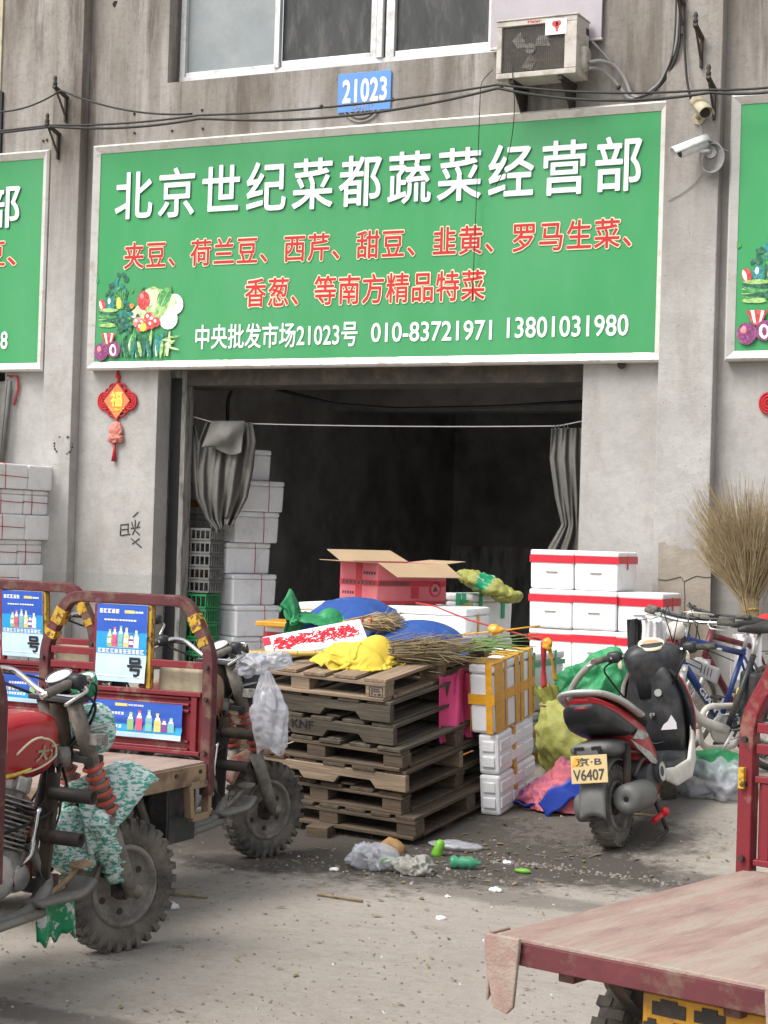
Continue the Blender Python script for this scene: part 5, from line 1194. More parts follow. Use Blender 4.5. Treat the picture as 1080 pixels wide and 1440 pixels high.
foam_box(Bq+V((0, .02, .331-Bq.z)), 0, (.55, .70, .28), 'white foam box with orange tape under the green taped boxes', g_, [('tape_orange', 'belt', .55, .09), ('tape_orange', 'overy', .4, .05)])
foam_box(Bq+V((0, 0, .615-Bq.z)), R(1), (.52, .74, .385), 'white foam box with green tape tabs beside the red ribbon', g_, [('tape_clear_green', 'tabs', .2, .035), ('tape_clear_green', 'belt', .80, .03)])
foam_box(Bq+V((-.58, .0, .0)), 0, (.55, .70, .90-Bq.z), 'tall white foam box hidden behind the pallets', g_)
foam_box(Bq+V((-.55, .0, .905-Bq.z)), R(3), (.60, .62, .11), 'flat white foam lid with green tape behind the besom', g_, [('tape_clear_green', 'overy', .3, .03)], lid=0)
Wq = P(655, 880, 12.75); Wq.z = 0; wz = gz(Wq.y)
for k, (dx, z0, lb_) in enumerate(((0, 0, 'white foam box on the ground beneath the pink carton'), (0, .42, 'white foam box in the middle of the column beneath the pink carton'), (0, .84, 'upper white foam box carrying the right end of the pink carton'))):
    foam_box(Wq+V((dx, 0, max(z0, wz))), R(4), (.62, .5, .417-(wz if z0 == 0 else 0)), lb_, g_, [('tape_orange', 'patch', .5, .03)] if k == 2 else ())
for k, (z0, lb_) in enumerate(((0, 'white foam box on the ground, left column behind the blue tarpaulin'), (.42, 'white foam box, left column behind the blue tarpaulin, second from the ground'), (.84, 'white foam box carrying the left end of the pink carton'))):
    foam_box(Wq+V((-.66, -.10, max(z0, wz))), R(2), (.60, .5, .412-(wz if z0 == 0 else 0)), lb_, g_)
q = P(652, 893, 13.6)
foam_box(V((P(662, 893, 13.7).x, P(662, 893, 13.7).y, RTOP)), R(-20), (.36, .46, 1.0-RTOP), 'tall white foam box under the box with the green and yellow bag', g_)
fbx = foam_box(V((P(662, 893, 13.7).x, P(662, 893, 13.7).y, 1.005)), R(-18), (.37, .47, .32), 'white foam box with a green and yellow bag draped over its lid', g_, [('tape_clear_green', 'overx', .35, .05), ('tape_clear_green', 'tabs', .2, .04)])
cb = P(690, 826, 13.75)
mb = MB(); blob(mb, P(684, 822, 13.75), (.22, .13, .055), 9, .7, 7, shape=lambda q, d: V((q.x, q.y, q.z - .35*q.x))); blob(mb, P(655, 868, 13.6), (.07, .05, .12), 12, .6, 8, sub=4); blob(mb, P(712, 838, 13.75), (.10, .14, .05), 15, .6, 8, sub=4)
for v_ in (0,): pass
o = mb.build('plastic_bag', ['sack_olive', 'tape_green']); 
for p in o.data.polygons: p.material_index = 1 if NZ.noise(V(p.center)*5+V((4, 1, 0))) > .12 else 0
tag(o, 'yellow and green plastic bag draped on a foam box near the doorway', 'bag')
# pink carton with open flaps
cp = P(530, 851, 12.95); th = R(64); ct = empty('pink_carton', V((cp.x, cp.y, 1.262)), th, 'open pink cardboard carton with its flaps spread, on the white foam boxes', 'carton')
Lx, Wy, H = .62, .44, .29
mb = MB(); t_ = .005
for (c, d) in (((Lx/2, 0, H/2), (Lx, t_, H)), ((Lx/2, Wy, H/2), (Lx, t_, H)), ((0, Wy/2, H/2), (t_, Wy-t_, H)), ((Lx, Wy/2, H/2), (t_, Wy-t_, H)), ((Lx/2, Wy/2, .004), (Lx-t_, Wy-t_, t_))): mb.box(c, d)
mb.build('box_wall', 'carton_pink', ct, bevel=.001)
def flap(p, e, out, ln, k):
    p, e, out = V(p), V(e), V(out); n = e.cross(out).normalized()*.004
    mb = MB(); mb._add([p, p+e, p+e*.97+out*ln, p+e*.03+out*ln, p+n, p+e+n, p+e*.97+out*ln+n, p+e*.03+out*ln+n], [(0, 1, 2, 3), (7, 6, 5, 4), (0, 4, 5, 1), (1, 5, 6, 2), (2, 6, 7, 3), (3, 7, 4, 0)]); mb.build('flap', 'cardboard', ct)
flap((0, -.003, H), (Lx, 0, 0), V((.0, -.90, -.42)), .22, 0); flap((0, Wy+.003, H), (Lx, 0, 0), V((0, .9, .35)), .22, 1)
flap((-.003, Wy, H), (0, -Wy, 0), V((-.98, 0, .05)), .20, 2); flap((Lx+.003, 0, H), (0, Wy, 0), V((.95, 0, .1)), .20, 3)
mb = MB()
for (z0, z1) in ((.125, .165), (.0, .022)): mb.bb((.0, -.0055, z0), (Lx, -.0035, z1)); mb.bb((-.0055, 0, z0), (-.0035, Wy, z1))
mb.bb((-.0056, .18, 0), (-.0036, .25, H)); mb.bb((.30, -.0056, .04), (.37, -.0036, .12)); 
mb.cyl((.52, -.0035, .105), (.52, -.0055, .105), .055, n=20); mb.build('printed_band', 'carton_red', ct)
mb = MB(); mb.cyl((.52, -.0058, .105), (.52, -.0064, .105), .040, n=20)
mb.build('round_print', 'carton_pink', ct)
mb = MB(); mb.prism([(-.025, -.015), (.025, -.015), (.0, .025)], (.52, -.0066, .105), X_, Z_, .001); rr = random.Random(2)
for k in range(11): x = .02+k*.024; mb.bb((x, -.0066, .132), (x+.016, -.0058, .158))
for k in range(6): x = .36+k*.02; mb.bb((x, -.0056, .205), (x+.014, -.0048, .235))
for k in range(9): y = .02+k*.045; mb.bb((-.0066, y, .133), (-.0058, y+.028, .157))
for k in range(5): y = .02+k*.03; mb.bb((-.0056, y, .205), (-.0048, y+.02, .225)); mb.bb((-.0056, y+.25, .06), (-.0048, y+.268, .08))
mb.build('print', 'carton_red' if False else 'paint_black', ct)
# strap with orange ties and the red ribbon
mb = MB(); mb.tube([P(585, 848, 12.6), P(610, 852, 12.5), P(660, 872, 12.2), P(735, 893, 12.0), P(760, 900, 12.0)], .006, 6); tag(mb.build('strap', 'bike_maroon' if False else 'string_red'), 'thin brown red strap running down over the white foam boxes', 'strap')
mb = MB(); blob(mb, P(698, 886, 12.05), (.05, .03, .03), 3, .7, 14, sub=3); mb.tube([P(612, 884, 12.3), P(640, 893, 12.2), P(698, 888, 12.05), P(760, 880, 12.0)], .006, 5); tag(mb.build('orange_tie', 'tape_orange'), 'orange tie knotted over the strap on the foam boxes', 'tie')
mb = MB(); a = P(764, 902, 11.95); b = P(765, 968, 11.95); mb.grid(lambda u, v: a.lerp(b, u) + _R0*(.016*(2*v-1)*(1+.2*sin(u*9))) - _F0*(.01*sin(u*7)), 12, 2); tag(mb.build('red_ribbon', 'carton_red', solid=.003), 'dark red ribbon hanging down beside the green taped foam box', 'ribbon')
mb = MB(); a = P(772, 908, 11.95); b = P(782, 958, 11.95); mb.grid(lambda u, v: a.lerp(b, u) + _R0*(.010*(2*v-1)*(1+.3*sin(u*9))) - _F0*(.015*sin(u*5)), 12, 2); blob(mb, P(770, 906, 11.93), (.03, .02, .04), 6, .6, 14, sub=3); tag(mb.build('yellow_ribbon', 'tape_orange', solid=.003), 'yellow ribbon with a bow beside the red ribbon on the foam boxes', 'ribbon')
# red banded stack in front of the right pier
g2 = 'foam boxes with red tape by the right pier'
RC = P(930, 900, 15.6); RC.z = 0; hh = .333; cw = .405
rows = ['bottom', 'second', 'third', 'fourth']; cols = ['right', 'middle', 'left']
hh = .341
for r_ in range(4):
    for c_ in range(3):
        if r_ == 3 and c_ == 0: continue
        p = RC + V((-cw*c_ + .004*((r_*3+c_) % 3-1), .006*((r_+c_) % 3), RTOP+hh*r_))
        foam_box(p+V((0, .012*((r_*5+c_*3) % 4-1.5), 0)), R(1.1*((r_*2+c_) % 3-1)), (.40, .50, hh-.002), ('red taped foam box at the %s of the %s row beside the scooter' % (cols[c_], rows[r_])) if r_ < 3 else ('red taped foam box on top of the stack at the %s' % ('right end' if c_ == 1 else 'left end')), g2, [('tape_red', 'belt', .77+.012*((r_*3+c_*2) % 3-1), .058+.004*((r_+c_) % 3)), ('tape_red', 'patch', .42+.06*((r_+c_) % 3), .03)], mat='foam_grey' if False else 'foam', handle=True)
# stack by the left wall, bundled with red string
LQ = W(76, 800, -.16); g3 = 'foam boxes stacked against the left pilaster'
h3 = .257
for r_ in range(8):
    for c_ in range(3):
        dx = (.02, 0, .04, -.03, -.06, .03, 0, .05, 0)[r_]
        p = V((W(75, 700, -.04).x + dx - (0 if c_ < 2 else .45), -.53 - (.51 if c_ == 1 else 0 if c_ == 0 else .51), RTOP+h3*r_))
        pos = ('rear', 'front', 'left')[c_]
        foam_box(p, 0, (.44, .50, h3-.003), '%s white foam box of layer %s in the stack by the left pilaster' % (pos, ('one', 'two', 'three', 'four', 'five', 'six', 'seven', 'eight', 'nine')[r_]), g3, lid=.0 if r_ % 2 else .05, string=(.12,) if (r_ % 2 == 0 or c_ == 1) else None)
# stack just inside the bay
g4 = 'foam boxes stacked inside the bay'
for r_, (px, dz) in enumerate(((388, 0), (392, 0), (386, 0), (376, 0), (387, 0), (393, 0), (384, 0))):
    z0 = RTOP+.006+.329*r_; p = V((W(px-58, 800, .75).x, .75, z0)); wv = 0.5 if r_ < 7 else .3
    foam_box(p, R(-25), (.50, .56 if r_ < 6 else .46, .326), 'white foam box in the shop entrance, layer %s of its column' % ('one', 'two', 'three', 'four', 'five', 'six', 'seven', 'eight')[r_], g4, mat='foam_grey', string=(.36,) if r_ < 6 else None)
for r_ in range(5):
    p = V((W(284, 700, 1.4).x, 1.3, RTOP+.006+.40*r_)); foam_box(p, R(8), (.45, .5, .397), 'foam box behind the grey curtain, layer %s of the back column' % ('one', 'two', 'three', 'four', 'five', 'six')[r_], g4, [('tape_orange', 'belt', .3, .07)] if r_ > 1 else (), mat='foam_grey')
# plastic crates at the left jamb
def crate(loc, mat, label, h=.15):
    rt = empty('plastic_crate', loc, R(4), label, 'crate', 'plastic crates inside the left jamb'); w_, d_ = .33, .30
    mb = MB()
    for s in (0, 1):
        mb.box((w_/2, s*d_, h-.012), (w_+.02, .016, .024)); mb.box((w_/2, s*d_, .012), (w_, .014, .022))
        mb.box((s*w_, d_/2, h-.012), (.016, d_, .024)); mb.box((s*w_, d_/2, .012), (.014, d_-.02, .022))
        for k in range(7): mb.bar((w_*k/6, s*d_, .01), (w_*k/6, s*d_, h-.01), .012, .012); mb.bar((s*w_, d_*k/6, .01), (s*w_, d_*k/6, h-.01), .012, .012)
    mb.box((w_/2, d_/2, .006), (w_, d_, .008)); mb.build('crate_frame', mat, rt); return rt
CX = W(284, 800, .35).x - .33
nm = ('one', 'two', 'three', 'four', 'five', 'six', 'seven', 'eight', 'nine', 'ten', 'eleven', 'twelve')
for k in range(5): crate(V((CX, .42, RTOP+.008+.155*k)), 'crate_green', 'green plastic crate by the left jamb, layer %s from the floor' % nm[k])
for k in range(5): crate(V((CX+.03, .42, 1.09+.135*k)), 'crate_grey', 'grey plastic crate by the left jamb, layer %s of the grey ones' % nm[k], .13)
# small banded box and yellow lid left of the tarpaulin
q = P(424, 905, 12.9)
for k in range(3): foam_box(V((q.x, q.y, gz(q.y) + (1.09-gz(q.y))/3*k)), R(-12), (.34, .4, (1.09-gz(q.y))/3-.003), 'red banded foam box behind the tarpaulin, %s of three' % ('lowest', 'middle', 'topmost')[k], 'red banded foam boxes behind the tarpaulin', [('carton_red', 'belt', .72, .05), ('carton_red', 'belt', .35, .05)], mat='foam_grey')
mb = MB(); mb.box((-.16, .2, 0), (.36, .44, .035)); o = mb.build('yellow_tray', 'tape_orange', bevel=.006); o.location = (q.x, q.y, 1.10); o.rotation_euler.z = R(10); tag(o, 'yellow flat tray on the red banded boxes behind the tarpaulin', 'tray')
# machine and shelf far inside
sh = wroot('wall_shelf', W(430, 775, 8.9), 'dark shelf on the back wall carrying a reel', 'shelf'); mb = MB(); a, b = W(385, 772, 8.9), W(480, 772, 8.9); mb.bb((a.x, 8.7, a.z-.04), (b.x, 9.45, a.z)); mb.build('board', 'bike_maroon', sh); mb = MB(); mb.bb((a.x+.2, 9.2, a.z-.4), (a.x+.26, 9.45, a.z-.041)); mb.bb((b.x-.26, 9.2, a.z-.4), (b.x-.2, 9.45, a.z-.041)); mb.build('support', 'steel_dark', sh)
rl = wroot('cable_reel', a, 'dark drum with a round end flange standing on the shelf', 'reel'); c = W(430, 753, 8.9)
mb = MB(); mb.cyl(V((a.x+.15, 8.95, a.z+.21)), V((b.x-.25, 8.95, a.z+.21)), .19); mb.build('drum', 'steel_dark', rl); 
for x in (a.x+.12, b.x-.25): mb = MB(); mb.lathe([(.05, 0), (.26, 0), (.26, .05), (.05, .05)], (x, 8.95, a.z+.262), X_, 24, closed=True); mb.build('flange', 'black', rl)
# line and curtains
CYY = .45
mb = MB(); mb.tube([*sag(W(262, 583, CYY), W(300, 594, CYY), .0, 4), *sag(W(300, 594, CYY), W(785, 599, CYY), .02)[1:], *sag(W(785, 599, CYY), W(840, 588, CYY), 0, 3)[1:]], .006, 5); tag(mb.build('curtain_line', 'cloth_white'), 'white line stretched across the open bay, carrying the curtains', 'line')
mb = MB(); mb.tube(fil([W(320, 592, 1.2), W(320, 560, 1.2), W(334, 536, 1.2), W(360, 540, 1.2), W(470, 568, 1.2), W(560, 575, 1.2), W(700, 572, 1.2), W(900, 560, 1.2)], .1), .02, 6); tag(mb.build('hanging_hose', 'black'), 'black cable drooping below the ceiling inside the bay', 'cable')
def CP(px, py, y=CYY): return W(px, py, y)
ct_ = wroot('curtain', CP(310, 740), 'grey canvas curtain knotted up at the left of the bay, folded over the line', 'curtain', 'canvas curtains in the bay')
LEFT = [(594, 290, 355), (620, 280, 360), (660, 277, 356), (700, 279, 348), (730, 290, 332), (744, 303, 322)]
def prof(T, y):
    for i in range(len(T)-1):
        if y <= T[i+1][0]: t = (y-T[i][0])/(T[i+1][0]-T[i][0]); t = max(0, t); return T[i][1]*(1-t)+T[i+1][1]*t, T[i][2]*(1-t)+T[i+1][2]*t
    return T[-1][1], T[-1][2]
def cur(u, v, T, y0, y1, fr, amp, seed):
    py = y0+(y1-y0)*v + (6*sin(u*5+seed) if v > .9 else 0); a, b = prof(T, py); px = a+(b-a)*u
    dp = amp*(sin(u*fr+1.4*sin(v*3+seed)) + .5*sin(u*fr*2.1+v*4+seed) + .6*NZ.noise(V((u*5, v*2.2, seed)))) + .10*sin(pi*u)*sin(pi*min(1, v*1.1))
    return CP(px, py, CYY - .04 - dp)
mb = MB(); mb.grid(lambda u, v: cur(u, v, LEFT, 594, 744, 21, .045, 1), 70, 50); mb.build('hanging_cloth', 'canvas', ct_, solid=.006)
FL = [(594, 306, 353), (632, 296, 352)]
mb = MB(); mb.grid(lambda u, v: cur(u, v, FL, 593, 632+3, 6, .015, 4) - Y_*(.12+.06*v), 40, 16); mb.build('folded_flap', 'canvas', ct_, solid=.006)
SD = [(590, 262, 268), (640, 262, 282), (700, 270, 285), (738, 292, 300)]
mb = MB(); mb.grid(lambda u, v: cur(u, v, SD, 598, 738, 7, .03, 7) + Y_*.06, 20, 40); mb.build('side_fold', 'canvas', ct_, solid=.006)
ct2 = wroot('curtain', CP(795, 760), 'grey canvas curtain tied at its waist at the right side of the bay', 'curtain', 'canvas curtains in the bay')
RT = [(602, 776, 828), (645, 773, 828), (700, 781, 828), (738, 790, 824), (755, 780, 830), (772, 770, 830), (800, 770, 830)]
mb = MB(); mb.grid(lambda u, v: cur(u, v, RT, 602, 800, 22, .035, 2), 60, 60); mb.build('hanging_cloth', 'canvas', ct2, solid=.006)
mb = MB()
for px in (780, 785, 793, 798): mb.tube([CP(px, 597), CP(px+1, 604, CYY-.03)], .006, 5)
mb.build('loop', 'canvas', ct2)
# neighbour's curtain edge at the left rim
mb = MB(); q4 = [W(-40, 540, -.05), W(13, 535, -.05), W(2, 652, -.05), W(-40, 660, -.05)]
mb.grid(lambda u, v: q4[0].lerp(q4[1], u).lerp(q4[3].lerp(q4[2], u), v) - Y_*(.03*sin(u*14)), 24, 10); mb.tube([W(14, 536, -.09), W(10, 580, -.09), W(3, 652, -.09)], .02, 6); tag(mb.build('curtain', 'canvas', solid=.006), 'edge of a grey canvas curtain in the neighbouring bay at the left rim', 'curtain')


# ================================================================== BAGS, SACKS
def at(c, d): return V(c)+V(d)
# clear bag hanging on the second tricycle's right grip
gp = Matrix.Rotation(hB, 4, 'Z'); 
def TB(x, y, z): return lB + gp @ V((x, y, z))
bx = P(372, 985, 9.35); sdn = 11
mb = MB()
def bagfn(u, v):
    a = 2*pi*u; r0 = .02+.068*min(1, v*2.2)*(1-.35*max(0, v-.72)/.28); k = 1+.30*NZ.noise(V((cos(a)*1.7, sin(a)*1.7, v*4+3)))+.14*abs(sin(a*4+v*5))+.10*rid(V((cos(a)*2, sin(a)*2, v*6)), 1.6)
    return bx + V((cos(a)*r0*k + .05*v, sin(a)*r0*k*.7, .15-.40*v + .02*sin(a*3)*v))
mb.grid(bagfn, 80, 64); blob(mb, P(352, 935, 9.4), (.08, .05, .04), 5, 1.1, 12); blob(mb, P(382, 928, 9.45), (.10, .05, .03), 8, 1.1, 12)
tag(mb.build('plastic_bag', 'clear_bag'), 'clear plastic bag hanging from the handlebar beside the pallets', 'bag')
# olive sack leaning on the foam boxes
sc_ = P(808, 1072, 11.8); gs = gz(sc_.y)-.06
def sack(q, d):
    t = d.z; k = 1.0 - .62*max(0, t)**1.6 + .10*max(0, -t); a = math.atan2(d.y, d.x)
    k *= 1 + .10*max(0, t)*sin(a*9) + .035*sin(a*4+t*5); return V((q.x*k - .17*max(0, t)**1.2 + .03*max(0, -t), q.y*k, q.z))
mb = MB(); blob(mb, V((sc_.x, sc_.y, .26+gs)), (.225, .19, .28), 3, .26, 4, shape=sack, flat=gs+.01)
def neck(u, v):
    a = 2*pi*u; r0 = (.055+.05*v)*(1+.35*sin(a*7+v*2)); return V((sc_.x-.175-.05*v + cos(a)*r0*.8, sc_.y - .02 + sin(a)*r0*.6, gs+.49+.12*v-.02*sin(a*3)))
mb.grid(neck, 48, 8); tag(mb.build('woven_sack', 'sack_olive'), 'full yellow green woven sack leaning beside the orange taped boxes', 'sack')
mb = MB(); mb.tube([V((sc_.x-.175+.062*cos(t*pi/8), sc_.y-.02+.05*sin(t*pi/8), gs+.49)) for t in range(16)], .009, 5, closed=True); tag(mb.build('sack_tie', 'straw'), 'pale tie round the neck of the yellow green sack', 'tie')
# green woven bag standing behind the scooter
gc = P(834, 968, 12.1)
def gsack(q, d):
    t = d.z; a = math.atan2(d.y, d.x); k = (1-.30*max(0, t)**2)*(1+.05*sin(a*6+t*3)); return V((q.x*k + .15*max(0, t)**1.5, q.y*k, q.z))
mb = MB(); blob(mb, V((gc.x, gc.y, .74)), (.21, .16, .27), 6, .5, 4.5, shape=gsack); blob(mb, V((gc.x-.15, gc.y-.04, .74)), (.08, .10, .17), 8, .5, 6, sub=4)
o = tag(mb.build('woven_bag', 'sack_green'), 'bright green woven bag with an open top between the scooter and the red taped boxes', 'bag')
hm = fil([V((gc.x-.16, gc.y-.15, .54)), V((gc.x-.11, gc.y-.205, .68)), V((gc.x-.05, gc.y-.205, .85)), V((gc.x+.06, gc.y-.14, .98))], .1)
mb = MB(); mb.tube(hm, .014, 6, asp=1.8); mb.build('rolled_hem', 'grey_cloth', o)
mb = MB(); mb.box((0, 0, 0), (.42, .36, .34)); q = mb.build('foam_box', 'foam', bevel=.02); q.location = (gc.x+.02, gc.y+.12, gz(gc.y)+.16); tag(q, 'white foam box on the ground carrying the green woven bag', 'foam box')
# pink and blue rag
rc = G(782, 1138)
mb = MB(); blob(mb, V((rc.x, rc.y+.02, rc.z+.07)), (.20, .13, .10), 5, .75, 5, flat=rc.z); blob(mb, V((rc.x+.02, rc.y+.05, rc.z+.17)), (.07, .06, .13), 8, .6, 7, sub=4, shape=lambda q, d: V((q.x*(1-.6*max(0, d.z)), q.y, q.z)))
o = tag(mb.build('rag_heap', 'rag_pink'), 'heap of pink and purple rags with a blue strip at the foot of the sack', 'rags')
mb = MB(); q0, q1 = V((rc.x-.02, rc.y-.17, rc.z+.01)), V((rc.x+.22, rc.y-.06, rc.z+.17))
mb.grid(lambda u, v: q0.lerp(q1, u) + V((-.03, .0, .05))*(2*v-1) + V((0, -.03*sin(pi*u), .03*sin(pi*u) + .012*sin(u*13+v*4))), 24, 8); mb.grid(lambda u, v: V((rc.x-.24+.16*u, rc.y-.06-.04*v-.03*u, rc.z+.012+.02*v+.01*sin(u*9))), 10, 4)
mb.build('blue_strip', 'rag_blue', o, solid=.006)
# bag of clear film with green cloth on the right
bc = G(1000, 1126)
mb = MB(); blob(mb, V((bc.x, bc.y+.12, bc.z+.10)), (.22, .15, .11), 12, .8, 6, flat=bc.z+.01); o = tag(mb.build('film_bag', 'clear_bag'), 'crumpled clear film bag with a green cloth on it, right of the scooter', 'bag')
mb = MB(); blob(mb, V((bc.x-.02, bc.y+.16, bc.z+.19)), (.21, .12, .07), 4, .6, 6); mb.build('green_cloth', 'sack_green', o)


# ================================================================== SCOOTER (x forward, y left, origin under the rear axle)
def loft(mb, secs, mi=0, n=20, e=.7, cap=True, M=None, up=False):
    """secs: (x, z centre, half width, half height[, y]) superellipse rings along x"""
    pw_ = lambda t: math.copysign(abs(t)**e, t); vs = []
    for q in secs:
        x, zc, a, b = q[:4]; y0 = q[4] if len(q) > 4 else 0; sl = q[5] if len(q) > 5 else 0
        for k in range(n):
            t = 2*pi*k/n; p_ = V((x + sl*b*pw_(sin(t)), y0 + a*pw_(cos(t)), zc + b*pw_(sin(t)))) if not up else V((zc + b*pw_(sin(t)), y0 + a*pw_(cos(t)), x)); vs.append(M(p_) if M else p_)
    fs = []
    for i in range(len(secs)-1):
        for k in range(n): fs.append((i*n+k, i*n+(k+1) % n, (i+1)*n+(k+1) % n, (i+1)*n+k))
    if cap: fs += [tuple(range(n))[::-1], tuple(range((len(secs)-1)*n, len(secs)*n))]
    mb._add(vs, fs, mi, True); return mb
sp_ = G(866, 1190); sr = empty('motor_scooter', sp_, HEAD(31), 'black and red motor scooter leaning left, with a yellow rear plate', 'scooter', rx=0)
sr.rotation_euler = (R(-8), -RA*.65, HEAD(27))
SM = Matrix.Rotation(R(26), 4, 'Z'); sp0 = V((.98, 0, 0))
def SS(x, y, z): return sp0 + SM @ (V((x, y, z - (.05 if z > .7 else 0)))-sp0)
make_wheel(sr, 'rear_wheel', (0, 0, .222), .222, .115, 0, 34, False)
make_wheel(sr, 'front_wheel', SS(1.20, 0, .215), .215, .10, R(26), 34, False)
TL = lambda p: V((p[0], p[1], p[2] - (p[0]-.12)*.36))      # the tail kicks up
mb = MB(); loft(mb, [(-.24, .715, .05, .018), (-.17, .70, .10, .045), (-.03, .675, .135, .075), (.15, .63, .150, .115), (.34, .575, .150, .15), (.47, .50, .135, .17), (.54, .45, .11, .16)], M=TL); mb.build('rear_body', 'scoot_red', sr)
mb = MB(); loft(mb, [(-.245, .675, .07, .022), (-.20, .645, .125, .055), (-.10, .630, .150, .062), (.06, .618, .158, .048), (.20, .62, .158, .012)], e=.5, M=TL); tl = mb.build('tail_lamp', 'black_plastic', sr)
mb = MB(); loft(mb, [(-.252, .668, .03, .010), (-.215, .655, .085, .018)], M=TL); mb.build('lens', 'bike_maroon', tl)
mb = MB(); loft(mb, [(-.16, .755, .07, .018), (-.06, .77, .125, .028), (.15, .768, .15, .036), (.32, .755, .145, .042), (.46, .765, .12, .04), (.58, .75, .06, .03)], M=TL); mb.build('seat', 'seat_black', sr)
mb = MB(); mb.tube([TL(p) for p in fil([(.22, .165, .72), (-.05, .165, .745), (-.22, .12, .755), (-.27, 0, .755), (-.22, -.12, .755), (-.05, -.165, .745), (.22, -.165, .72)], .12, 6)], .016, 8, asp=1.6); mb.build('grab_rail', 'silver', sr)
mb = MB(); mb.prism([(.02, .58), (.30, .46), (.44, .36), (.30, .40), (.10, .52)], (0, -.157, 0), X_, Z_, .006); mb.prism([(.05, .58), (.16, .62), (.30, .56), (.24, .54)], (0, -.159, 0), X_, Z_, .006); mb.build('decal', 'cast_alu', sr)
# under tail, mudguard, plate
mb = MB(); loft(mb, [(-.20, .57, .11, .03), (-.08, .555, .12, .05), (.10, .53, .12, .06)]); mb.bar((-.21, .06, .55), (-.21, -.06, .55), .05, .04); mb.build('under_tail', 'scoot_grey', sr)
def gd(u, v): a = R(70)+R(112)*u; return V((.262*cos(a)-.01, (v-.5)*.15, .235+.27*sin(a)-.03*(2*v-1)**2))
mb = MB(); mb.grid(gd, 18, 8); mb.bar((-.20, .0, .56), (-.225, .0, .38), .12, .015); mb.build('rear_mudguard', 'scoot_grey', sr, solid=.008)
plt = empty('number_plate', (-.262, -.01, .475)); plt.parent = sr; plt.rotation_euler = (0, R(12), 0)
mb = MB(); mb.box((0, 0, 0), (.004, .21, .15)); mb.build('plate', 'plate_yellow', plt, bevel=.002)
text_on('lettering', '京·B', (-.003, .075, .018), -Y_, Z_, .15, .045, ['paint_black'], plt, .015, .001); text_on('lettering', 'V6407', (-.003, .093, -.060), -Y_, Z_, .18, .060, ['paint_black'], plt, .02, .001)
mb = MB(); mb.prism([(0, .0), (.05, .0), (.05, .05), (.02, .05)], (-.0035, .100, .018), -Y_, Z_, -.001); mb.build('sticker', 'tape_orange', plt)
# engine, muffler, stands
mb = MB(); loft(mb, [(-.10, .23, .045, .07, .13), (.05, .235, .06, .10, .13), (.25, .25, .06, .09, .12), (.45, .27, .05, .07, .10)]); mb.cyl((.0, .10, .222), (.0, .19, .222), .085, .07, 18); mb.build('engine_case', 'scoot_grey', sr)
mb = MB(); mb.cyl((.30, .09, .30), (.30, -.15, .30), .105, .095, 20); mb.cyl((.42, -.10, .33), (.42, -.17, .33), .08, .065, 20); loft(mb, [(.2, .36, .10, .07), (.4, .40, .11, .10), (.55, .36, .09, .07)]); mb.build('engine', 'black_plastic', sr)
mb = MB(); mb.lathe([(.03, .0), (.055, .0), (.055, .004)], (.42, -.172, .33), -Y_, 18); mb.build('fan_ring', 'silver', sr)
mb = MB(); mb.lathe([(0, 0), (.012, .0), (.02, -.02), (.075, -.005), (.083, .02), (.083, .27), (.06, .33), (.02, .36)], (-.17, -.165, .285), (1, .02, -.08), 22); mb.tube(fil([(.17, -.165, .26), (.3, -.15, .2), (.4, -.05, .2)], .05), .018, 8); mb.build('muffler', 'scoot_grey', sr)
mb = MB(); mb.cyl((-.178, -.165, .286), (-.172, -.165, .286), .016); mb.build('muffler_outlet', 'black', sr)
mb = MB(); mb.tube([(.34, -.13, .2), (.30, -.2, .015)], .012, 8); mb.tube([(.30, -.2, .015), (.05, -.22, .02)], .010, 8); mb.tube([(.34, .13, .2), (.30, .2, .04)], .012, 8); mb.build('stand', 'steel_dark', sr)
mb = MB(); mb.tube([(.10, -.20, .11), (.22, -.22, .13)], .016, 8); mb.ball((.23, -.225, .135), .026); mb.build('kick_lever', 'red_plastic', sr)
mb = MB()
for s_ in (-1, 1): mb.tube([(-.05, s_*.12, .25), (.06, s_*.12, .55)], .022, 10)
mb.build('shock_absorber', 'steel_dark', sr)
# floor, leg shield, front
mb = MB(); loft(mb, [(.46, .40, .13, .10), (.56, .32, .165, .055), (.80, .305, .18, .045), (.92, .33, .17, .06), (.98, .42, .13, .10)]); mb.build('floor_board', 'black_plastic', sr)
for s_ in (-1, 1):
    mb = MB(); loft(mb, [(.48, .30, .012, .035, s_*.165), (.60, .265, .016, .055, s_*.185), (.85, .27, .016, .055, s_*.19), (.96, .36, .014, .08, s_*.185), (1.0, .52, .010, .06, s_*.19)]); mb.build('side_skirt', 'bike_white', sr)
def ls(u, v):
    y = (2*u-1); wd = .150+.065*sin(pi*min(1, v*1.15))-.05*max(0, v-.75)/.25; return V((.985 + .05*(1-v)**2 - .07*v + .09*(1-abs(y)**2.2) - .02, y*wd, .33+.60*v))
mb = MB(); mb.grid(ls, 24, 24); mb.build('leg_shield', 'black_plastic', sr, solid=.02)
mb = MB(); mb.grid(lambda u, v: ls(u, v)+V((.035, 0, 0)), 24, 24); mb.build('front_panel', 'scoot_red', sr, solid=.012)
mb = MB(); mb.grid(lambda u, v: ls(.985, .05+.9*v) + V((-.012, -.012+.026*u, 0)), 2, 14); mb.build('edge_trim', 'bike_white', sr, solid=.012)
mb = MB(); loft(mb, [(.36, .93, .15, .05), (.50, .915, .165, .055), (.62, .925, .17, .05), (.70, .935, .165, .06), (.82, .93, .13, .065), (.90, .94, .10, .06)], n=28, e=.4, up=True); mb.build('inner_panel', 'black_plastic', sr)
mb = MB(); mb.cyl((.875, -.05, .72), (.862, -.05, .72), .022); mb.build('ignition_lock', 'silver', sr)
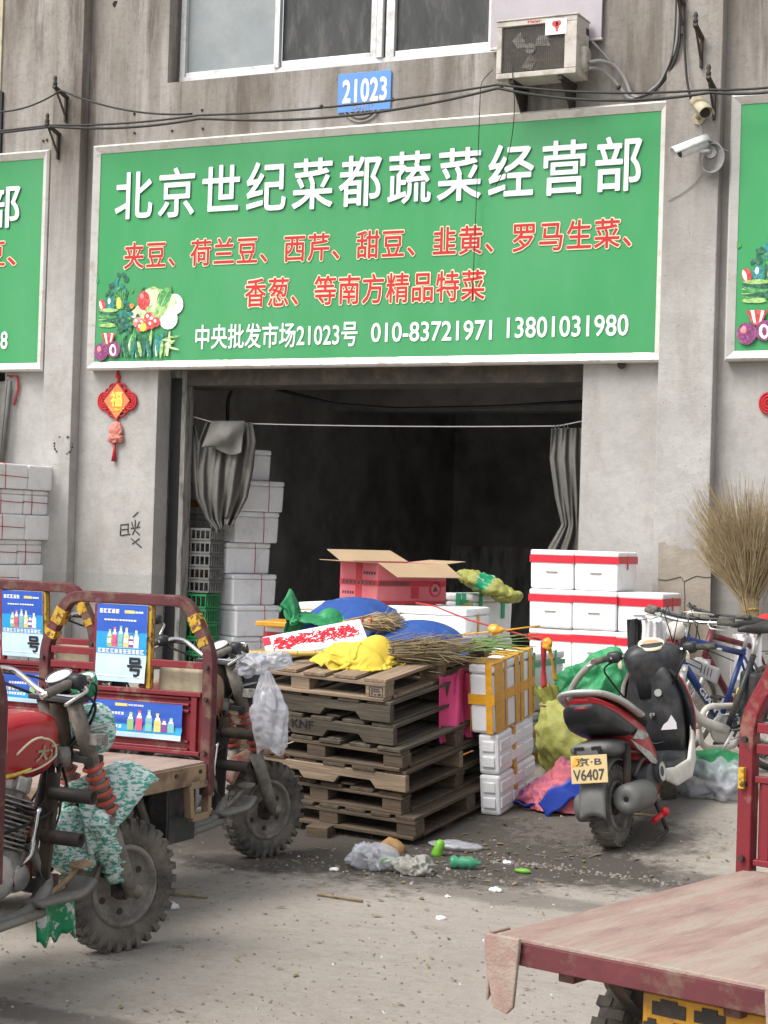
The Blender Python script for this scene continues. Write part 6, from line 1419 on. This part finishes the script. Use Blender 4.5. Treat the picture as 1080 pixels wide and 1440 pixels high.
mb = MB(); mb.prism([(0, 0), (.10, 0), (.10, .04), (.075, .085), (.05, .05), (.02, .03)], (.858, -.04, .50), -Y_, Z_, -.003); mb.build('torn_sticker', 'cloth_white', sr)
mb = MB()
for s_ in (-1, 1): mb.box((-.223, s_*.05, .575), (.02, .05, .028))
mb.build('bracket_slot', 'black', sr)
mb = MB(); mb.tube(fil([(.884, .09, .47), (.878, .12, .55), (.878, .12, .66), (.882, .06, .69), (.882, -.12, .69), (.884, -.13, .50)], .03), .005, 5); mb.tube([(.90, .12, .44), (.86, .0, .42), (.90, -.12, .44)], .005, 5); mb.build('panel_seam', 'black', sr)
mb = MB(); mb.bar((.865, .0, .60), (.85, 0, .585), .03, .012); mb.tube(fil([(.866, .0, .60), (.83, .0, .59), (.83, .0, .57)], .01), .006, 6); mb.build('bag_hook', 'scoot_grey', sr)
mb = MB(); mb.tube(fil([SS(.93, .2, .99), (.80, .26, .90), (.86, .16, .70), (.93, .1, .6)], .15), .006, 6); mb.tube(fil([SS(.93, -.2, .99), (.82, -.26, .92), (.90, -.12, .74)], .12), .006, 6); mb.build('brake_cable', 'black', sr)
mb = MB(); mb.tube(fil([(.1, -.12, .36), (.2, -.15, .45), (.4, -.12, .40), (.5, -.1, .3)], .1), .010, 6); mb.tube(fil([(.0, -.05, .50), (.15, -.12, .50), (.35, -.14, .42)], .1), .007, 6); mb.build('hose', 'rubber', sr)
# handlebar cowl turned to the left
mb = MB(); loft(mb, [(.74, .96, .115, .075), (.84, .955, .125, .085), (.93, .945, .165, .10), (1.00, .945, .175, .10), (1.045, .95, .13, .085), (1.06, .955, .07, .05)], n=28, e=.55, up=True, M=lambda p: SS(*p)); mb.build('handlebar_cowl', 'black_plastic', sr)
dc = SS(.915, 0, 1.057); da_ = (SM @ V((-.35, 0, .94))).normalized()
mb = MB(); mb.lathe([(.0, .0), (.060, .0), (.078, .006), (.080, -.01)], dc, da_, 24); dg_ = mb.build('dash', 'letter_cream', sr)
mb = MB(); mb.lathe([(0, .004), (.056, .003)], dc, da_, 24); mb.build('dial', 'plate_yellow' if False else 'cardboard', dg_)
mb = MB(); mb.tube([SS(*p) for p in fil([(.83, .36, 1.0), (.90, .27, 1.005), (.95, .12, .995), (.95, -.12, .995), (.90, -.27, 1.005), (.83, -.36, 1.0)], .06)], .012, 8); hb_ = mb.build('handlebar', 'chrome', sr)
for s_ in (-1, 1):
    mb = MB(); mb.cyl(SS(.905, s_*.265, 1.005), SS(.83, s_*.365, 1.0), .019, n=12); mb.build('grip', 'rubber', hb_)
    mb = MB(); mb.ball(SS(.925, s_*.225, 1.005), (.035, .045, .035), 12, 8, e=.6); mb.build('switch_block', 'black_plastic', hb_)
    mb = MB(); mb.tube([SS(.96, s_*.24, .99), SS(.93, s_*.33, .985), SS(.86, s_*.40, .975)], .008, 6); mb.build('lever', 'silver', hb_)
    mb = MB(); mb.ball(SS(.90, s_*.20, .96), (.012, .016, .032), 10, 8); mb.build('turn_signal', 'letter_cream', sr)
mb = MB()
for s_ in (-1, 1): mb.tube([SS(1.06, s_*.075, .62), SS(1.19, s_*.075, .22)], .022, 10)
mb.build('front_fork', 'steel_grey', sr)
mb = MB(); mb.grid(lambda u, v: SS(1.20 + .25*cos(R(20)+R(140)*u), (v-.5)*.14, .215+.25*sin(R(20)+R(140)*u)-.03*(2*v-1)**2), 16, 8); mb.build('front_mudguard', 'scoot_red', sr, solid=.008)

# ================================================================== BICYCLES (x forward, y left, origin under the bottom bracket)
def bicycle(px, Z, th, col, label, name='bicycle', low=False, steer=0, txt=None, saddle_m='seat_black', grips='rubber', rack=False):
    p = P(px, 760, Z); p.z = gz(p.y); rt = empty(name, p, HEAD(th), label, 'bicycle', 'bicycles parked by the right pilaster'); rt.rotation_euler = (R(-5), 0, HEAD(th))
    Rw = .325; xr, xf = -.43, .62; BB = V((0, 0, .28)); HT, HBt = V((.40, 0, .87)), V((.455, 0, .68)); ST = V((-.17, 0, .76))
    M = Matrix.Rotation(steer, 4, 'Z'); pv = V((.43, 0, 0))
    def S(x, y, z): return pv + M @ (V((x, y, z))-pv)
    fr = MB(); r = .019
    if low:
        fr.tube(fil([tuple(HBt), (.28, 0, .36), tuple(BB)], .2), .032, 12); fr.build('low_tube', col, rt); fr = MB(); col = 'black_plastic'; fr.tube([BB, ST], .02, 10)
    else:
        fr.tube([BB, HBt+V((-.01, 0, .02))], .026, 12); fr.tube([ST+V((0, 0, -.03)), HT+V((.0, 0, -.04))], .021, 12); fr.tube([BB, ST], .018, 10)
    fr.tube([HBt, HT], .023, 12)
    for s_ in (-1, 1): fr.tube([BB+V((0, s_*.035, 0)), V((xr, s_*.065, Rw))], .011, 8); fr.tube([ST+V((.01, s_*.02, -.05)), V((xr, s_*.065, Rw))], .009, 8)
    fro = fr.build('frame', col, rt)
    if txt: 
        d = (HBt-BB).normalized(); text_on('lettering', txt, HBt - d*.34 + V((0, .029, -.01)) if False else BB + d*.36 + V((0, .0275, -.022)), -d, V((-d.z, 0, d.x)), .30, .04, ['print_white'], fro, .03, .001); text_on('lettering', txt, BB + d*.10 + V((0, -.0275, -.018)), d, V((-d.z, 0, d.x)), .30, .04, ['print_white'], fro, .03, .001)
    fk = MB()
    for s_ in (-1, 1): fk.tube([S(.465, s_*.055, .66), S(.50, s_*.055, .52), S(xf, s_*.055, Rw)], [.017, .016, .012], 10)
    fk.bar(S(.46, .06, .655), S(.46, -.06, .655), .04, .035); fk.build('fork', 'silver', rt)
    for (nm_, c, yaw) in (('rear_wheel', V((xr, 0, Rw)), 0), ('front_wheel', S(xf, 0, Rw), steer)):
        w_ = empty(nm_, c); w_.parent = rt; ax = V((-sin(yaw), cos(yaw), 0)); fw = V((cos(yaw), sin(yaw), 0))
        m1 = MB(); m1.lathe([(Rw-.04, -.016), (Rw-.02, -.024), (Rw, 0), (Rw-.02, .024), (Rw-.04, .016)], (0, 0, 0), ax, 44, closed=True); m1.build('tyre', 'rubber', w_)
        m1 = MB(); m1.lathe([(Rw-.038, -.012), (Rw-.055, -.010), (Rw-.055, .010), (Rw-.038, .012)], (0, 0, 0), ax, 44, closed=True); m1.build('rim', 'silver', w_)
        m1 = MB(); m1.cyl(-ax*.045, ax*.045, .022, n=12)
        for k in range(28): a = 2*pi*k/28; m1.tube([ax*(.028*(1 if k % 2 else -1)), fw*(cos(a)*(Rw-.05))+Z_*(sin(a)*(Rw-.05))], .0013, 4, cap=False)
        m1.build('spokes', 'silver', w_)
    m1 = MB(); m1.tube([S(.40, 0, .85), S(.375, 0, .95)], .014, 10); m1.tube([S(.375, 0, .95), S(.44, 0, .975)], .016, 10)
    m1.tube([S(*p_) for p_ in fil([(.36, .31, 1.0), (.43, .15, .985), (.44, 0, .975), (.43, -.15, .985), (.36, -.31, 1.0)], .08)], .012, 10); hb2 = m1.build('handlebar', 'black_plastic' if not low else 'chrome', rt)
    for s_ in (-1, 1):
        m1 = MB(); m1.cyl(S(.395, s_*.225, .995), S(.36, s_*.32, 1.0), .018, n=10); m1.build('grip', grips, hb2); m1 = MB(); m1.tube([S(.43, s_*.18, .98), S(.46, s_*.22, .96), S(.42, s_*.30, .955)], .006, 6); m1.build('brake_lever', 'silver', hb2)
    m1 = MB(); m1.tube([S(.45, .15, .98), S(.58, .06, 1.02), S(.56, .02, .80)], .004, 5); m1.tube([S(.45, -.15, .98), S(.60, -.04, 1.05), S(.50, .03, .75), S(.2, .02, .66)], .004, 5); m1.build('brake_cable', 'black', rt)
    m1 = MB(); m1.tube([ST, ST+V((-.035, 0, .14))], .013, 8); m1.build('seat_post', 'silver', rt)
    m1 = MB(); loft(m1, [(-.33, .935, .07, .03), (-.27, .94, .078, .035), (-.18, .925, .05, .03), (-.08, .925, .025, .022), (-.03, .92, .015, .014)]); m1.build('saddle', saddle_m, rt)
    m1 = MB(); m1.lathe([(.02, -.004), (.085, -.004), (.095, 0), (.085, .004), (.02, .004)], BB+V((0, -.05, 0)), Y_, 28)
    m1.tube([BB+V((0, -.06, 0)), BB+V((-.10, -.075, .13))], .011, 8); m1.tube([BB+V((0, .06, 0)), BB+V((.10, .075, -.13))], .011, 8); m1.tube([BB+V((-.02, -.05, .09)), V((xr, -.05, Rw+.03))], .005, 5); m1.tube([BB+V((-.02, -.05, -.09)), V((xr, -.05, Rw-.03))], .005, 5); ck_ = m1.build('crankset', 'silver', rt)
    for (a, y) in ((V((-.10, -.12, .13)), 1), (V((.10, .12, -.13)), 1)): m1 = MB(); m1.box(BB+a, (.085, .085, .022)); m1.build('pedal', 'black_plastic', ck_, bevel=.004)
    if rack: m1 = MB(); m1.tube(fil([(-.2, .05, .70), (-.65, .06, .70), (-.65, -.06, .70), (-.2, -.05, .70)], .03), .007, 6); m1.tube([(-.6, .06, .70), (xr, .07, Rw)], .006, 6); m1.tube([(-.6, -.06, .70), (xr, -.07, Rw)], .006, 6); m1.build('luggage_rack', 'steel_grey', rt)
    if low: 
        m1 = MB(); m1.tube(fil([BB+V((.17, -.075, .0)), BB+V((.13, -.075, .14)), BB+V((-.14, -.075, .14)), BB+V((-.20, -.075, .0)), BB+V((-.14, -.075, -.13)), BB+V((.12, -.075, -.13)), BB+V((.17, -.075, .0))], .06), .020, 8); m1.build('chain_guard', 'bike_white', rt)
        m1 = MB(); m1.ball(S(.50, 0, .92), (.05, .06, .055), 16, 10, e=.8); m1.tube(fil([S(.44, .05, .97), S(.55, .10, 1.05), S(.40, .2, 1.04)], .05), .006, 6); m1.build('headlamp', 'bike_white', rt)
        m1 = MB(); m1.box((-.20, 0, .50), (.14, .16, .30)); m1.build('battery', 'black_plastic', rt, bevel=.02)
    return rt
b1 = bicycle(1016, 12.35, 232, 'bike_blue', 'blue mountain bicycle with white lettering on its tube, behind the black scooter', txt='GIANT', steer=R(12))
bicycle(1040, 13.0, 226, 'bike_maroon', 'dark maroon bicycle nearest the wall, with a bright red saddle', saddle_m='red_plastic', steer=R(-14), rack=True)
bicycle(1026, 11.75, 240, 'bike_white', 'white framed electric bicycle with a looped chain guard, foremost behind the headboard', 'electric_bicycle', low=True, steer=R(18))
mb = MB(); q = [P(964, 922, 12.2), P(1012, 940, 12.4), P(1006, 962, 12.4), P(962, 940, 12.2)]; mb.grid(lambda u, v: q[0].lerp(q[1], u).lerp(q[3].lerp(q[2], u), v) - _F0*(.05+.01*sin(u*7)), 12, 8)
mb2 = mb.build('paper_sheet', 'cloth_white', solid=.002); tag(mb2, 'white printed paper wrapped on the blue bicycle frame', 'paper')
mb = MB(); 
for k in range(4): mb.tube([q[0].lerp(q[1], .45+.1*k).lerp(q[3].lerp(q[2], .45+.1*k), .2) - _F0*.062, q[0].lerp(q[1], .45+.1*k).lerp(q[3].lerp(q[2], .45+.1*k), .75) - _F0*.062], .003, 4)
mb.build('print', 'paint_black', mb2)
def hang(name, mat, px, py, Z, w_, h_, seed, label, cat, amp=.03):
    c = P(px, py, Z); q = np.zeros((30, 34, 3))
    for i in range(30):
        for j in range(34):
            u, v = i/29, j/33; q[i, j] = c + _R0*((u-.5)*w_*.8) - Z_*(v*h_*.9) - _F0*(amp*(sin(u*15+seed)+.8*sin(u*31+seed*2)) + .05*sin(pi*u)) + NZ.noise_vector(V((u*5, v*5, seed)))*.02
    pn = np.zeros((30, 34), bool); pn[::2, 0] = True
    return tag(sheet_from(name, cloth_sim(q, w_*1.5/29, h_/33, 70, None, pn, it=7, grav=.001), mat), label, cat)
hang('hung_cloth', 'black', 897, 868, 12.4, .17, .50, 3, 'black cloth hanging behind the scooter dash', 'cloth', .04)
hang('hung_cloth', 'cloth_white', 920, 872, 12.3, .22, .28, 5, 'white cloth draped over a handlebar behind the scooter', 'cloth', .03)
hang('hung_cloth', 'cloth_white', 938, 922, 11.9, .13, .22, 6, 'small white rag between the scooter leg shield and the bicycles', 'cloth', .03)
hang('hung_cloth', 'cloth_white', 1049, 890, 13.0, .26, .24, 8, 'white cloth cap hanging beside the yellow binding of the twig broom', 'cloth', .04)
mb = MB(); mb.ball(P(1042, 974, 12.2), (.035, .02, .04), 12, 8); tag(mb.build('reflector', 'tape_yellow' if False else 'v_yellow'), 'round yellow reflector on the parked bicycles', 'reflector')
# twig broom standing at the wall
besom('twig_broom', P(1064, 1080, 15.25), P(1060, 902, 15.45), P(1040, 690, 15.8), 950, .08, .42, 'big upright twig broom with yellow binding, leaning on the wall at the right', 11, ('bamboo', 'straw', 'tape_yellow'), wire=2, hr=.03)

# ================================================================== LITTER
def lit(name, mat, label, cat, fn, **kw):
    m1 = MB(); fn(m1); return tag(m1.build(name, mat, **kw), label, cat)
c = G(652, 1222); d = V((.35, .12, 0)).normalized()
lit('plastic_bottle', 'green_clear', 'crushed green clear plastic bottle lying in front of the pallets', 'bottle', lambda m1: m1.lathe([(0, -.075), (.030, -.072), (.038, -.05), (.024, -.03), (.036, -.008), (.026, .018), (.036, .035), (.020, .062), (.011, .075), (.011, .092), (0, .092)], c+V((0, 0, .034)), d, 22))
c2 = G(613, 1205); lit('plastic_bottle', 'lime', 'lime green bottle end standing at the right corner of the pallets', 'bottle', lambda m1: m1.lathe([(0, 0), (.028, 0), (.031, .02), (.026, .05), (.028, .075), (.014, .095), (0, .098)], c2, (.25, .1, .95), 18))
c3 = G(524, 1222); lit('plastic_bag', 'clear_bag', 'crumpled white and blue plastic bag on the ground before the pallets', 'bag', lambda m1: blob(m1, c3+V((0, 0, .05)), (.12, .07, .05), 4, 1.2, 12, flat=.004))
c4 = G(582, 1228); lit('rag', 'grey_cloth', 'dirty grey rag on the ground before the pallets', 'rag', lambda m1: blob(m1, c4+V((0, 0, .03)), (.10, .07, .04), 6, 1.2, 12, flat=.004))
c5 = G(545, 1202); lit('paper_scrap', 'brown_paper', 'brown paper scrap at the foot of the pallets', 'paper', lambda m1: blob(m1, c5+V((0, .05, .03)), (.06, .04, .04), 7, .7, 9, sub=3, flat=.004))
c6 = G(556, 1216); lit('vegetable_leaf', 'lime', 'green vegetable leaf beside the crumpled plastic bag', 'leaf', lambda m1: blob(m1, c6+V((0, 0, .015)), (.10, .03, .02), 8, .6, 9, sub=3))
c7 = G(735, 1228); lit('vegetable_leaf', 'lime', 'thin green leaf on the ground right of the green bottle', 'leaf', lambda m1: blob(m1, c7+V((0, 0, .012)), (.045, .018, .012), 9, .4, 9, sub=3))
for k, (px, py, sz, lb_) in enumerate(((713, 1215, .035, 'white foam scrap on the ground right of the green bottle'), (696, 1254, .04, 'flat white scrap on the ground in front of the green bottle'), (470, 1225, .035, 'white scrap on the ground left of the crumpled plastic bag'), (630, 1262, .02, 'small white scrap in the middle of the open ground'), (620, 1293, .03, 'white scrap on the open ground nearest the viewer'), (240, 1278, .05, 'white paper scrap on the ground beside the front wheel at the left'))):
    c = G(px, py); lit('scrap', 'foam', lb_, 'scrap', lambda m1: blob(m1, c+V((0, 0, sz*.2)), (sz*.7, sz*.45, sz*.22), k+3, 1.6, 34, sub=3))
c = G(640, 1192); lit('film_scrap', 'clear_bag', 'flat clear film scrap at the right foot of the pallets', 'film', lambda m1: blob(m1, c+V((0, 0, .012)), (.16, .08, .02), 5, .8, 9, sub=4, flat=.004))
for (px, py, a, lb_) in ((890, 1148, .3, 'pale stick on the ground right of the scooter wheel'), (255, 1262, .1, 'brown stick on the ground right of the front wheel at the left'), (478, 1266, -.2, 'thin dark stick on the open ground')):
    c = G(px, py); lit('stick', 'straw' if px > 800 else 'straw_dark', lb_, 'stick', lambda m1: m1.tube([c+V((-.14*cos(a), -.14*sin(a), .008)), c+V((0, .01, .012)), c+V((.12*cos(a), .12*sin(a)+.03, .008))], .007, 5))
rr = random.Random(21); m1 = MB()
def peb(p, r):
    k = 5; vs = [p + V((r*cos(a*2*pi/k)*rr.uniform(.7, 1.2), r*sin(a*2*pi/k)*rr.uniform(.7, 1.2), .0)) for a in range(k)] + [p + V((r*.55*cos(a*2*pi/k+.3), r*.55*sin(a*2*pi/k+.3), r*rr.uniform(.4, .8))) for a in range(k)]
    m1._add(vs, [tuple(range(k, 2*k))] + [(a, (a+1) % k, k+(a+1) % k, k+a) for a in range(k)])
for k in range(380):   # broken joint line right of the pallets
    t = rr.random(); px = 690+270*t; py = 1212+34*t + rr.gauss(0, 2.6); peb(G(px, py), abs(rr.gauss(.005, .005))+.002)
for k in range(1500):
    px, py = rr.uniform(-40, 1110), 1120+rr.random()**.8*330; peb(G(px, py), abs(rr.gauss(.0035, .0035))+.0018)
for k in range(380):
    px, py = rr.gauss(600, 130), rr.gauss(1218, 16); peb(G(px, py), abs(rr.gauss(.004, .004))+.002)
m1.build('gravel', 'pebble', kind='stuff')
m1 = MB()
for k in range(430):
    px, py = (rr.uniform(0, 1080), 1120+rr.random()**.9*310) if k % 4 == 0 else (rr.gauss(620, 170), rr.gauss(1215, 22)); p = G(px, max(1100, py)); a = rr.uniform(0, 6.3); L = rr.uniform(.008, .032); w_ = L*rr.uniform(.15, .5)
    u = V((cos(a), sin(a), rr.uniform(-.1, .25))); n_ = V((-sin(a), cos(a), rr.uniform(-.2, .2))); p.z += .008; m1._add([p-u*L, p+n_*w_, p+u*L, p-n_*w_], [(0, 1, 2, 3)])
m1.build('leaf_litter', 'leaf_bit', kind='stuff')
